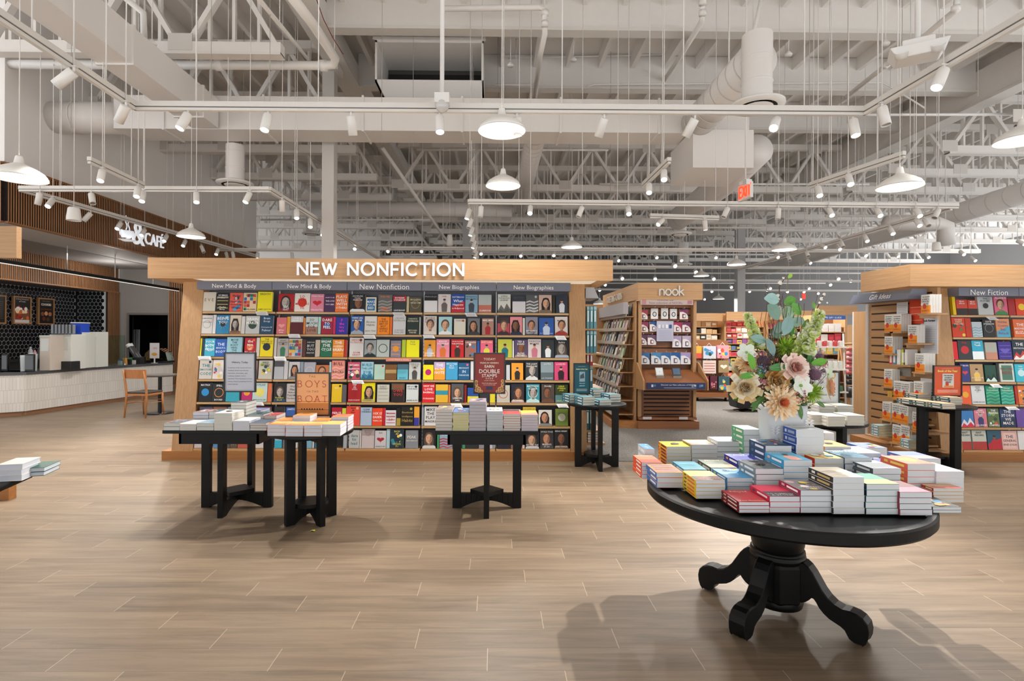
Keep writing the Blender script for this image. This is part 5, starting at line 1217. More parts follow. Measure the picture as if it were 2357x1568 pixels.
# far rows of lit heads
DOTS = [(897, 578), (972, 578), (1106, 584), (1200, 589), (1347, 593), (1507, 593), (1645, 593), (1785, 592), (1890, 568), (1927, 573), (1985, 588), (2057, 590), (2210, 585), (2235, 600), (2342, 560), (1275, 588), (1565, 600), (1420, 600), (2130, 592), (820, 572), (1858, 606)]
for i, (px, py) in enumerate(DOTS):
    q = onz(px, py-10, 4.05); head(q, .95, az(262+8*(i % 3)), True, 'distant lit spotlight, %s of the far middle group%s' % (ORD[i % 20], '' if i < 20 else ' beyond'), 450 if i % 3 == 0 else None, grp='distant lit spotlights', stem=True)
DOTS2 = [(1507, 641), (1640, 641), (1680, 661), (1637, 671), (1770, 664), (1722, 671), (1810, 672), (1763, 668), (1858, 664), (1848, 672), (1925, 641), (1953, 646), (1908, 655), (1880, 676), (1466, 655), (1705, 690), (1620, 690), (1745, 700), (1990, 668), (1975, 690), (1430, 640), (1380, 668), (1392, 655), (1550, 610), (1600, 625), (1900, 700), (1840, 690), (2005, 655)]
for i, (px, py) in enumerate(DOTS2):
    q = onz(px, py-5, 4.2); head(q, 1.05, az(262+6*(i % 3)), True, 'tiny far spotlight, %s of the back group near the far wall, %s file' % (ORD[i % 14], 'upper' if i < 14 else 'lower'), 1000 if i in (1, 8, 12, 18, 25) else None, grp='farthest lit spotlights', stem=True, L=.2, r=.075)
for i, (y, x0, x1) in enumerate([(15.6, -3, 12), (19.5, -2, 16), (24, 0, 20), (29, 2, 24)]):
    track((x0, y, 4.05), (x1, y, 4.05), 'distant crossing light track, %s of the far rows' % ORD[i], 5)
# pendants
PD = [(1155, 303, 5.8, .255, 'white dome pendant directly above the nonfiction case'), (1158, 429, 7.8, .25, 'smaller looking white dome pendant below the big one'), (2071, 432, 6.6, .25, 'white dome pendant above the fiction case'), (2353, 325, 6.1, .26, 'white dome pendant cut by the frame above the fiction case'),
      (44, 412, 6.0, .26, 'white dome pendant in front of the cafe end panel'), (440, 546, 10, .24, 'white dome pendant above the cafe lettering end'), (1316, 570, 13, .25, 'white dome pendant over the header end of the nonfiction case'), (1805, 576, 11.4, .24, 'white dome pendant above the flower arrangement'),
      (1695, 610, 15, .25, 'far dome pendant above and beyond the e-reader kiosk'), (1614, 636, 18, .25, 'farther dome pendant beyond the e-reader kiosk'), (1654, 689, 25, .26, 'tiny far dome pendant above the journal shelves'), (2020, 672, 24, .26, 'tiny far dome pendant before the fiction header'), (1380, 700, 22, .26, 'tiny far dome pendant by the greeting card header')]
pm = None
for i, (px, py, Y, r, lab) in enumerate(PD):
    c = atY(px, py, Y); t = thing('pendant_lamp', lab, 'pendant lamp', c, group='dome pendants')
    if pm is None:
        b = B(); R = .25; b.lathe([(R*.985, .004), (R, 0), (R*.97, .03), (R*.86, .07), (R*.6, .115), (R*.36, .145), (R*.22, .165), (R*.19, .17), (R*.14, .235), (R*.12, .25), (.012, .255)], 40, mat('efece6', .35)); m1 = b.obj('lamp_shade')
        b = B(); b.lathe([(.001, .03), (R*.5, .028), (R*.9, .016), (R*.975, .006)], 40, GLOWP); m2 = b.obj('lit_diffuser')
        b = B(); b.tube([(0, 0, .25), (0, 0, 4.6)], .005, METALW, n=6); m3 = b.obj('cord')
        pm = [m1.data, m2.data, m3.data]
        for o in (m1, m2, m3): bpy.data.objects.remove(o)
    for n, m in zip(('lamp_shade', 'lit_diffuser', 'cord'), pm):
        o = bpy.data.objects.new(n, m); COL.objects.link(o); o.parent = t
        if n == 'cord': o.scale = (1, 1, (DZ-c.z)/4.6)
    t.scale = (r/.25, r/.25, 1)
    lamp('pendant_glow', 'AREA', (c.x, c.y, c.z-.004), E_PEND*(1 if i < 6 else 2.6), size=2*r*.9, aim=(c.x, c.y, c.z-1))
# bell pendants (cafe and fiction)
for px, p0, p1, Y, r, lab in [(170, 478, 508, 8.6, .1, 'white bell pendant in front of the slatted fascia'), (2155, 558, 577, 11, .085, 'white bell pendant above the fiction header'), (1035, 541, 565, 15, .09, 'white bell pendant tilted over the nonfiction header')]:
    c = atY(px, p1, Y); hgt = atY(px, p0, Y).z-c.z; t = thing('bell_pendant', lab, 'pendant lamp', c)
    b = B(); b.lathe([(r, 0), (r*.98, hgt*.3), (r*.8, hgt*.9), (r*.7, hgt), (.01, hgt+.01)], 24, mat('e8e6e2', .4)); b.obj('bell_shade', t)
    b = B(); b.tube([(0, 0, hgt), (0, 0, DZ-c.z)], .005, METALW, n=6); b.obj('cord', t)
# fine hanging cables
for i, px in enumerate([163, 620, 878, 950, 1145, 1405, 1520, 1690, 1765, 1862, 1950, 2075, 2130, 560, 1075, 1310, 1235, 1985, 2250, 485]):
    Y = 7.5+(i*37 % 9); q = atY(px, 400, Y); b = B(); b.tube([(q.x, Y, 4.3+(i % 4)*.3), (q.x, Y, DZ)], .0045, mat('a8a29a', .5), n=5); b.obj('hanging_cable', label='thin vertical suspension cable under the roof, %s of the loose cables' % ORD[i], cat='cable', group='loose suspension cables')
# pole cameras, emergency light, exit sign, sprinkler heads
q = atY(1018, 218, 5.6); t = thing('security_camera', 'white box and dome camera on a pole over the front track', 'camera', q)
b = B(); b.box(-.075, .075, -.06, .06, -.10, 0, WHITE); b.obj('camera_box', t); b = B(); b.ball((0, 0, -.11), .072, mat('c8c6c4', .2), 16, 8); b.obj('camera_dome', t); b = B(); b.tube([(0, 0, 0), (0, 0, DZ-q.z)], .02, METALW); b.obj('pole', t)
q = atY(2112, 112, 4.9); t = thing('emergency_light', 'white emergency light unit with two round lamps on a pole', 'emergency light', q, rz=-.55)
b = B(); b.box(-.12, .12, -.08, .08, .0, .07, WHITE); b.hexa([(-.16, -.12, -.1), (.16, -.12, -.1), (.16, .12, -.1), (-.16, .12, -.1)], [(-.22, -.14, 0), (.22, -.14, 0), (.22, .14, 0), (-.22, .14, 0)], WHITE); b.obj('unit_body', t, bevel=.01)
for s in (-1, 1):
    b = B(); b.T = Matrix.Translation((s*.13, -.12, -.07)) @ Matrix.Rotation(.7, 4, 'X'); b.lathe([(.001, -.035), (.03, -.035), (.048, -.03), (.055, .02)], 20, WHITE); b.lathe([(.001, -.037), (.025, -.037)], 16, mat('6a6866', .3)); b.obj('lamp_head', t)
b = B(); b.tube([(0, 0, .07), (0, 0, DZ-q.z)], .022, METALW); b.obj('pole', t)
q = atY(1716, 440, 8.3); t = thing('exit_sign', 'white EXIT sign with red letters hanging from a rod, turned sideways', 'exit sign', q, rz=-1.45)
b = B(); b.box(-.16, .16, -.025, .025, -.13, .11, mat('dfe0da', .4)); b.obj('sign_body', t); b = B(); strokes(b, 'EXIT', -.125, -.085, .16, .03, .004, mat('ff3a1c', .5, emit=2.2), gap=.2, y=-.028, wide=.62); b.obj('sign_lettering', t)
b = B(); b.box(-.09, .09, -.05, .05, .11, .16, WHITE); b.tube([(0, 0, .16), (0, 0, DZ-q.z)], .012, METALW); b.obj('mounting_rod', t)
b = B(); b.box(.1, .2, -.11, -.05, .05, .13, WHITE)
for i in range(3):
    for j in range(3): b.disc((.12+i*.03, -.1105, .065+j*.025), .009, .009, mat('9a9a98', .3), 10)
b.box(.12, .18, -.05, -.02, .08, .1, WHITE); b.obj('lamp_cluster', t)
q = atY(1850, 682, 26); t = thing('exit_sign', 'tiny far red exit sign above the rear shelves', 'exit sign', q); b = B(); b.box(-.08, .08, -.02, .02, -.13, .13, mat('d83a2c', .5, emit=1.0)); b.obj('sign_body', t); b = B(); b.tube([(0, 0, .13), (0, 0, DZ-q.z)], .01, METALW); b.obj('mounting_rod', t)
for i, (px, py, Y) in enumerate([(1320, 137, 11.5), (1175, 150, 11.0), (1815, 125, 10.5), (350, 100, 8.5), (2038, 100, 9.0)]):
    q = atY(px, py, Y); t = thing('smoke_detector', 'small white ceiling device on a bracket, %s of the roof detectors' % ORD[i], 'detector', q); b = B(); b.lathe([(.001, -.03), (.06, -.03), (.07, 0), (.03, .04), (.03, .05)], 20, WHITE); b.obj('device_body', t); b = B(); b.tube([(0, 0, .05), (0, 0, DZ-.02-q.z)], .008, METALW, n=6); b.obj('stem', t)
# ================================================================ cafe
SLAT = wood('walnut_slat', '9a6844', 'c49468', 'Z', 1, .55); FELT_SHADE = mat('1c120c', .9); EDGEW = mat('9a6a44', .5); XF = -8.6
def slatwall(name, label, a, b_, z0, z1, nrm, pitch=.052):
    """upright slats on a dark backing between plan points a and b_"""
    a = Vector((a[0], a[1], 0)); e = Vector((b_[0], b_[1], 0))-a; L = e.length; t = thing(name, label, 'wall cladding', a)
    ang = math.atan2(e.y, e.x); b = B(); b.T = Matrix.Rotation(ang, 4, 'Z'); s = 1 if nrm > 0 else -1
    b.box(0, L, min(0, s*.02), max(0, s*.02), z0, z1, FELT_SHADE); b.obj('backing', t)
    b = B(); b.T = Matrix.Rotation(ang, 4, 'Z'); k = .01
    while k < L-.02:
        b.box(k, k+pitch*.56, min(s*.02, s*.052), max(s*.02, s*.052), z0, z1, FELT_SHADE); b.quad((k, s*.0535, z0), (k+pitch*.56, s*.0535, z0), (k+pitch*.56, s*.0535, z1), (k, s*.0535, z1), SLAT); k += pitch  # slat sides coloured dark to stand for the shade between slats
    b.obj('slats', t)
    b = B(); b.T = Matrix.Rotation(ang, 4, 'Z')
    for zz in (z0-.03, z1): b.box(0, L, min(0, s*.07), max(0, s*.07), zz, zz+.03, EDGEW)
    b.obj('edge_trim', t)
    return t
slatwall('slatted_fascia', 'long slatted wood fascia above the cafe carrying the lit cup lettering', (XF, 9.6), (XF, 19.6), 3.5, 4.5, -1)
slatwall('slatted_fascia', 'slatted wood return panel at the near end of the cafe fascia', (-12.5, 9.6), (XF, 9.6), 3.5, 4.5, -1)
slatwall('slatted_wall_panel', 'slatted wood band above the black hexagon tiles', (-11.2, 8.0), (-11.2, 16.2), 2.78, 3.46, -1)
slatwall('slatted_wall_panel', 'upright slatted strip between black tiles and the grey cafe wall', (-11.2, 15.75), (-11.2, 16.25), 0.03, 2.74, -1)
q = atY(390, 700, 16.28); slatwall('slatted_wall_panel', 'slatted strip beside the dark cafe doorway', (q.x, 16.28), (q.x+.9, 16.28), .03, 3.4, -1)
b = B(); b.box(-9.7, XF-.005, 9.62, 16.3, 3.47, 3.5, mat('cfcbc8', .7)); struct(b, 'ceiling_cafe')
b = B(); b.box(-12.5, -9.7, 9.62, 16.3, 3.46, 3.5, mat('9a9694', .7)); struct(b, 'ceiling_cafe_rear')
b = B(); b.box(-12.6, -12, 8, 15.8, 0, 2.8, mat('b9bec2', .5)); b.box(-12, -11.2, 15.7, 15.8, 0, 2.78, b.ms[0]); struct(b, 'wall_tiled')
b = B(); b.box(-12, -11.2, 8, 15.7, 2.74, 2.8, mat('6a6a6c', .6)); struct(b, 'ceiling_recess')
hx = B(); hm = mat('0c0e12', .25); R_ = .066; dy = R_*1.732; dz = R_*1.5
j = 0; z = .9
while z < 2.76:
    y = 11.0+(dy/2 if j % 2 else 0)
    while y < 15.68: hx.add([(-11.995, y+R_*.93*math.sin(PI/3*k), z+R_*.93*math.cos(PI/3*k)) for k in range(6)], [(0, 1, 2, 3, 4, 5)], hm); y += dy
    x = -11.95+(dy/2 if j % 2 else 0)
    while x < -11.22: hx.add([(x+R_*.93*math.sin(PI/3*k), 15.695, z+R_*.93*math.cos(PI/3*k)) for k in range(6)], [(0, 1, 2, 3, 4, 5)], hm); x += dy
    z += dz; j += 1
hx.box(-12, -11.965, 15.66, 15.7, .9, 2.74, hm); hx.obj('hexagon_tiles', label='black glazed hexagon tiles with pale grout behind the cafe counter', cat='wall tiling', kind='stuff')
dl = atY(298, 725, 16.3); dr = atY(388, 725, 16.3); GW = mat('8f8b88', .8)
b = B(); b.box(-11.2, dl.x, 16.3, 16.45, 0, 3.5, GW); b.box(dr.x, XF, 16.3, 16.45, 0, 3.5, GW); b.box(dl.x, dr.x, 16.3, 16.45, dl.z, 3.5, GW); struct(b, 'wall_cafe_end')
b = B(); b.box(dl.x-.06, dl.x, 16.26, 16.46, 0, dl.z+.06, mat('6f6c6a', .5)); b.box(dr.x, dr.x+.06, 16.26, 16.46, 0, dl.z+.06, b.ms[0]); b.box(dl.x, dr.x, 16.26, 16.46, dl.z, dl.z+.06, b.ms[0]); struct(b, 'door_1')
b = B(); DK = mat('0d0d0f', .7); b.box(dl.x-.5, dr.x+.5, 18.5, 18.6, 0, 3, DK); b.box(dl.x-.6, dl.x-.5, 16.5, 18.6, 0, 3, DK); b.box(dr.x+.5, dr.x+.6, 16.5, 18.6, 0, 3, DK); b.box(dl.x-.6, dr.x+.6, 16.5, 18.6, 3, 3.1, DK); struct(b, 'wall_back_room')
for i in range(4):
    q = atY(305+i*5, 790, 16.9); b = B(); b.tube([(q.x, 16.9, q.z-.9), (q.x, 16.9, q.z+.42)], .025, mat('8c9094', .4), n=10); b.obj('cup_column', label='pale column of stacked cups inside the dark doorway, %s of four' % ORD[i], cat='cups', group='cup columns in the doorway')
# counter
fp = [atZ(px, py, 0) for px, py in ((-70, 965), (0, 961), (60, 957), (112, 949), (200, 935.5), (292, 922), (400, 908))]
ztop = atY(112, 853, fp[3].y).z
t = thing('cafe_counter', 'long curved white tiled cafe counter with a dark top', 'counter')
def strip(b, pts, dep0, dep1, z0, z1, m):
    for a, c in zip(pts, pts[1:]):
        d = (c-a).normalized(); n = Vector((-d.y, d.x, 0))
        A, C_ = a+n*dep0, c+n*dep0; A2, C2 = a+n*dep1, c+n*dep1
        b.hexa([(A.x, A.y, z0), (C_.x, C_.y, z0), (C2.x, C2.y, z0), (A2.x, A2.y, z0)], [(A.x, A.y, z1), (C_.x, C_.y, z1), (C2.x, C2.y, z1), (A2.x, A2.y, z1)], m)
w = N('white_picket_tile'); tc = w.n('ShaderNodeTexCoord'); br = w.n('ShaderNodeTexBrick', Scale=1.0); br.offset = .5; br.inputs['Color1'].default_value = lin('dedad5'); br.inputs['Color2'].default_value = lin('d6d2cc'); br.inputs['Mortar'].default_value = lin('b9b4ae'); br.inputs['Mortar Size'].default_value = .003; br.inputs['Brick Width'].default_value = .07; br.inputs['Row Height'].default_value = .24
cb = w.n('ShaderNodeCombineXYZ'); sp = w.n('ShaderNodeSeparateXYZ'); w.l(tc.outputs['Object'], sp.inputs[0]); w.l(w.math('ADD', sp.outputs[0], sp.outputs[1]), cb.inputs[0]); w.l(sp.outputs[2], cb.inputs[1]); w.l(cb.outputs[0], br.inputs['Vector']); w.l(br.outputs['Color'], w.b.inputs['Base Color']); w.b.inputs['Roughness'].default_value = .3
b = B(); strip(b, fp, .03, .7, .08, ztop-.05, w.m); b.obj('tiled_front', t)
b = B(); strip(b, fp, .06, .65, 0, .08, mat('8a6244', .6)); b.obj('toe_kick', t)
b = B(); strip(b, fp, 0, .75, ztop-.05, ztop, mat('44464a', .25)); b.obj('countertop', t)
cb_ = atX(0, 835, -11.3)
t = thing('back_counter', 'black back counter below the hexagon tiles', 'counter', (-12, 8.5, 0)); b = B(); b.box(0, .7, 0, 7.2, 0, .86, mat('1c1c1f', .5)); b.obj('cabinet_body', t); b = B(); b.box(0, .74, 0, 7.2, .86, .9, mat('2a2b2e', .2)); b.obj('countertop', t)
def cnt(px, f=.4):
    """point on the counter top above floor pixel column px"""
    for a, c in zip(fp, fp[1:]):
        pa, pc = pix((a.x, a.y, ztop))[0], pix((c.x, c.y, ztop))[0]
        if pa <= px <= pc:
            k = (px-pa)/(pc-pa); d = (c-a).normalized(); return a.lerp(c, k)+Vector((-d.y, d.x, 0))*f+Vector((0, 0, ztop))
    return fp[-1]+Vector((0, 0, ztop))
def onbox(px0, px1, ptop, f, dep, m, name, label, cat, extra=None, z0=None, bev=.008):
    c = cnt((px0+px1)/2, f); Y = c.y; a = atY(px0, ptop, Y); e = atY(px1, ptop, Y); z0 = ztop if z0 is None else z0
    t = thing(name, label, cat, ((a.x+e.x)/2, Y, z0)); w_ = e.x-a.x; h = a.z-z0; b = B(); b.box(-w_/2, w_/2, 0, dep, 0, h, m); b.obj('body', t, bevel=bev)
    if extra: extra(t, w_, h)
    return t
LW = mat('d8dbd6', .4)
def ex_brew(t, w_, h):
    b = B(); b.box(-w_*.35, w_*.35, -.01, 0, h*.55, h*.9, mat('c8ccc8', .3)); b.obj('front_panel', t); b = B(); b.box(-w_*.5, w_*.5, -.012, 0, h*.95, h, mat('b8bcb8', .3)); b.obj('lid', t)
onbox(115, 164, 770, .45, .4, LW, 'hot_water_cabinet', 'tall pale square drinks cabinet behind the counter glass', 'appliance', ex_brew)
onbox(91, 116, 772, .55, .35, mat('c8bdb2', .5), 'paper_dispenser', 'beige dispenser cabinet beside the pale drinks cabinet', 'dispenser', ex_brew)
def ex_hop(t, w_, h):
    b = B(); b.box(-.03, .03, -.012, 0, h*.4, h*.5, mat('b83028', .5)); b.obj('red_label', t); b = B(); b.box(-w_/2, w_/2, -.01, .0, h*.86, h, mat('e4e6e2', .3)); b.obj('lid', t)
onbox(167, 190, 765, .5, .35, LW, 'bean_grinder', 'white grinder with a small red label, nearer of two', 'appliance', ex_hop)
onbox(198, 223, 764, .5, .35, LW, 'bean_grinder', 'white grinder with a small red label, farther of two', 'appliance', ex_hop)
c = cnt(140, .45); zt = atY(140, 770, c.y).z
onbox(117, 152, 747, .5, .25, mat('8a9098', .5), 'cup_box', 'grey striped box of sleeves on top of the pale drinks cabinet', 'box', lambda t, w_, h: [B().box(-w_/2+.05+i*.07, -w_/2+.08+i*.07, -.004, 0, .01, h, mat('2a2c30')).obj('dark_sleeve', t) for i in range(6)] and None, z0=zt+.012)
onbox(163, 186, 744, .5, .25, mat('1c4ac8', .5), 'storage_box', 'bright blue box with white rim on top of the cabinets', 'box', lambda t, w_, h: B().box(-w_/2-.005, w_/2+.005, -.005, .26, h, h+.02, WHITE).obj('rim', t) and None, z0=zt+.01)
onbox(105, 163, 832, .2, .25, mat('17181b', .5), 'display_tray', 'low black tray on the counter before the cabinets', 'tray')
for i, (px, tp) in enumerate([(79, 818), (84, 819), (90, 818), (98, 813), (104, 814), (109, 815)]):
    c = cnt(px, .25); hh = atY(px, tp, c.y).z-ztop; b = B(); b.lathe([(.028, 0), (.036, hh*.8), (.038, hh), (.001, hh)], 14, mat('c4ccd0', .4)); b.obj('cup_tower', label='stack of pale cups on the counter, %s of the row' % ORD[i], cat='cups', group='cup stacks on the cafe counter', loc=c)
# glass guard
t = thing('glass_guard', 'clear glass sneeze guard standing on the cafe counter', 'glass screen')
gm = N('guard_glass'); gm.b.inputs['Base Color'].default_value = lin('cfe8dc'); gm.b.inputs['Transmission Weight'].default_value = 1.0; gm.b.inputs['Roughness'].default_value = .02; gm.b.inputs['IOR'].default_value = 1.15
for i, (pa, pb) in enumerate([(113, 166), (168, 235), (238, 295)]):
    a = cnt(pa, .1); c = cnt(pb, .1); top = atY(pa, 772, a.y).z; d = (c-a).normalized(); n = Vector((-d.y, d.x, 0))*.008
    b = B(); b.hexa([a, c, c+n, a+n], [(a.x, a.y, top), (c.x, c.y, top), (c.x+n.x, c.y+n.y, top), (a.x+n.x, a.y+n.y, top)], gm.m); b.obj('glass_pane', t)
for px in (113, 167, 236, 295):
    c = cnt(px, .1); k = B(); k.lathe([(.02, 0), (.02, .05), (.001, .055)], 10, CHROME, c=c); k.obj('glass_clamp', t)
# posters on the tiles
def poster(px0, px1, py0, py1, label, draw):
    X = -11.93; a = atX(px0, py0, X); c = atX(px1, py1, X); top = atX(px0, py0, X).z; w_ = c.y-a.y; h = top-c.z
    t = thing('framed_poster', label, 'poster', (X, a.y, c.z), rz=PI/2); fm = mat('9a6f48', .5)
    b = B(); b.box(0, w_, -.02, .04, 0, .035, fm); b.box(0, w_, -.02, .04, h-.035, h, fm); b.box(0, .035, -.02, .04, .035, h-.035, fm); b.box(w_-.035, w_, -.02, .04, .035, h-.035, fm); b.obj('frame', t)
    b = B(); b.box(.035, w_-.035, -.004, 0, .035, h-.035, CM('181414')); draw(b, w_, h); b.obj('print', t)
def dp_a(b, w_, h):
    b.text('A Winter Wonderland', w_/2, h*.9, w_*.7, h*.05, CM('e8e0d8'), y=-.006); b.text('of Treats', w_/2, h*.82, w_*.4, h*.05, CM('e8e0d8'), y=-.006)
    b.quad((.05, -.005, h*.05), (w_-.05, -.005, h*.05), (w_-.05, -.005, h*.16), (.05, -.005, h*.16), CM('c8c0bc')); b.quad((.05, -.0045, h*.16), (w_-.05, -.0045, h*.16), (w_-.05, -.0045, h*.55), (.05, -.0045, h*.55), CM('7a4a30'))
    r = random.Random(3)
    for i in range(16): b.disc((r.uniform(.15, .85)*w_, -.0055-.0003*i, r.uniform(.22, .6)*h), r.uniform(.03, .07), r.uniform(.03, .06), CM(r.choice(['a83a20', 'd8843c', 'e8c8a0', '8a2018', 'e8e0d8', 'c86830'])), 12)
def dp_b(b, w_, h):
    b.text('COOKIES', w_/2, h*.76, w_*.62, h*.1, CM('e8e0d8'), y=-.006, bold=.03); b.text('FRESH BAKED', w_/2, h*.88, w_*.5, h*.04, CM('8a8a70'), y=-.006); b.text('BUY ONE GET 50%', w_/2, h*.58, w_*.66, h*.08, CM('8a3a20'), y=-.006, bold=.03)
    for i, (x, z) in enumerate([(.28, .4), (.5, .42), (.74, .4), (.36, .22), (.62, .2)]): b.disc((x*w_, -.006, z*h), .055, .055, CM(['7a4a30', 'c88a58', 'a06a48', '6a2a20', '4a3420'][i]), 14)
def dp_c(b, w_, h):
    for i in range(9): b.quad((w_*.25, -.006, h*(.2+i*.07)), (w_*.85, -.006, h*(.2+i*.07)), (w_*.85, -.006, h*(.205+i*.07)), (w_*.25, -.006, h*(.205+i*.07)), CM('b0a898'))
poster(30, 71, 681, 747, 'framed winter treats poster on the black tiles', dp_a); poster(87, 124, 685, 748, 'framed COOKIES poster on the black tiles', dp_b); poster(-26, 13, 677, 746, 'framed dark menu board cut by the frame edge', dp_c)
# lit cafe lettering
t = thing('cafe_lettering', 'lit white cup, ampersand and CAFE lettering on the slatted fascia', 'sign', (XF+.08, 0, 0), rz=PI/2)
LT = mat('f2f8ff', .4, emit=.5); LTB = mat('4a6a84', .5)
def fy(px): return atX(px, 550, XF+.08).y
def fz(px, py): return atX(px, py, XF+.08).z
def raised(txt, y0, y1, z0, z1, bold, name):
    v, f = solidtext(txt, bold, .03); xa = min(p[0] for p in v); xb = max(p[0] for p in v); za = min(p[1] for p in v); zb = max(p[1] for p in v)
    kx = (y1-y0)/(xb-xa); kz = (z1-z0)/(zb-za)
    b = B(); b.add([(y0+(p[0]-xa)*kx, -.03-p[2]*.5, z0+(p[1]-za)*kz) for p in v], f, LT); b.obj(name, t)
raised('CAF\u00c9', fy(331), fy(374), fz(350, 566), fz(350, 540)+.08, .0, 'lettering')
raised('&', fy(302), fy(330), fz(315, 564), fz(315, 513), .0, 'ampersand')
b = B(); cx_ = (fy(276)+fy(300))/2; r = (fy(300)-fy(276))/2; zc = fz(288, 548)
b.lathe([(r*.5, 0), (r*.8, r*.35), (r*.9, r*.9), (.001, r*.9)], 20, LT, c=(cx_, -.02, zc)); b.tube(arcp_ := [(cx_-r*.85+r*.4*math.cos(u), -.03, zc+r*.55+r*.35*math.sin(u)) for u in [PI*.5+PI*i/10 for i in range(11)]], .02, LT, n=6); b.lathe([(r*1.2, -.02), (.001, -.05)], 20, LT, c=(cx_, -.02, zc-.03)); b.obj('cup_emblem', t)
b = B(); b.tube([(cx_-.02+.035*math.sin(i*.9), -.03, zc+r*1.1+i*.045) for i in range(8)], .012, LT, n=6); b.tube([(cx_+.08+.03*math.sin(i*.9+1), -.03, zc+r*1.1+i*.035) for i in range(7)], .012, LT, n=6); b.obj('steam_emblem', t)
# black linear lamp
a = atX(-20, 597, -9.4); c = atX(411, 667, -9.4); t = thing('linear_lamp', 'long thin black linear lamp with a lit underside inside the cafe', 'lamp', a); e = Vector(c)-Vector(a)
b = B(); b.bar((0, 0, 0), e, .06, .07, mat('141416', .4)); b.obj('lamp_body', t); b = B(); b.bar((0, 0, -.04), e-Vector((0, 0, .04)), .04, .012, mat('e8e4dc', .5, emit=.9)); b.obj('lit_strip', t)
for k in (.3, .55, .8):
    p = e*k; b = B(); b.tube([p, p+Vector((0, 0, 3.47-a.z-p.z))], .008, METALW, n=6); b.obj('hanger_rod', t)
lamp('linear_lamp_glow', 'AREA', (-10.0, 12.3, 3.3), 40, size=1.6, aim=(-10.0, 12.3, 0))
lamp('cafe_end_light', 'POINT', (-10.2, 14.6, 2.9), 30, size=.1)  # point lamp ahead of the cafe doorway, no fixture modelled
# back counter things
def bx3(px0, px1, py0, py1, X, dep, m, name, label, cat, parts=None):
    a = atX(px0, py0, X); c = atX(px1, py1, X); t = thing(name, label, cat, (X, a.y, .9)); w_ = c.y-a.y; h = a.z-.9
    return t, w_, h
t = thing('espresso_machine', 'dark and steel machine on the back counter below the tiles', 'appliance', (-11.6, 11.55, .905), rz=PI/2)
b = B(); b.box(-.3, .5, -.2, .2, 0, .12, mat('2a2a2c', .4)); b.box(-.25, .1, -.18, .18, .12, .5, mat('3a3834', .35)); b.obj('machine_body', t, bevel=.01); b = B(); b.box(.12, .5, -.2, .15, .28, .52, mat('8a8c8e', .25, metal=.8)); b.obj('steel_housing', t, bevel=.015); b = B(); b.lathe([(.05, 0), (.07, .1), (.075, .22), (.001, .24)], 16, mat('4a443a', .3), c=(-.08, 0, .5)); b.obj('hopper', t)
for i, (px, hh, r, col) in enumerate([(70, .3, .05, 'b8bcc0'), (80, .22, .04, 'd8a0a0'), (88, .26, .045, '3a3a3c')]):
    q = atX(px, 825, -11.5); b = B(); b.lathe([(r, 0), (r, hh*.7), (r*.4, hh*.85), (r*.4, hh), (.001, hh)], 14, mat(col, .3)); b.obj('syrup_bottle', label='%s bottle on the back counter, %s of three' % (colour_name(col), ORD[i]), cat='bottle', group='bottles on the back counter', loc=(-11.5, q.y, .905))
def ex_mon(t, w_, h): b = B(); b.box(-w_/2+.01, w_/2-.01, -.004, 0, .04, h-.03, mat('26282c', .15)); b.obj('screen', t)
onbox(57, 78, 815, .5, .04, mat('121214', .4), 'till_screen', 'black till screen standing on the cafe counter', 'screen', ex_mon)
onbox(3, 17, 815, .5, .05, mat('101012', .4), 'card_reader', 'small black payment terminal near the frame edge', 'terminal', ex_mon)
# right end of counter: dispensers, sign, dome
def tilt_cyl(px, py, f, L, r, label):
    c = cnt(px, f); t = thing('cup_dispenser', label, 'dispenser', c); b = B(); b.box(-.14, .1, -.08, .08, 0, .16, mat('17171a', .4)); b.obj('base', t)
    b = B(); b.T = Matrix.Translation((0, 0, .12)) @ Matrix.Rotation(-.6, 4, 'Y'); b.lathe([(r, 0), (r, L), (r*.9, L)], 16, mat('3c3e42', .35)); b.obj('tube', t); b = B(); b.T = Matrix.Translation((0, 0, .12)) @ Matrix.Rotation(-.6, 4, 'Y'); b.lathe([(r*.92, L), (r*.96, L+.08), (.001, L+.08)], 16, mat('d8d8d8', .4)); b.obj('cups', t)
tilt_cyl(338, 800, .3, .34, .055, 'tilted black cup dispenser at the far end of the counter, nearer one'); tilt_cyl(352, 800, .42, .34, .055, 'tilted black cup dispenser at the far end of the counter, farther one')
c = cnt(365, .15); t = thing('sign_holder', 'small upright cookie offer card on the far counter end', 'sign', c); b = B(); b.box(-.012, .012, -.01, .01, 0, .12, WHITE); b.box(-.06, .06, -.04, .04, 0, .008, WHITE); b.obj('stem', t)
b = B(); b.box(-.115, .115, -.006, .006, .12, .5, mat('d8d4d4', .5)); b.text('20%', .02, .37, .1, .06, CM('c06a7a'), y=-.008); b.disc((0, -.008, .22), .07, .04, CM('d8a040'), 14); b.obj('card', t)
c = cnt(388, .3); t = thing('cake_dome', 'clear domed pastry case at the far counter end', 'display case', c); b = B(); b.box(-.3, .3, -.15, .15, 0, .05, mat('17171a', .4)); b.obj('base', t); b = B(); b.prism([(-.3, .05), (.3, .05), (.24, .26), (.08, .36), (-.12, .36), (-.26, .24)], 'y', -.14, .14, gm.m); b.obj('glass_cover', t)
for i in range(6): b = B(); b.ball((0, 0, .03), .035, mat(['c88a48', 'a86a38', 'd8a868'][i % 3], .8), 8, 5, (1, 1, .7)); b.obj('pastry', label='golden pastry inside the domed case, %s one' % ORD[i], cat='pastry', group='pastries in the domed case', loc=c+Vector((-.2+.08*i, .0, .055)))
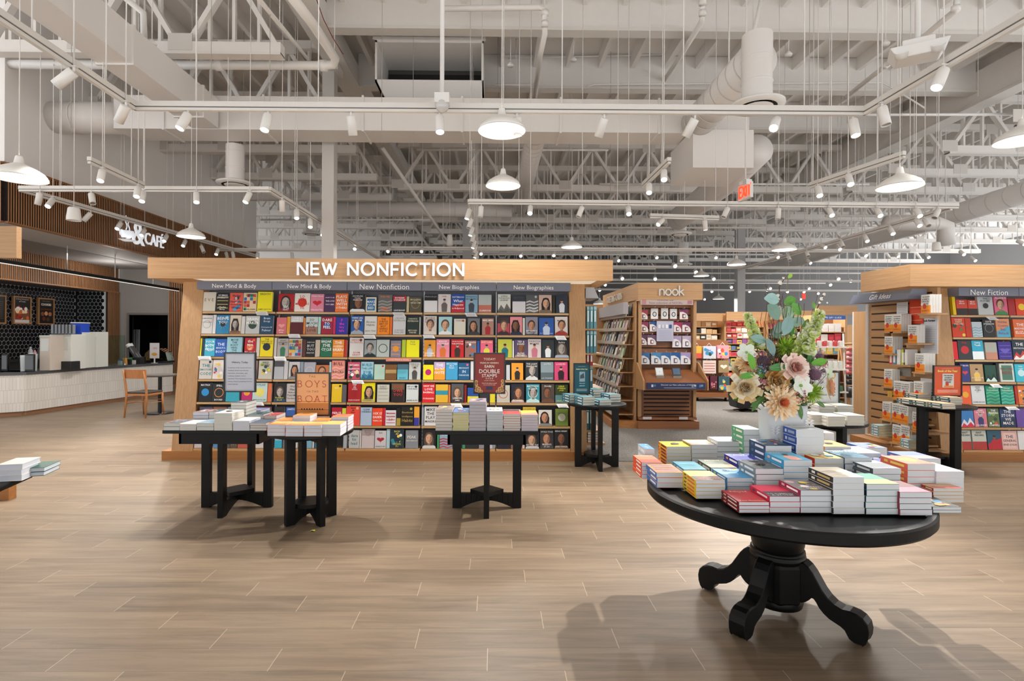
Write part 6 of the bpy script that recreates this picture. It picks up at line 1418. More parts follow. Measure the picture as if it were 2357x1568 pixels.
for i in range(7):
    c = cnt(300+i*5, .3+.05*(i % 2)); b = B(); b.box(-.035, .035, -.03, .03, 0, .09+.03*(i % 3), mat(['d8d8d8', '2a5ab8', 'e8a040', 'c8c8c8', '1a1a1c', '3a8a4a', 'e0e0e0'][i], .5)); b.obj('packet_box', label='small %s packet on the far counter, %s of the cluster' % (['white', 'blue', 'orange', 'grey', 'black', 'green', 'pale'][i], ORD[i]), cat='packet', group='packets on the far counter', loc=c)
# ---------------------------------------------------------------- chairs and bistro table
def chair(loc, rz, label):
    t = thing('dining_chair', label, 'chair', loc, rz=rz, group='cafe chairs')
    for i, (x, y) in enumerate(((-.2, -.2), (.2, -.2))):
        b = B(); b.tube([(x*1.05, y-.035, 0), (x, y, .42), (x, y-.02, .6), (x, y-.08, .86)], [.013, .021, .02, .016], CHAIRW, n=8); b.obj('leg', t)
    for x in (-.2, .2): b = B(); b.tube([(x*1.02, .22, 0), (x, .19, .42)], [.012, .021], CHAIRW, n=8); b.obj('leg', t)
    b = B(); b.box(-.2, .2, -.2, .2, .4, .435, CHAIRW); b.obj('seat_frame', t, bevel=.004)
    b = B(); b.box(-.2, .2, -.19, .21, .436, .475, mat('4a4038', .6)); b.obj('seat_cushion', t, bevel=.014)
    b = B(); n = 8
    for i in range(n):
        xa = -.21+.42*i/n; xb = xa+.42/n; f = lambda x: -.3+.9*x*x*1.2-.045
        b.hexa([(xa, f(xa)+.23, .72), (xb, f(xb)+.23, .72), (xb, f(xb)+.25, .72), (xa, f(xa)+.25, .72)][::1] and [(xa, f(xa)+.21, .72), (xb, f(xb)+.21, .72), (xb, f(xb)+.23, .72), (xa, f(xa)+.23, .72)], [(xa, f(xa)+.19, .885), (xb, f(xb)+.19, .885), (xb, f(xb)+.21, .885), (xa, f(xa)+.21, .885)], CHAIRW)
    b.T = Matrix.Identity(4); o = b.obj('backrest', t); o.location = (0, -.14, 0)
    for y, z, ax in ((-.2, .3, 'y'), (0, .26, 'x'), (.2, .3, 'y')):
        b = B()
        if ax == 'x': b.tube([(-.2, -.2, z), (-.2, .2, z)], .008, CHAIRW, n=6); k = B(); k.tube([(.2, -.2, z), (.2, .2, z)], .008, CHAIRW, n=6); k.obj('stretcher', t)
        else: b.tube([(-.2, y, z), (.2, y, z)], .008, CHAIRW, n=6)
        b.obj('stretcher', t)
c0 = atZ(317, 962, 0); chair((c0.x, c0.y+.2, 0), -.12, 'oak chair with a dark seat pad seen from behind beside the bistro table')
tb = atZ(368, 952, 0); chair((tb.x+.25, tb.y+.75, 0), PI*.9, 'oak chair half hidden behind the nonfiction case upright')
t = thing('bistro_table', 'round grey bistro table on a black post beside the oak chair', 'table', (tb.x, tb.y, 0)); zt = atY(368, 862, tb.y).z
b = B(); b.lathe([(.001, zt), (.3, zt), (.3, zt-.02), (.27, zt-.035), (.001, zt-.035)], 40, mat('6b6560', .35), smooth=False); b.obj('tabletop', t)
b = B(); b.lathe([(.035, .03), (.035, zt-.035)], 16, BLACK); b.obj('post', t); b = B(); b.lathe([(.24, 0), (.24, .012), (.05, .03), (.001, .03)], 32, BLACK); b.obj('base_plate', t)
# ================================================================ e-reader kiosk
def px2(px, Y, py=800): return atY(px, py, Y).x
def pz(py, Y, px=1540): return atY(px, py, Y).z
KY = 8.98; kx0, kx1 = px2(1470, KY), px2(1603, KY)
t = thing('kiosk', 'e-reader kiosk with wood header, slotted brown panels and a sloped demo desk', 'kiosk', (kx0, KY, 0)); KW = kx1-kx0
HY = 8.75; hx0, hx1 = px2(1468, HY)-kx0, px2(1617, HY)-kx0; hz0, hz1 = pz(690, HY), pz(651, HY); o = HY-KY
FY = 11.6
b = B(); b.box(hx0, hx1, o, o+.03, hz0, hz1, OAKX); h = b.obj('header_board', t)
b = B(); b.box(hx1-.03, hx1, o+.03, o+2.6, hz0, hz1, OAKY); b.obj('header_end', t)
b = B(); b.box(hx0, hx0+.03, o+.03, FY-KY, hz0, hz1, OAKY); he = b.obj('header_end', t)
b = B(); b.box(hx0+.03, hx1-.03, o+.03, o+2.2, hz0+.05, hz0+.06, SOFLIT); b.obj('lit_soffit', t)
lx0 = px2(1517, HY)-kx0; lh = (pz(660, HY)-pz(680, HY))
b = B(); strokes(b, 'nook', lx0, pz(679.5, HY), lh*1.02, .022, .015, mat('c8c4bc', .3), gap=.16, y=o-.008); b.obj('sign_lettering', h)
b = B(); b.T = Matrix.Translation((hx0-.006, 0, 0)) @ Matrix.Rotation(-PI/2, 4, 'Z')
xe = strokes(b, 'GREETING', -(FY-KY)+.5, (hz0+hz1)/2-.055, .11, .016, .012, mat('d0c8bc', .4), gap=.24, y=0, wide=.95); b.obj('sign_lettering', he); b = B(); b.T = Matrix.Translation((hx0-.006, 0, 0)) @ Matrix.Rotation(-PI/2, 4, 'Z'); strokes(b, 'CARDS', xe+.07, (hz0+hz1)/2-.055, .11, .016, .012, mat('d0c8bc', .4), gap=.24, y=0, wide=.95); b.obj('sign_lettering', he)
wpx = lambda px: px2(px, KY)-kx0
b = B(); b.box(wpx(1473), wpx(1594), -.02, 0, pz(702, KY), pz(687, KY), mat('e8dcdc', .5)); b.text('Discover our', KW*.46, pz(690.5, KY), .3, .035, CM('8a7a9a'), y=-.022); b.text('New collection of NOOKs', KW*.46, pz(697.5, KY), .55, .04, CM('8a6a9a'), y=-.022)
b.box(wpx(1476), wpx(1486), -.022, -.02, pz(701, KY), pz(689, KY), CM('e0a8b0')); b.box(wpx(1581), wpx(1591), -.022, -.02, pz(700, KY), pz(692, KY), CM('d89ab0')); b.obj('banner', t)
top = pz(702, KY)
def slotpanel(z0, z1, n, y0, name, x0=0, x1=None):
    x1 = x1 or KW; b = B(); b.box(x0, x1, y0, y0+.04, z0, z1, BROWNX)
    for i in range(n):
        z = z0+(z1-z0)*(i+.5)/n; b.box(x0+.06, x1-.06, y0-.002, y0, z-.011, z+.011, mat('2e1a10', .8))
    return b.obj(name, t)
slotpanel(pz(840, KY), top, 9, .12, 'slotted_panel')
b = B()
for xx in (0, KW-.05): b.box(xx, xx+.05, 0, .16, pz(960, KY), hz0, OAKZ)
b.obj('corner_post', t)
slotpanel(.2, pz(897, KY), 7, .04, 'slotted_panel', .04, KW-.04)
b = B(); b.box(-.02, KW+.03, -.06, .5, 0, .13, BROWNX); b.box(.0, KW, -.03, .1, .15, .19, BROWNX); b.obj('plinth', t)
b = B(); b.box(0, KW, .16, 2.3, .13, hz0, BROWNZ); b.obj('kiosk_core', t)
# sloped desk
za, zb, zc = pz(842, KY-.2), pz(876, KY-.35), pz(898, KY-.35)
b = B(); b.hexa([(-.02, -.38, zc), (KW+.04, -.38, zc), (KW+.04, .1, zc), (-.02, .1, zc)], [(-.02, -.38, zb-.03), (KW+.04, -.38, zb-.03), (KW+.04, .1, za-.08), (-.02, .1, za-.08)], BROWNX)
for xx in (-.03, KW+.03): b.prism([(-.40, zc), (.12, zc-.02), (.12, za+.04), (.0, za+.04), (-.40, zb)], 'x', xx, xx+.02, OAKX)
b.obj('demo_desk', t)
b = B(); b.box(.03, KW-.0, -.395, -.382, zc+.02, zb-.035, mat('1e2c58', .4)); b.text('Discover our New collection of NOOKs', KW*.55, (zc+zb)/2+.01, .55, .035, CM('e0e4f0'), y=-.398); b.box(.3, KW-.15, -.397, -.394, zc+.035, zc+.042, CM('a8b0c8'))
for i, x in enumerate((.1, .14, KW-.22, KW-.18, KW-.1, KW-.07)): b.box(x, x+.03, -.398, -.394, zc+.05+.01*(i % 2), zc+.09, CM(['c8d0e0', '4a7ab0', '8a94b0'][i % 3]))
b.obj('desk_banner', t)
for i, (xa, xb) in enumerate([(1479, 1499), (1562, 1582)]): b = B(); b.box(wpx(xa), wpx(xb), -.04, -.032, pz(965, KY), pz(959, KY), mat('cfc4c4', .5)); b.obj('label_holder', t)
# e-readers
for i, (a_, c_) in enumerate([(1509, 1526), (1547, 1566)]):
    x0, x1 = px2(a_, KY-.15), px2(c_, KY-.15); z0 = pz(864, KY-.15); r = thing('ereader', 'small tilted e-reader on the demo desk, %s screen' % ['pale', 'dark'][i], 'e-reader', (x0, KY-.2, z0))
    b = B(); b.T = Matrix.Rotation(-.5, 4, 'X'); b.box(0, x1-x0, 0, .012, 0, .14, mat('c8ccd0' if i == 0 else '1a1c20', .4)); b.obj('device', r); b = B(); b.T = Matrix.Rotation(-.5, 4, 'X'); b.box(.012, x1-x0-.012, -.001, 0, .02, .125, mat('dfe6ea' if i == 0 else '3a5a78', .3)); b.obj('screen', r)
    b = B(); b.box(.0, x1-x0, -.02, .1, -.06, -.005, mat('8a8478', .4)); b.box((x1-x0)/2-.01, (x1-x0)/2+.01, .03, .05, -.005, .06, BLACK); b.obj('stand', r)
# hanging packages
PK = [(497, 565, 275, 355, 'a03848', 'e8e0e0'), (592, 655, 262, 352, 'e6e6e8', '1c1c20'), (680, 742, 260, 352, 'e6e6e8', '1c1c20'), (757, 817, 265, 352, 'e6e6e8', '1c1c20'), (840, 912, 268, 355, '782a5a', 'e8e0e0'), (497, 570, 378, 465, '8a3050', 'e8e0e0'), (582, 648, 375, 460, '20508a', 'e8e0e0'),
      (787, 855, 380, 465, 'a82058', 'e8e0e0'), (862, 935, 380, 465, '6a2050', 'e8e0e0'), (490, 558, 490, 575, '5a3458', 'e8e0e0'), (565, 638, 490, 575, '6a4a6a', 'e8e0e0'), (777, 855, 497, 597, 'a898b8', 'e8e4ea'), (863, 940, 497, 597, 'b8a8c4', 'e8e4ea'),
      (498, 583, 640, 742, '3a6aa0', 'e4e8ee'), (595, 678, 640, 742, '4a88b8', 'e4e8ee'), (680, 760, 640, 742, '2a64a0', 'e4e8ee'), (763, 845, 640, 742, '1c5898', 'e4e8ee'), (848, 935, 640, 742, 'a898c8', 'e4e8ee')]
rows_ = {275: 'top', 262: 'top', 260: 'top', 265: 'top', 268: 'top', 378: 'second', 375: 'second', 380: 'second', 490: 'third', 497: 'third', 640: 'lowest'}
for i, (x0, x1, y0, y1, c1, c2) in enumerate(PK):
    a = atY(1340+x0/3.733, 640+y0/3.733, KY+.05); c = atY(1340+x1/3.733, 640+y1/3.733, KY+.05); w_ = c.x-a.x-.006; hh = a.z-c.z
    t2 = thing('hanging_package', '%s boxed accessory on a hook, %s hook row, %s along the kiosk wall' % (colour_name(c1), rows_[y0], ORD[sum(1 for p in PK[:i] if rows_[p[2]] == rows_[y0])]), 'package', (a.x, KY+.05, c.z), group='boxed accessories on the kiosk')
    b = B(); b.box(0, w_, 0, .03, 0, hh, CM('e4e4e6' if c1 == 'e6e6e8' else c2))
    if c1 != 'e6e6e8':
        b.prism([(0, hh), (0, hh*.72), (w_*.4, hh*.74), (w_*.8, hh*.55), (w_, hh*.3), (w_, hh)], 'y', -.002, 0, CM(c1)); b.box(w_*.3, w_*.62, -.003, -.0005, hh*.1, hh*.52, CM('8a2838' if c1[0] in 'a87569' and i < 11 else '7a6a88')); b.box(w_*.38, w_*.7, -.004, -.003, hh*.14, hh*.48, CM('202024')); b.box(w_*.42, w_*.66, -.005, -.004, hh*.18, hh*.44, CM('e8e8e8'))
    else: b.lathe([(w_*.32, 0), (w_*.27, .0)], 16, CM('1c1c20'), c=(0, 0, 0)) if False else b.disc((w_/2, -.001, hh*.45), w_*.3, hh*.24, CM('1c1c20'), 16); b.disc((w_/2, -.0015, hh*.45), w_*.2, hh*.17, CM('d0d4d8'), 16) if c1 == 'e6e6e8' else None
    b.obj('box', t2); b = B(); b.tube([(w_/2, .12, hh+.02), (w_/2, -.03, hh+.012), (w_/2, -.04, hh+.03)], .003, METALW, n=5); b.obj('hook', t2)
a = atY(1512, 739, KY+.02); c = atY(1550, 786, KY+.02); b = B(); b.box(a.x, c.x, KY+.02, KY+.04, c.z, a.z, mat('b6b8cc', .4))
for i in range(4): b.box(a.x+.02+i*.062, a.x+.06+i*.062, KY+.012, KY+.02, a.z-.12, a.z-.06, CM(['dfe0e8', 'd0d4e0', 'e8e8f0', '30508a'][i]))
for i in range(7): b.box(a.x+.03, c.x-.03, KY+.017, KY+.02, c.z+.03+i*.024, c.z+.033+i*.024, CM('8a8ca8'))
b.obj('comparison_chart', label='pale lilac comparison chart in the middle of the kiosk wall', cat='sign')
# greeting card racks on the kiosk side
t = thing('card_rack', 'tall oak greeting card rack with rows of cards along the kiosk side', 'card rack', (kx0-.02, KY, 0)); DY = 2.5
b = B(); b.box(-.5, -.02, DY-.12, DY, 0, hz0, OAKZ); b.obj('end_panel', t, bevel=.003)
b = B(); b.box(-.03, 0, .05, DY-.12, .1, hz0, OAKY); b.obj('back_panel', t)
b = B(); b.hexa([(-.42, .1, 0), (0, -.0, 0), (0, DY, 0), (-.42, DY, 0)], [(-.42, .1, .12), (0, -.0, .12), (0, DY, .12), (-.42, DY, .12)], OAKD); b.obj('kickboard', t)
b = B(); b.box(-.2, -.12, .15, DY-.15, hz0-.22, hz0-.02, mat('a8a4a8', .4)); b.obj('category_sign', t)
CC = ['e0dcd4', 'd8b8a8', 'c8d0c8', 'e8e4dc', 'b8a090', 'd0c0c8', 'a8b4b8', 'e4d8b8', 'c89890', '8aa0a8', 'f0ece8', 'b8c8a8', '6a8aa0', '3a3a44']
rc = random.Random(5); proto = {}
for r in range(8):
    z = .22+r*.235; dep = .40-.035*r
    b = B(); b.box(-dep, -.03, .1, DY-.14, z-.012, z, OAKY); b.box(-dep-.004, -dep, .1, DY-.14, z-.012, z+.05, mat('cfc8bc', .3, alpha=.5)); b.obj('card_shelf', t)
    for k in range(9):
        col = rc.choice(CC)
        if col not in proto:
            g = B(); g.T = Matrix.Rotation(.25, 4, 'Y'); g.box(0, .012, 0, .125, 0, .175, mat(col, .5)); g.box(-.001, 0, .02, .105, .05, .13, mat(rc.choice(CC), .5)); o = g.obj('greeting_card'); proto[col] = o
        else: o = proto[col].copy(); COL.objects.link(o)
        o.location = (kx0-.02-dep+.03+rc.uniform(0, .01), KY+.16+k*.235+rc.uniform(-.02, .02), z+.004); tag(o, '%s greeting card, %s from the kiosk corner, %s rack row up' % (colour_name(col), ORD[k], ORD[r]), 'greeting card', 'greeting cards in the side rack')
        o2 = o.copy(); COL.objects.link(o2); o2.location = (kx0-.02-dep+.075, o.location.y+.03, z+.045); o2['label'] = '%s greeting card behind the %s card, %s rack row up' % (colour_name(col), ORD[k], ORD[r])
# ================================================================ rear shelving
def bgcase(px0, px1, yt0, yt1, Y, label, rows, cols, ybase=None, back='8a5a38', grp='goods', iname='boxed_gift', icat='box', wpx=(10, 15), hpx=(8, 12), rot=0, sign=None, hdr=True, depth=.45, seed=1, what='boxed gift', cols2=None):
    x0, x1 = px2(px0, Y), px2(px1, Y); t = thing('shelf_unit', label, 'shelving', (x0, Y, 0)); Wd = x1-x0; cxp = (px0+px1)/2
    if hdr: b = B(); b.box(-.05, Wd+.05, -.25, -.2, pz(yt1, Y, cxp), pz(yt0, Y, cxp), OAKX); b.obj('header_board', t)
    b = B(); b.box(0, Wd, depth-.04, depth, 0, pz(yt1, Y, cxp), mat(back, .7)); b.box(0, .05, 0, depth-.04, 0, pz(yt1, Y, cxp), OAKZ); b.box(Wd-.05, Wd, 0, depth-.04, 0, pz(yt1, Y, cxp), OAKZ); b.obj('carcass', t)
    b = B(); b.box(0, Wd, -.05, 0, 0, .14, OAKD); b.obj('kickboard', t)
    if sign: b = B(); b.box(.1, Wd-.1, -.1, -.08, pz(yt1+10, Y, cxp), pz(yt1+1, Y, cxp), SIGNB if sign[1] is None else mat(sign[1])); b.text(sign[0], Wd/2, pz(yt1+5.5, Y, cxp), Wd*.5, .06, SIGNW, y=-.104, bold=.0); b.obj('category_sign', t)
    rr = random.Random(seed)
    for i, y in enumerate(rows):
        z = pz(y, Y, cxp); b = B(); b.box(.05, Wd-.05, 0, depth-.04, z-.02, z, OAKX); b.obj('shelf', t)
        x = .07; k = 0; cs = cols[i % len(cols)]
        while x < Wd-.16 and k < 20:
            w_ = rr.uniform(*wpx)/F*Y; h_ = rr.uniform(*hpx)/F*Y
            if x+w_ > Wd-.05: break
            c = rr.choice(cs); b = B(); m = mat(c, .5); b.box(0, w_*.92, 0, .12, 0, h_, m); b.box(w_*.15, w_*.77, -.002, 0, h_*.3, h_*.7, mat(rr.choice(cs+['e8e4dc']), .5)); b.obj(iname, label='%s %s, %s along the %s shelf of the %s' % (colour_name(c), what, ORD[k], ORD[i], grp), cat=icat, group=what+'s on the '+grp, loc=(x0+x, Y+.02, z+.002))
            x += w_; k += 1
    return t
TANS = ['c8a878', 'd8c098', 'b08858', 'e0d4bc']; BLKS = ['1c1a1a', 'c8a878', '2a2826', 'd8d0c0']; REDS = ['c84a48', 'e06858', 'd8506a', 'e8a088', 'b03038', 'e8e0dc']; MIXS = ['8a5a98', 'e0c040', '3a3a48', 'c84a68', 'd8c8b8', '4a8aa0']; DARK = ['2a2c34', '4a4a58', '8a8a98', 'c8c8d0', '1a1a20', '5a3a3a']
bgcase(1594, 1665, 722, 740, 14.2, 'rear oak shelving of tan and black journals under a long wood header', [752, 768, 782, 800, 820], [TANS, BLKS, BLKS, TANS, BLKS], grp='journal case', what='journal', iname='journal', icat='journal', seed=2)
bgcase(1667, 1762, 719, 739, 14.0, 'rear shelving of red and pink gifts beside the journals', [752, 765, 778, 791, 806, 820, 836, 852, 868], [REDS, REDS, REDS, MIXS, MIXS, REDS, MIXS, MIXS], grp='red gift case', seed=3)
bgcase(1764, 1862, 716, 737, 13.9, 'rear shelving partly hidden behind the flowers', [755, 775, 795, 815, 835, 855, 880], [MIXS, DARK, REDS, MIXS], grp='case behind the flowers', seed=4)
bgcase(1868, 1950, 705, 726, 11.6, 'shelving with a blue sign and white joy books', [764, 788, 815, 846, 880, 915], [['e4e0dc'], ['c02838', 'd84050', 'e8e0dc'], ['e8d070', 'f0e0a0', '6ab0d0'], ['d8d4cc', 'e0e0d8'], MIXS, DARK], grp='joy book case', seed=5, sign=('THE GIFT GUIDE', '2060b8'), wpx=(14, 18), hpx=(18, 20), what='gift book', iname='gift_book', icat='book')
bgcase(1962, 2030, 735, 748, 15, 'dark shelving of toys behind the gift wrap rack', [768, 788, 808, 830, 852, 875], [DARK], grp='dark toy case', seed=6, back='1c1a1c', hpx=(12, 16), what='boxed toy', iname='boxed_toy', icat='toy')
bgcase(1344, 1402, 702, 723, 12.6, 'rear shelving seen through the gap behind the nonfiction case', [746, 771, 797, 822, 848, 873], [['3a4a38', '5a5a60', 'c8a050'], ['6a6a70', 'b8b8b8'], ['d8d4cc', 'e8e4dc'], ['c8a030', 'e0d4c0'], ['b06030', '2a2a28'], TANS], grp='gap case', seed=7, sign=('Gifts for', None), wpx=(12, 17), hpx=(13, 17))
bgcase(2000, 2062, 683, 716, 9.6, 'wood header block and shelving beside the gift ideas end', [], [], grp='x', back='c9c6c2', seed=8)
for i, (px0, px1, py0, py1) in enumerate([(1386, 1400, 768, 792), (1386, 1400, 804, 828), (1386, 1400, 834, 862), (1386, 1400, 866, 896)]):
    a = atY(px0, py0, 12.2); c = atY(px1, py1, 12.2); b = B(); b.box(a.x, c.x, 12.2, 12.24, c.z, a.z, mat('e0d8c8', .5)); b.box(a.x+.015, c.x-.015, 12.195, 12.2, c.z+.015, a.z-.015, mat(['6ab0d0', '70c0cc', '3a3a40', '4a4a50'][i], .5)); b.obj('framed_print', label='%s small framed print, %s down the rear post' % (['pale blue', 'aqua', 'charcoal', 'slate'][i], ORD[i]), cat='framed print')
a = atY(1385, 740, 12.24); c = atY(1403, 740, 12.24); b = B(); b.box(a.x, c.x, 12.24, 12.34, 0, a.z, OAKZ); b.obj('display_post', label='slim oak post carrying small framed prints behind the nonfiction case', cat='post')
# bag rack
Y = 12.9; x0, x1 = px2(1596, Y), px2(1680, Y); t = thing('bag_rack', 'brown slotted rack on wheels hung with printed gift bags', 'display rack', (x0, Y, 0)); b = B(); b.box(0, x1-x0, .1, .14, .1, pz(784, Y), BROWNX); b.obj('slotted_panel', t); b = B(); b.box(-.03, x1-x0+.05, -.2, .4, .1, .2, BROWNX); b.obj('base', t)
for i in range(2): b = B(); b.tube([(.1+i*(x1-x0-.2), 0, .0), (.1+i*(x1-x0-.2), 0, .1)], .03, BLACK, n=8); b.obj('caster', t)
for i, (a_, c_, y0, y1, c1, c2, mo) in enumerate([(1595, 1616, 794, 825, 'e8b048', 'd8584a', 'b'), (1618, 1649, 794, 826, 'c8ccdc', '6a88c0', 'k'), (1650, 1679, 792, 825, 'e898a0', 'c84a5a', 'k'), (1596, 1615, 827, 859, '7a5a48', 'c8a888', 'k'), (1617, 1649, 827, 860, 'd8c8c0', 'b04040', 's'), (1653, 1679, 827, 858, '9a8460', 'e8e0d0', 'h'), (1611, 1632, 863, 899, '8a2a40', 'e05878', 'k'), (1634, 1652, 863, 896, '5a2a3a', 'c87888', 'k'), (1653, 1680, 864, 899, '3a5a64', '8ab4b4', 'k')]):
    p = atY(a_, y0, Y-.1); q = atY(c_, y1, Y-.1); w_ = q.x-p.x-.02; hh = p.z-q.z-.03; t2 = thing('gift_bag', '%s gift bag, %s hook of the %s row on the brown rack' % (colour_name(c1), ORD[i % 3], ORD[i//3]), 'gift bag', ((p.x+q.x)/2, Y-.1, q.z), group='gift bags on the brown rack')
    b = B(); b.box(-w_/2, w_/2, 0, .08, 0, hh, CM(c1)); art(b, w_, hh, -.0005, c1, 'ffffff', mo, c2, '', random.Random(i)); b.obj('bag_body', t2); b = B(); b.tube([(-w_*.2, .04, hh), (0, .04, hh+.07), (w_*.2, .04, hh)], .005, WHITE, n=5); b.obj('handle', t2)
# ladder shelf with candles
Y = 9.6; x0, x1 = px2(1882, Y), px2(1953, Y); t = thing('ladder_shelf', 'open white metal ladder shelf with jars behind the flowers', 'shelf', (x0, Y, 0)); Wd = x1-x0
for x in (0, Wd-.03): b = B(); b.tube([(x, 0, 0), (x, .1, pz(766, Y))], .014, METALW); b.obj('side_rail', t)
for i, y in enumerate((796, 848, 900, 935)):
    z = pz(y, Y); b = B(); b.box(0, Wd-.03, -.05, .3, z-.025, z, METALW); b.obj('shelf', t)
    for k in range(5):
        c = [['e0dcd8', 'c8484a'], ['d8dcd4', 'e4e4e0'], ['3a6a48', 'd0d0c8'], ['3a6a48', 'b8b8b0']][i][k % 2]; b = B(); hh = .1 if i != 1 else .14; b.lathe([(.035, 0), (.04, .01), (.04, hh*.85), (.03, hh), (.001, hh)], 14, mat(c, .35)); b.obj('jar', label='%s jar, %s along the %s ladder shelf' % (colour_name(c), ORD[k], ORD[i]), cat='jar', group='jars on the ladder shelf', loc=(x0+.06+k*.095, Y+.05, z+.001))
# gift wrap rack
Y = 11.0; x0, x1 = px2(1944, Y), px2(2008, Y); t = thing('wrap_rack', 'wooden a-frame rack holding rolls of gift wrap', 'rack', (x0, Y, 0)); Wd = x1-x0
for x in (0, Wd): 
    for s in (0, .35): b = B(); b.bar((x+.1, s*1.3-.05, .0), (x, .15, pz(787, Y)), .035, .045, OAKZ); b.obj('a_frame_leg', t)
b = B(); b.tube([(0, .15, pz(790, Y)), (Wd, .15, pz(790, Y))], .02, OAKX); b.obj('top_rail', t)
for i, (y, c, c2) in enumerate([(801, 'b05a48', 'c8a888'), (812, 'c06a70', '4a2a34'), (822, 'c8888c', '6a3a44'), (832, 'a84850', 'b85a60'), (843, 'c87078', None), (855, 'b85860', None), (866, '1c1a1c', 'e8e0c8'), (878, '16161a', None), (900, '1a181a', 'e8dcc0')]):
    r = .045 if i < 8 else .12; z = pz(y, Y); b = B(); b.tube([(0, 0, 0), (Wd-.08, 0, 0)], r, mat(c, .5), n=16)
    if c2:
        for k in range(26): b.ball((random.uniform(.02, Wd-.12), -r*.99+.01, random.uniform(-r*.6, r*.6)), .007, mat(c2, .5), 5, 3)
    b.obj('wrap_roll', label='%s roll of gift wrap, %s down the wooden rack' % (colour_name(c), ORD[i]), cat='gift wrap', group='gift wrap rolls', loc=(x0+.02, Y-.06, z))
    b = B(); b.tube([(0, .02, z-r-.01), (Wd, .02, z-r-.01)], .007, OAKX, n=6); b.obj('dowel', t)
# black seat behind the flowers
q = atZ(1718, 946, 0); t = thing('padded_stool', 'black padded seat on a short brown post behind the vase', 'stool', (q.x, q.y, 0)); z1 = atY(1718, 902, q.y).z; z0 = atY(1718, 938, q.y).z
b = B(); b.prism([(-.28, z0+.03), (-.25, z0), (.22, z0), (.27, z0+.04), (.3, z1), (-.31, z1)], 'y', -.2, .2, mat('15161a', .5)); b.obj('seat', t, bevel=.02); b = B(); b.lathe([(.04, 0.03), (.04, z0)], 12, mat('5a3a30', .5)); b.obj('post', t); b = B(); b.lathe([(.25, 0), (.25, .02), (.04, .04)], 24, BLACK); b.obj('base_plate', t)
# ================================================================ gift ideas end of the fiction case
GX = 5.52; t = thing('slatwall_end', 'oak slotted end wall of the fiction case with small book ledges', 'display wall'); g0, g1 = 6.72, 7.95
b = B(); b.box(GX, GX+.04, g0, g1, .05, 2.16, OAKY)
for i in range(17):
    z = .25+i*.115; b.box(GX-.002, GX, g0+.08, g1-.05, z, z+.022, mat('3a2414', .8))
b.obj('slotted_panel', t)
b = B(); b.box(GX-.28, GX, g0-.02, g1, 0, .1, OAKD); b.obj('kickboard', t)
b = B(); b.hexa([(GX-.3, g0+.1, 2.02), (GX-.3, g1, 2.02), (GX-.05, g1, 2.02), (GX-.05, g0+.1, 2.02)], [(GX-.24, g0+.1, 2.15), (GX-.24, g1, 2.15), (GX-.05, g1, 2.15), (GX-.05, g0+.1, 2.15)], SIGNB); sg = b.obj('category_sign', t)
b = B(); b.T = Matrix.Translation((GX-.278, (g0+g1)/2, 2.085)) @ Matrix.Rotation(-PI/2, 4, 'Z') @ Matrix.Rotation(-.43, 4, 'X'); b.text('Gift Ideas', 0, 0, .5, .075, SIGNW, y=-.004, bold=.0); b.obj('sign_lettering', sg)
b = B(); b.box(GX-.02, GX+.45, g1, g1+.05, 0, 2.1, mat('cfcbc6', .6)); b.obj('side_panel', t)
GB = [ # px, py(bottom-left of cover) copies behind, kind
 (2036, 764, 4), (2055, 764, 4), (2036, 814, 4), (2090, 790, 3), (2120, 722, 4), (2035, 889, 3), (2057, 917, 2), (2074, 920, 4), (2103, 920, 3), (2031, 964, 3), (2053, 968, 2), (2070, 972, 4), (2100, 990, 2), (2054, 1017, 1), (2073, 1019, 3), (2106, 856, 4)]
pb = None; pp = None
for i, (px, py, n) in enumerate(GB):
    dist = .16+.16*(py-700)/320; p = atX(px, py, GX-dist-.02); zz = p.z; rw = 'of the gift ideas end, ledge %s' % ['top back', 'second back', 'third back', 'middle', 'top front', 'lower back', 'lower middle', 'lower centre', 'lower front', 'low back', 'low middle', 'low centre', 'low front', 'bottom back', 'bottom centre', 'upper front'][i]
    for k in range(n):
        if pb is None:
            b, pg = book_meshes(.15, .23, .032, 'dfe0dc', '2a2e34', 'b', 'e8902c', '', 3)
            for j, s in enumerate(['THE HEAVEN', '& EARTH', 'GROCERY', 'STORE']): b.text(s, 0, .2-j*.028, .12, .02, CM('24282e'), y=-.002, bold=.01)
            b.disc((-.02, -.0025, .085), .028, .035, CM('c83a28'), 12); b.text('McBRIDE', .0, .03, .12, .03, CM('c86a20'), y=-.003, bold=.01); b.box(-.075, .075, -.0018, -.0006, .1, .12, CM('dfe0dc'))
            o = b.obj('gift_book_copy'); pb = o; pp = pg.obj('page_block', parent=o)
        else:
            o = pb.copy(); COL.objects.link(o); c = pp.copy(); COL.objects.link(c); c.parent = o
        o.rotation_euler = (0, 0, -PI/2); o.location = (p.x+k*.034, p.y-.075, zz+.002); tag(o, 'white novel with orange foot %s, %s copy in' % (rw, ORD[k]), 'book', 'white novels on the gift ideas end')
    L = .034*n+.03; b = B(); b.box(p.x-.02, GX, p.y-.18, p.y+.03, zz-.02, zz, OAKY); b.box(p.x-.02, GX, p.y-.02, p.y, zz-.06, zz-.02, OAKY); b.obj('ledge', t)
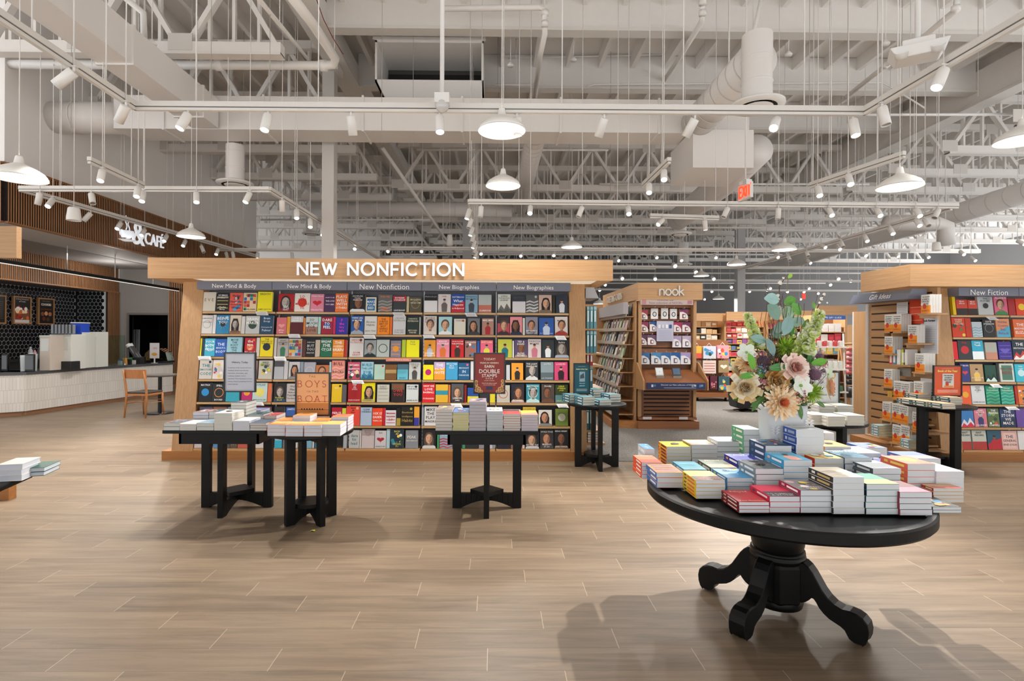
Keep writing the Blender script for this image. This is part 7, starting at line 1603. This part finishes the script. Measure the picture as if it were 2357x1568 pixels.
def gcard(px0, px1, py0, py1, dx, col, label, lines=5, name='printed_card', lc='8a8a92', big=None):
    p = atX(px0, py0, GX-dx); q = atX(px1, py1, GX-dx); b = B(); b.box(p.x, p.x+.006, q.y, p.y, q.z, p.z, CM(col)); h = p.z-q.z
    for k in range(lines): b.box(p.x-.001, p.x, q.y+.02, p.y-.02, q.z+h*(.12+.7*k/max(1, lines)), q.z+h*(.12+.7*k/max(1, lines))+.004, CM(lc))
    if big: b.T = Matrix.Translation((p.x-.002, (p.y+q.y)/2, p.z-h*.07)) @ Matrix.Rotation(-PI/2, 4, 'Z'); b.text(big, 0, 0, (p.y-q.y)*.8, h*.06, CM('1a1a1c'), y=0, bold=.03)
    b.obj(name, label=label, cat='card')
gcard(2064, 2089, 697, 722, .06, 'dcdcdc', 'white card pinned near the top of the gift ideas end'); gcard(2093, 2125, 683, 745, .04, 'd8482c', 'tall orange-red poster on the gift ideas end', 3, 'poster', 'f0d0b8'); gcard(2119, 2158, 733, 815, .03, 'd4d8e0', 'long newspaper Book Review page on the gift ideas end', 14, 'newspaper_page', 'a8acb4', 'Book Review')
gcard(2119, 2145, 870, 897, .16, 'd8d8d8', 'white card on the lower ledges of the gift ideas end'); gcard(2066, 2096, 846, 868, .14, '8a8478', 'grey printed card mid way down the gift ideas end'); gcard(2043, 2053, 900, 915, .1, 'e0b030', 'small yellow card low on the gift ideas end')
for i, (px, c) in enumerate([(2050, 'c84030'), (2058, '5a90b8'), (2068, 'e4e4e0'), (2078, 'c8c850'), (2084, 'e0e0e0')]):
    p = atX(px, 840, GX-.2); b = B(); b.box(0, .13, -.035, .03, 0, .2, CM(c)); b.box(-.001, 0, -.02, .015, .03, .16, CM('f0f0e8')); b.obj('slim_gift_book', label='%s slim book spine out, %s on the middle ledge of the gift ideas end' % (colour_name(c), ORD[i]), cat='book', loc=(p.x, p.y, p.z))
p0 = atX(2085, 840, GX-.2); p1 = atX(2046, 840, GX-.2); b = B(); b.box(p0.x-.02, GX, p0.y-.1, p1.y+.06, p0.z-.025, p0.z-.003, OAKY); b.obj('ledge', t)
for j, (px, py, n) in enumerate([(2003, 1000, 4), (2071, 1028, 3)]):
    p = atX(px, py, GX-.42); 
    hstack(p.x, p.y-.16, max(p.z, .0)+0, n, 'pale teal hardcover low on the gift ideas end, %s stack' % ['farther', 'nearer'][j], '9ab4b8', .22, .15, .036, 0, 'hardcovers at the foot of the gift ideas end', 'n', 'e8f0f0', mat('d8c8a0', .8), '7a9aa0')
    b = B(); b.box(p.x-.04, GX, p.y-.22, p.y+.05, max(p.z, .02)-.02, max(p.z, .02)-.002, OAKY); b.obj('ledge', t)
# end shelf books of the nonfiction case
EX = pR+.2; t = thing('end_cap', 'narrow end shelves of the nonfiction case carrying teal hardcovers', 'display wall')
b = B(); b.box(EX-.02, EX+.03, 7.0, 7.62, .1, 2.15, OAKZ); b.obj('end_panel', t)
b = B(); b.hexa([(EX+.02, 7.0, 2.02), (EX+.2, 7.0, 2.02), (EX+.2, 7.6, 2.02), (EX+.02, 7.6, 2.02)], [(EX+.02, 7.0, 2.16), (EX+.14, 7.0, 2.16), (EX+.14, 7.6, 2.16), (EX+.02, 7.6, 2.16)], mat('a8a8ae', .35)); b.obj('category_sign', t)
for r, (py, n, c) in enumerate([(757, 3, '5a98a8'), (812, 3, '4a8898'), (840, 2, 'a03028'), (890, 2, '3a7a8c'), (985, 3, '2a5a68')]):
    z = pz(py, 7.2, 1360); b = B(); b.box(EX+.03, EX+.26, 7.0, 7.6, z-.02, z, OAKY); b.obj('end_shelf', t)
    for k in range(n):
        b = B(); hh = .29 if r != 2 else .16; b.box(0, .036, 0, .17, 0, hh, CM(c)); b.box(.008, .028, -.001, 0, hh*.3, hh*.8, CM('d8ecf0')); b.box(.0, .036, -.0008, 0, hh*.84, hh*.97, CM('9ac8d4' if r != 2 else 'e8e0d8')); b.obj('spine_out_book', label='%s book spine out on the nonfiction end cap, %s on its %s shelf' % (colour_name(c), ORD[k], ORD[r]), cat='book', group='books on the nonfiction end cap', loc=(EX+.05+k*.045, 7.02, z+.001))
q = atZ(1385, 1030, 0); hstack(EX+.06, 6.98, .16, 4, 'cream-paged dark hardcover on the lowest end cap shelf', '2a4a54', .19, .2, .034, 0, 'lowest end cap books'); b = B(); b.box(EX+.03, EX+.28, 6.95, 7.55, .13, .158, OAKY); b.obj('end_shelf', t)
# ================================================================ things at the near side of the cafe edge
hd = atY(38, 521, 4.6); he_ = atY(38, 594, 4.6)
t = thing('nearby_bookcase', 'corner of another oak case with its header cut by the frame', 'bookcase', (hd.x-1.5, 4.6, 0)); b = B(); b.box(0, 1.5, 0, .05, he_.z, hd.z, OAKX); b.obj('header_board', t)
b = B(); b.box(-.6, .6, .05, .6, 0, .14, OAKD) ; b.obj('kickboard', t); b = B(); b.box(-.1, .1, .0, .05, .14, hd.z, OAKZ); b.obj('side_panel', t)
q = atZ(20, 1152, 0); b = B(); b.box(-2.0, 0, 0, .08, 0, .12, OAKD); b.box(-2.0, -.04, .02, .08, .12, .15, OAKX); b.obj('low_plinth', label='end of a low oak plinth under the black table corner', cat='plinth', loc=(q.x, q.y, 0))
q = atZ(76, 1088, .75); t = thing('display_table', 'black table corner with two book stacks cut by the frame', 'table', (q.x, q.y, 0)); b = B(); b.T = Matrix.Rotation(.26, 4, 'Z'); b.box(-.85, 0, -.85, 0, .722, .75, BLACKW); b.obj('tabletop', t, bevel=.006)
b = B(); b.T = Matrix.Rotation(.26, 4, 'Z'); b.box(-.6, -.5, -.5, -.4, 0, .722, BLACKW); b.obj('pedestal', t)
for i, (px, py, bg, n) in enumerate([(43, 1099, '3a6a5c', 2), (-9, 1110, 'e4e2de', 3)]):
    u = atZ(px, py, .752); hstack(u.x, u.y, .752, n, 'white-edged paperback on the table corner cut by the frame, %s stack' % ['outer', 'inner'][i], bg, .115, .17, .024 if i == 0 else .03, .26, 'paperbacks on the cut-off table', 'n', 'e0e0e0', LAV)
# ================================================================ vase and flowers
VY = 3.36
a = atY(1753, 930, VY); c = atY(1847, 1005, VY); vx = (a.x+c.x)/2; vw = (c.x-a.x)/2
t = thing('vase', 'pale embossed square-shouldered vase holding the big flower arrangement', 'vase', (vx, VY, RH)); vh = a.z-RH
b = B(); vm = mat('cdd2d6', .35, noise=.04, nscale=12)
def sq(r, z, n=28, p=4): return [((abs(math.cos(2*PI*i/n))**(2/p))*(1 if math.cos(2*PI*i/n) >= 0 else -1)*r, (abs(math.sin(2*PI*i/n))**(2/p))*(1 if math.sin(2*PI*i/n) >= 0 else -1)*r*.8, z) for i in range(n)]
rings = [sq(vw*.72, 0), sq(vw*.8, .02), sq(vw*.9, vh*.4), sq(vw*1.0, vh*.93), sq(vw*1.0, vh), sq(vw*.93, vh), sq(vw*.9, vh*.8)]
vs = [p for r in rings for p in r]; fs = [(k*28+i, k*28+(i+1) % 28, (k+1)*28+(i+1) % 28, (k+1)*28+i) for k in range(len(rings)-1) for i in range(28)]
b.add(vs, fs, vm, True); b.add(rings[0], [tuple(range(28))[::-1]], vm); b.add(rings[-1], [tuple(range(28))], mat('3a4a30', .8)); b.obj('vase_body', t)
r7 = random.Random(11)
b = B(); em = mat('e2e5e8', .3)
for i in range(16):      # raised fern relief
    x = r7.uniform(-.9, .9)*vw; z = r7.uniform(.1, .7)*vh
    for s in (-1, 1):
        for k in range(3): b.add([(x, -vw*.80-.001, z+k*.016), (x+s*.03, -vw*.80-.004, z+.018+k*.016), (x+s*.012, -vw*.80-.002, z+.024+k*.016)], [(0, 1, 2)], em)
b.obj('fern_relief', t)
FL = thing('flower_arrangement', 'large mixed artificial flower arrangement in the pale vase', 'flowers', (vx, VY, RH+vh*.8))
O0 = Vector((vx, VY, RH+vh*.8))
KP = VY/F
def petal(b, o, d, up, L, w, curl, m, cup=.25, tip=.3):
    """curved petal from o along d, its face towards up"""
    d = d.normalized(); sd = d.cross(up).normalized(); u = sd.cross(d).normalized(); vs = []; n = 4
    prof = [.35, .85, 1.0, .8, tip]
    for i in range(n+1):
        f = i/n; p = o+d*(L*f)*(1-.12*abs(curl)*f)+u*(curl*L*f*f); ww = w*prof[i]/2
        vs += [p-sd*ww+u*(cup*ww), p, p+sd*ww+u*(cup*ww)]
    fs = []
    for i in range(n): q = i*3; fs += [(q, q+1, q+4, q+3), (q+1, q+2, q+5, q+4)]
    b.add(vs, fs, m, True)
def flower(kind, px, py, rpx, dy=0.0, face=None, cols=None, label=None):
    Y = VY+dy; c = atY(px, py, Y)-O0; R = rpx*Y/F*({'dahlia': 1.28, 'peony': 1.25, 'rose': 1.2, 'orchid': 1.15}.get(kind, 1.12)); b = B(); rr = random.Random(int(px+py))
    n = Vector(face or ((px-1800)/260, -1, (880-py)/500+.15)).normalized(); a = n.cross(Vector((0, 0, 1))).normalized(); e = n.cross(a)
    def ringp(cnt, rad0, L, w, tilt, curl, ms, ph=0.0, lift=0.0):
        for i in range(cnt):
            t_ = 2*PI*i/cnt+ph+rr.uniform(-.12, .12); d = (a*math.cos(t_)+e*math.sin(t_)); dd = d*math.cos(tilt)+n*math.sin(tilt)
            petal(b, c+d*rad0+n*lift, dd, n, L*rr.uniform(.9, 1.08), w, curl, rr.choice(ms), tip={'dahlia': .35, 'peony': .75, 'rose': .8, 'orchid': .45}.get(kind, .3))
    if kind == 'dahlia':
        ms = [mat(x, .6) for x in (cols or ('fbdcb0', 'fdeacb', 'f8cf9c'))]
        for k, (cnt, L, tl) in enumerate([(20, .98, .02), (20, .9, .2), (18, .8, .4), (16, .68, .6), (14, .54, .8), (12, .4, 1.0), (8, .28, 1.2)]): ringp(cnt, R*.06, R*L, R*.22, tl, .12, ms if k < 5 else [mat('e88858', .6)], k*.3, R*.03*k)
    elif kind == 'peony':
        ms = [mat(x, .65) for x in (cols or ('fbf0d4', 'fdf6e4', 'f4e2b8', 'e8c890'))]
        for k, (cnt, L, tl, cu) in enumerate([(9, .98, .05, .25), (10, .9, .3, .35), (10, .78, .55, .45), (10, .66, .8, .5), (8, .5, 1.0, .5), (7, .36, 1.2, .4)]): ringp(cnt, R*.06, R*L, R*.5, tl, cu, ms, k*.5, -R*.1)
    elif kind == 'rose':
        ms = [mat(x, .6) for x in (cols or ('fbe4da', 'fdeee6', 'f4d4c6'))]
        for k, (cnt, L, tl, cu) in enumerate([(8, 1.0, .08, .12), (8, .88, .3, .2), (7, .74, .55, .3), (7, .6, .8, .4), (6, .45, 1.0, .4), (5, .32, 1.2, .3)]): ringp(cnt, R*.03, R*L, R*.62, tl, cu, ms if k < 3 else [mat('d8a294', .6)], k*.65, -R*.05)
    elif kind == 'allium':
        ms = [mat(x, .7) for x in (cols or ('6a4a5a', '8a6a7a', '4a3440', 'a88a98'))]; b.ball(c, R*.55, ms[2], 12, 8)
        for i in range(170):
            d = Vector((rr.gauss(0, 1), rr.gauss(0, 1), rr.gauss(0, 1))).normalized(); p = c+d*R*.55; s = d.cross(Vector((.3, .5, .8))).normalized(); L = R*.45*rr.uniform(.8, 1.1)
            m = rr.choice(ms); b.add([p-s*R*.02, p+s*R*.02, c+d*(R*.55+L)], [(0, 1, 2)], m); q = c+d*(R*.5+L)
            for j in range(3): w_ = (s*math.cos(j*2.1)+d.cross(s)*math.sin(j*2.1)); b.add([q, q+w_*R*.12+d*R*.05, q+w_*R*.07-d*R*.02], [(0, 1, 2)], m)
    elif kind == 'mum':
        ms = [mat(x, .6) for x in (cols or ('a8c83c', 'c4dc58', '7aa828'))]; b.ball(c, R*.35, ms[2], 10, 6)
        for i in range(190):
            d = (Vector((rr.gauss(0, 1), rr.gauss(0, 1), rr.gauss(0, 1)))+n*.5).normalized(); s = d.cross(Vector((.3, .5, .8))).normalized(); L = R*rr.uniform(.8, 1.05); u = d.cross(s)*rr.uniform(-.2, .2)*R; m = rr.choice(ms); w_ = R*.035
            b.add([c+s*w_, c-s*w_, c+d*L*.6-s*w_+u*.4, c+d*L*.6+s*w_+u*.4, c+d*L+u], [(0, 1, 2, 3), (3, 2, 4)], m)
    elif kind == 'orchid':
        ms = [mat(x, .5) for x in (cols or ('e4ecdc', 'd0dfc4', 'f0f4ea'))]; ringp(5, R*.02, R, R*.9, .2, .15, ms, .3); b.ball(c+n*R*.1, R*.14, mat('8ab060', .6), 8, 5)
    elif kind == 'bud':
        ms = [mat(x, .5) for x in (cols or ('d4e4c4', 'c0d8b0'))]; b.ball(c, R*.6, ms[0], 12, 8, (1, 1, 1.1)); ringp(6, 0, R*.95, R*.8, 1.1, -.2, ms, 0, -R*.5)
    elif kind == 'sprig':
        for i in range(46):
            d = Vector((rr.gauss(0, 1), rr.gauss(0, 1), rr.gauss(0, 1))).normalized()*R*rr.uniform(.4, 1); b.ball(c+d, R*.13, mat(rr.choice(cols or ['b06070', '8a4858', 'd08a94']), .6), 6, 4)
    b.tube([c-n*R*.2, c*.5+Vector((0, 0, -.02)), Vector((c.x*.15, c.y*.15, -.03))], .003, mat('5a7038', .6), n=5)
    b.obj({'mum': 'spider_mum', 'bud': 'rosebud'}.get(kind, kind), FL, label=label)
flower('dahlia', 1797, 926, 34, -.12, label='peach dahlia low at the front'); flower('peony', 1715, 893, 31, -.06, label='cream peony at the lower outer edge'); flower('peony', 1786, 878, 27, -.1, ('',)[0] or None, ('e8d09c', 'f2e4c0', 'b87830', 'd8a860'), 'golden-hearted peony')
flower('rose', 1826, 847, 29, -.12, label='pale pink open rose'); flower('rose', 1903, 890, 25, -.0, (1, -.6, .1), ('f0c8a8', 'e8b494', 'f4dcc4'), 'peach rose facing outward')
flower('allium', 1757, 832, 23, -.05, label='dark plum allium head'); flower('allium', 1875, 862, 23, -.08, None, ('9a7a8e', 'b494a4', '6a4c60', 'c8aab8'), 'mauve allium head'); flower('allium', 1886, 820, 14, .06, None, ('9a7a8e', 'b494a4', '6a4c60', 'c8aab8'), 'small mauve allium behind')
flower('mum', 1806, 800, 27, .0, label='lime spider mum in the middle'); flower('mum', 1868, 905, 27, -.04, label='lime spider mum at the lower outer side'); flower('orchid', 1842, 888, 24, -.14, label='white green-veined orchid bloom')
flower('orchid', 1718, 812, 19, .0, label='pale green bloom on the cafe side'); flower('dahlia', 1722, 838, 21, .0, None, ('f0d0a0', 'f4dcb8', 'e8c088'), 'cream dahlia partly hidden'); flower('peony', 1704, 850, 20, .04, label='cream peony behind the leaves'); flower('bud', 1869, 810, 15, -.02, label='pale green rosebud')
flower('sprig', 1755, 880, 15, -.1, label='rose-red berry sprig'); flower('sprig', 1842, 912, 17, -.14, None, ('c07a84', '9a5a60', 'a8b070', 'e0b0b0'), 'pink berry sprig'); flower('sprig', 1725, 862, 12, -.05, None, ('e0a890', 'b88a6a', 'c89a90'), 'peach berry sprig'); flower('sprig', 1895, 838, 10, -.02); flower('orchid', 1780, 858, 16, -.05, None, ('e8c0a8', 'f0d4c0', 'd8a890'), 'peach filler bloom'); flower('orchid', 1905, 862, 14, -.02)
flower('sprig', 1754, 852, 13, -.07, None, ('7a94a8', '98b0c0', '5a7488'), 'dusty blue sprig'); flower('sprig', 1819, 890, 10, -.1, None, ('7a9cac', '98b8c4', '5a7c8c'), 'dusty blue sprig lower down')
# tall bell spikes
def spike(p0, p1, label, n=16, r=.034, dy=.02):
    a = atY(*p0, VY+dy)-O0; c = atY(*p1, VY+dy)-O0; b = B(); rr = random.Random(int(p0[0])); m = [mat(x, .6) for x in ('dce690', 'ecf2c0', 'c8dc78', 'f4f6e0')]
    b.tube([Vector((a.x*.2, 0, -.03)), a, c], .004, mat('6a8038', .6), n=5)
    for i in range(n):
        f = i/(n-1); p = a.lerp(c, f)
        for k in range(3):
            t_ = rr.uniform(0, 6.28); d = Vector((math.cos(t_), math.sin(t_)-.3, .25)).normalized(); s = r*(1.15-.55*f)
            for j in range(5): q = 2*PI*j/5; w1 = d.cross(Vector((0, 0, 1))).normalized(); w2 = d.cross(w1); petal(b, p+d*s*.2, d+(w1*math.cos(q)+w2*math.sin(q))*.8, d, s*1.3, s*.9, .2, rr.choice(m))
    b.obj('bell_flower_spike', FL, label=label)
spike((1742, 800), (1722, 725), 'green-white flower spike leaning to the cafe side', 18); spike((1845, 812), (1888, 722), 'green-white flower spike leaning outward', 24, .042, -.04); spike((1822, 790), (1828, 700), 'short green-white spike in the middle', 8, .02, .08)
def leaf(px, py, ang, L, w, col, dy=0.0, yaw=0.0, name='leaf', midrib=True):
    Y = VY+dy; c = atY(px, py, Y)-O0; s = Y/F; b = B(); d = Vector((math.cos(ang), yaw, math.sin(ang))); petal(b, c, d, Vector((.1, -1, .25)), L*s*1.25, w*s*1.3, -.12, mat(col, .5, noise=.12, nscale=30), .18, .15)
    if midrib: e = c+d.normalized()*L*s*.85+Vector((0, -.004, 0)); b.tube([c+Vector((0, -.002, 0)), e], .0007, mat('b8ccA0'.lower(), .6), n=4)
    b.tube([c, c*.6+Vector((0, .02, -.02)), Vector((c.x*.1, 0, -.02))], .0022, mat('7a7048', .7), n=4)
    b.obj(name, FL)
R_ = math.radians
for (px, py, an, L, w, col, dy, yw) in [(1792, 690, 175, 30, 22, '9fc4c0', -.03, -.3), (1770, 700, 300, 34, 26, '7a9c8c', -.05, -.2), (1806, 697, 20, 26, 17, '5a9c34', 0, .1), (1822, 700, -40, 30, 18, '5aa038', -.02, .1), (1818, 728, 250, 38, 22, '84a8a4', -.06, -.2), (1815, 735, -70, 34, 14, '4a8c34', -.02, .1), (1800, 742, 235, 30, 16, '9ab8b4', .02, 0), (1762, 785, 165, 30, 17, '8ab0a8', -.04, -.2), (1766, 780, 290, 34, 16, '7c9c9c', -.06, -.2), (1780, 775, 10, 18, 10, '6a8c7c', 0, 0),
   (1735, 850, 110, 32, 15, '6ab02c', -.1, -.2), (1735, 862, 190, 28, 12, '58a038', -.1, -.2), (1772, 848, 10, 30, 14, '4a8c48', -.12, -.3), (1868, 838, 15, 30, 14, '64b02c', -.08, -.1), (1862, 845, 80, 26, 13, '3c7430', -.04, 0), (1875, 712, 100, 14, 8, '6a9c3c', 0, 0), (1814, 640, 45, 12, 7, '9cc840', 0, 0), (1812, 705, 270, 28, 24, 'b4ccc8', .03, 0), (1850, 735, 200, 26, 18, '9cb8b4', .04, 0),
   (1760, 912, 215, 34, 11, '4a7c34', -.08, -.2), (1752, 905, 190, 26, 9, '3c6c2c', -.06, -.1), (1836, 925, 285, 34, 10, '4a7c34', -.1, -.1), (1828, 930, 300, 26, 8, '5a8c3c', -.1, 0), (1748, 920, 240, 26, 8, '58883c', -.04, 0), (1800, 820, 60, 30, 12, '3c6430', .04, 0), (1850, 830, 120, 26, 10, '48742c', .04, 0), (1738, 875, 30, 24, 9, '6aa83c', -.08, 0), (1760, 893, 300, 24, 10, '2c5428', -.02, 0), (1880, 925, 330, 20, 8, '4a7434', .0, 0), (1745, 868, 70, 20, 8, '58983c', -.08, 0), (1812, 745, 100, 24, 10, '608c50', .06, 0), (1848, 760, 60, 24, 12, '4c7c3c', .05, 0), (1780, 830, 100, 24, 10, '3a6030', .05, 0), (1700, 905, 230, 16, 8, '88b040', 0, 0)]:
    leaf(px, py, R_(an), L, w, col, dy, yw)
# twigs with blossom
def twig(pts, r=.003, blossoms=(), dy=.03):
    b = B(); b.tube([Vector((0, 0, -.03))]+[atY(x, y, VY+dy)-O0 for x, y in pts], r, mat('4a3428', .7), n=5); b.obj('twig', FL)
    if blossoms:
        b = B(); rr = random.Random(3)
        for (x, y, s) in blossoms:
            c = atY(x, y, VY+dy-.01)-O0
            for k in range(7): t_ = rr.uniform(0, 6.28); petal(b, c, Vector((math.cos(t_), -.4, math.sin(t_))), Vector((0, -1, 0)), s*KP, s*.8*KP, .3, mat(rr.choice(['f0e8d4', 'e8e4d8', 'f4f0e4']), .6))
        b.obj('blossom', FL)
twig([(1795, 800), (1792, 720), (1794, 660), (1810, 634)], .0032, [(1793, 652, 7), (1785, 685, 11), (1802, 640, 4), (1792, 710, 8), (1807, 697, 7)])
twig([(1850, 800), (1870, 735), (1890, 690), (1895, 678)], .003, [(1895, 678, 5), (1889, 688, 6), (1858, 745, 9), (1880, 715, 7), (1903, 697, 3), (1885, 697, 4)])
r8 = random.Random(4)
for i in range(17):
    x = r8.uniform(1755, 1865); pts = [(x, 830)]; y = 830; top = r8.uniform(665, 760)
    while y > top: y -= 22; x += r8.uniform(-7, 7)+(x-1808)*.05; pts.append((x, y))
    twig(pts, .0015, (), r8.uniform(-.02, .1))
b = B(); gm_ = [mat(x, .7) for x in ('2c4a26', '3c5c2c', '24401f', '4a6c34')]
for i in range(420):   # dark foliage filling the centre
    x = r8.gauss(1800, 38); y = r8.gauss(870, 38)
    if y > 945 or y < 780: continue
    c = atY(x, y, VY+r8.uniform(.0, .12))-O0; t_ = r8.uniform(0, 6.28); petal(b, c, Vector((math.cos(t_), r8.uniform(-.6, .3), math.sin(t_))), Vector((0, -1, .3)), 16*KP, 7*KP, .1, r8.choice(gm_))
b.obj('filler_foliage', FL)
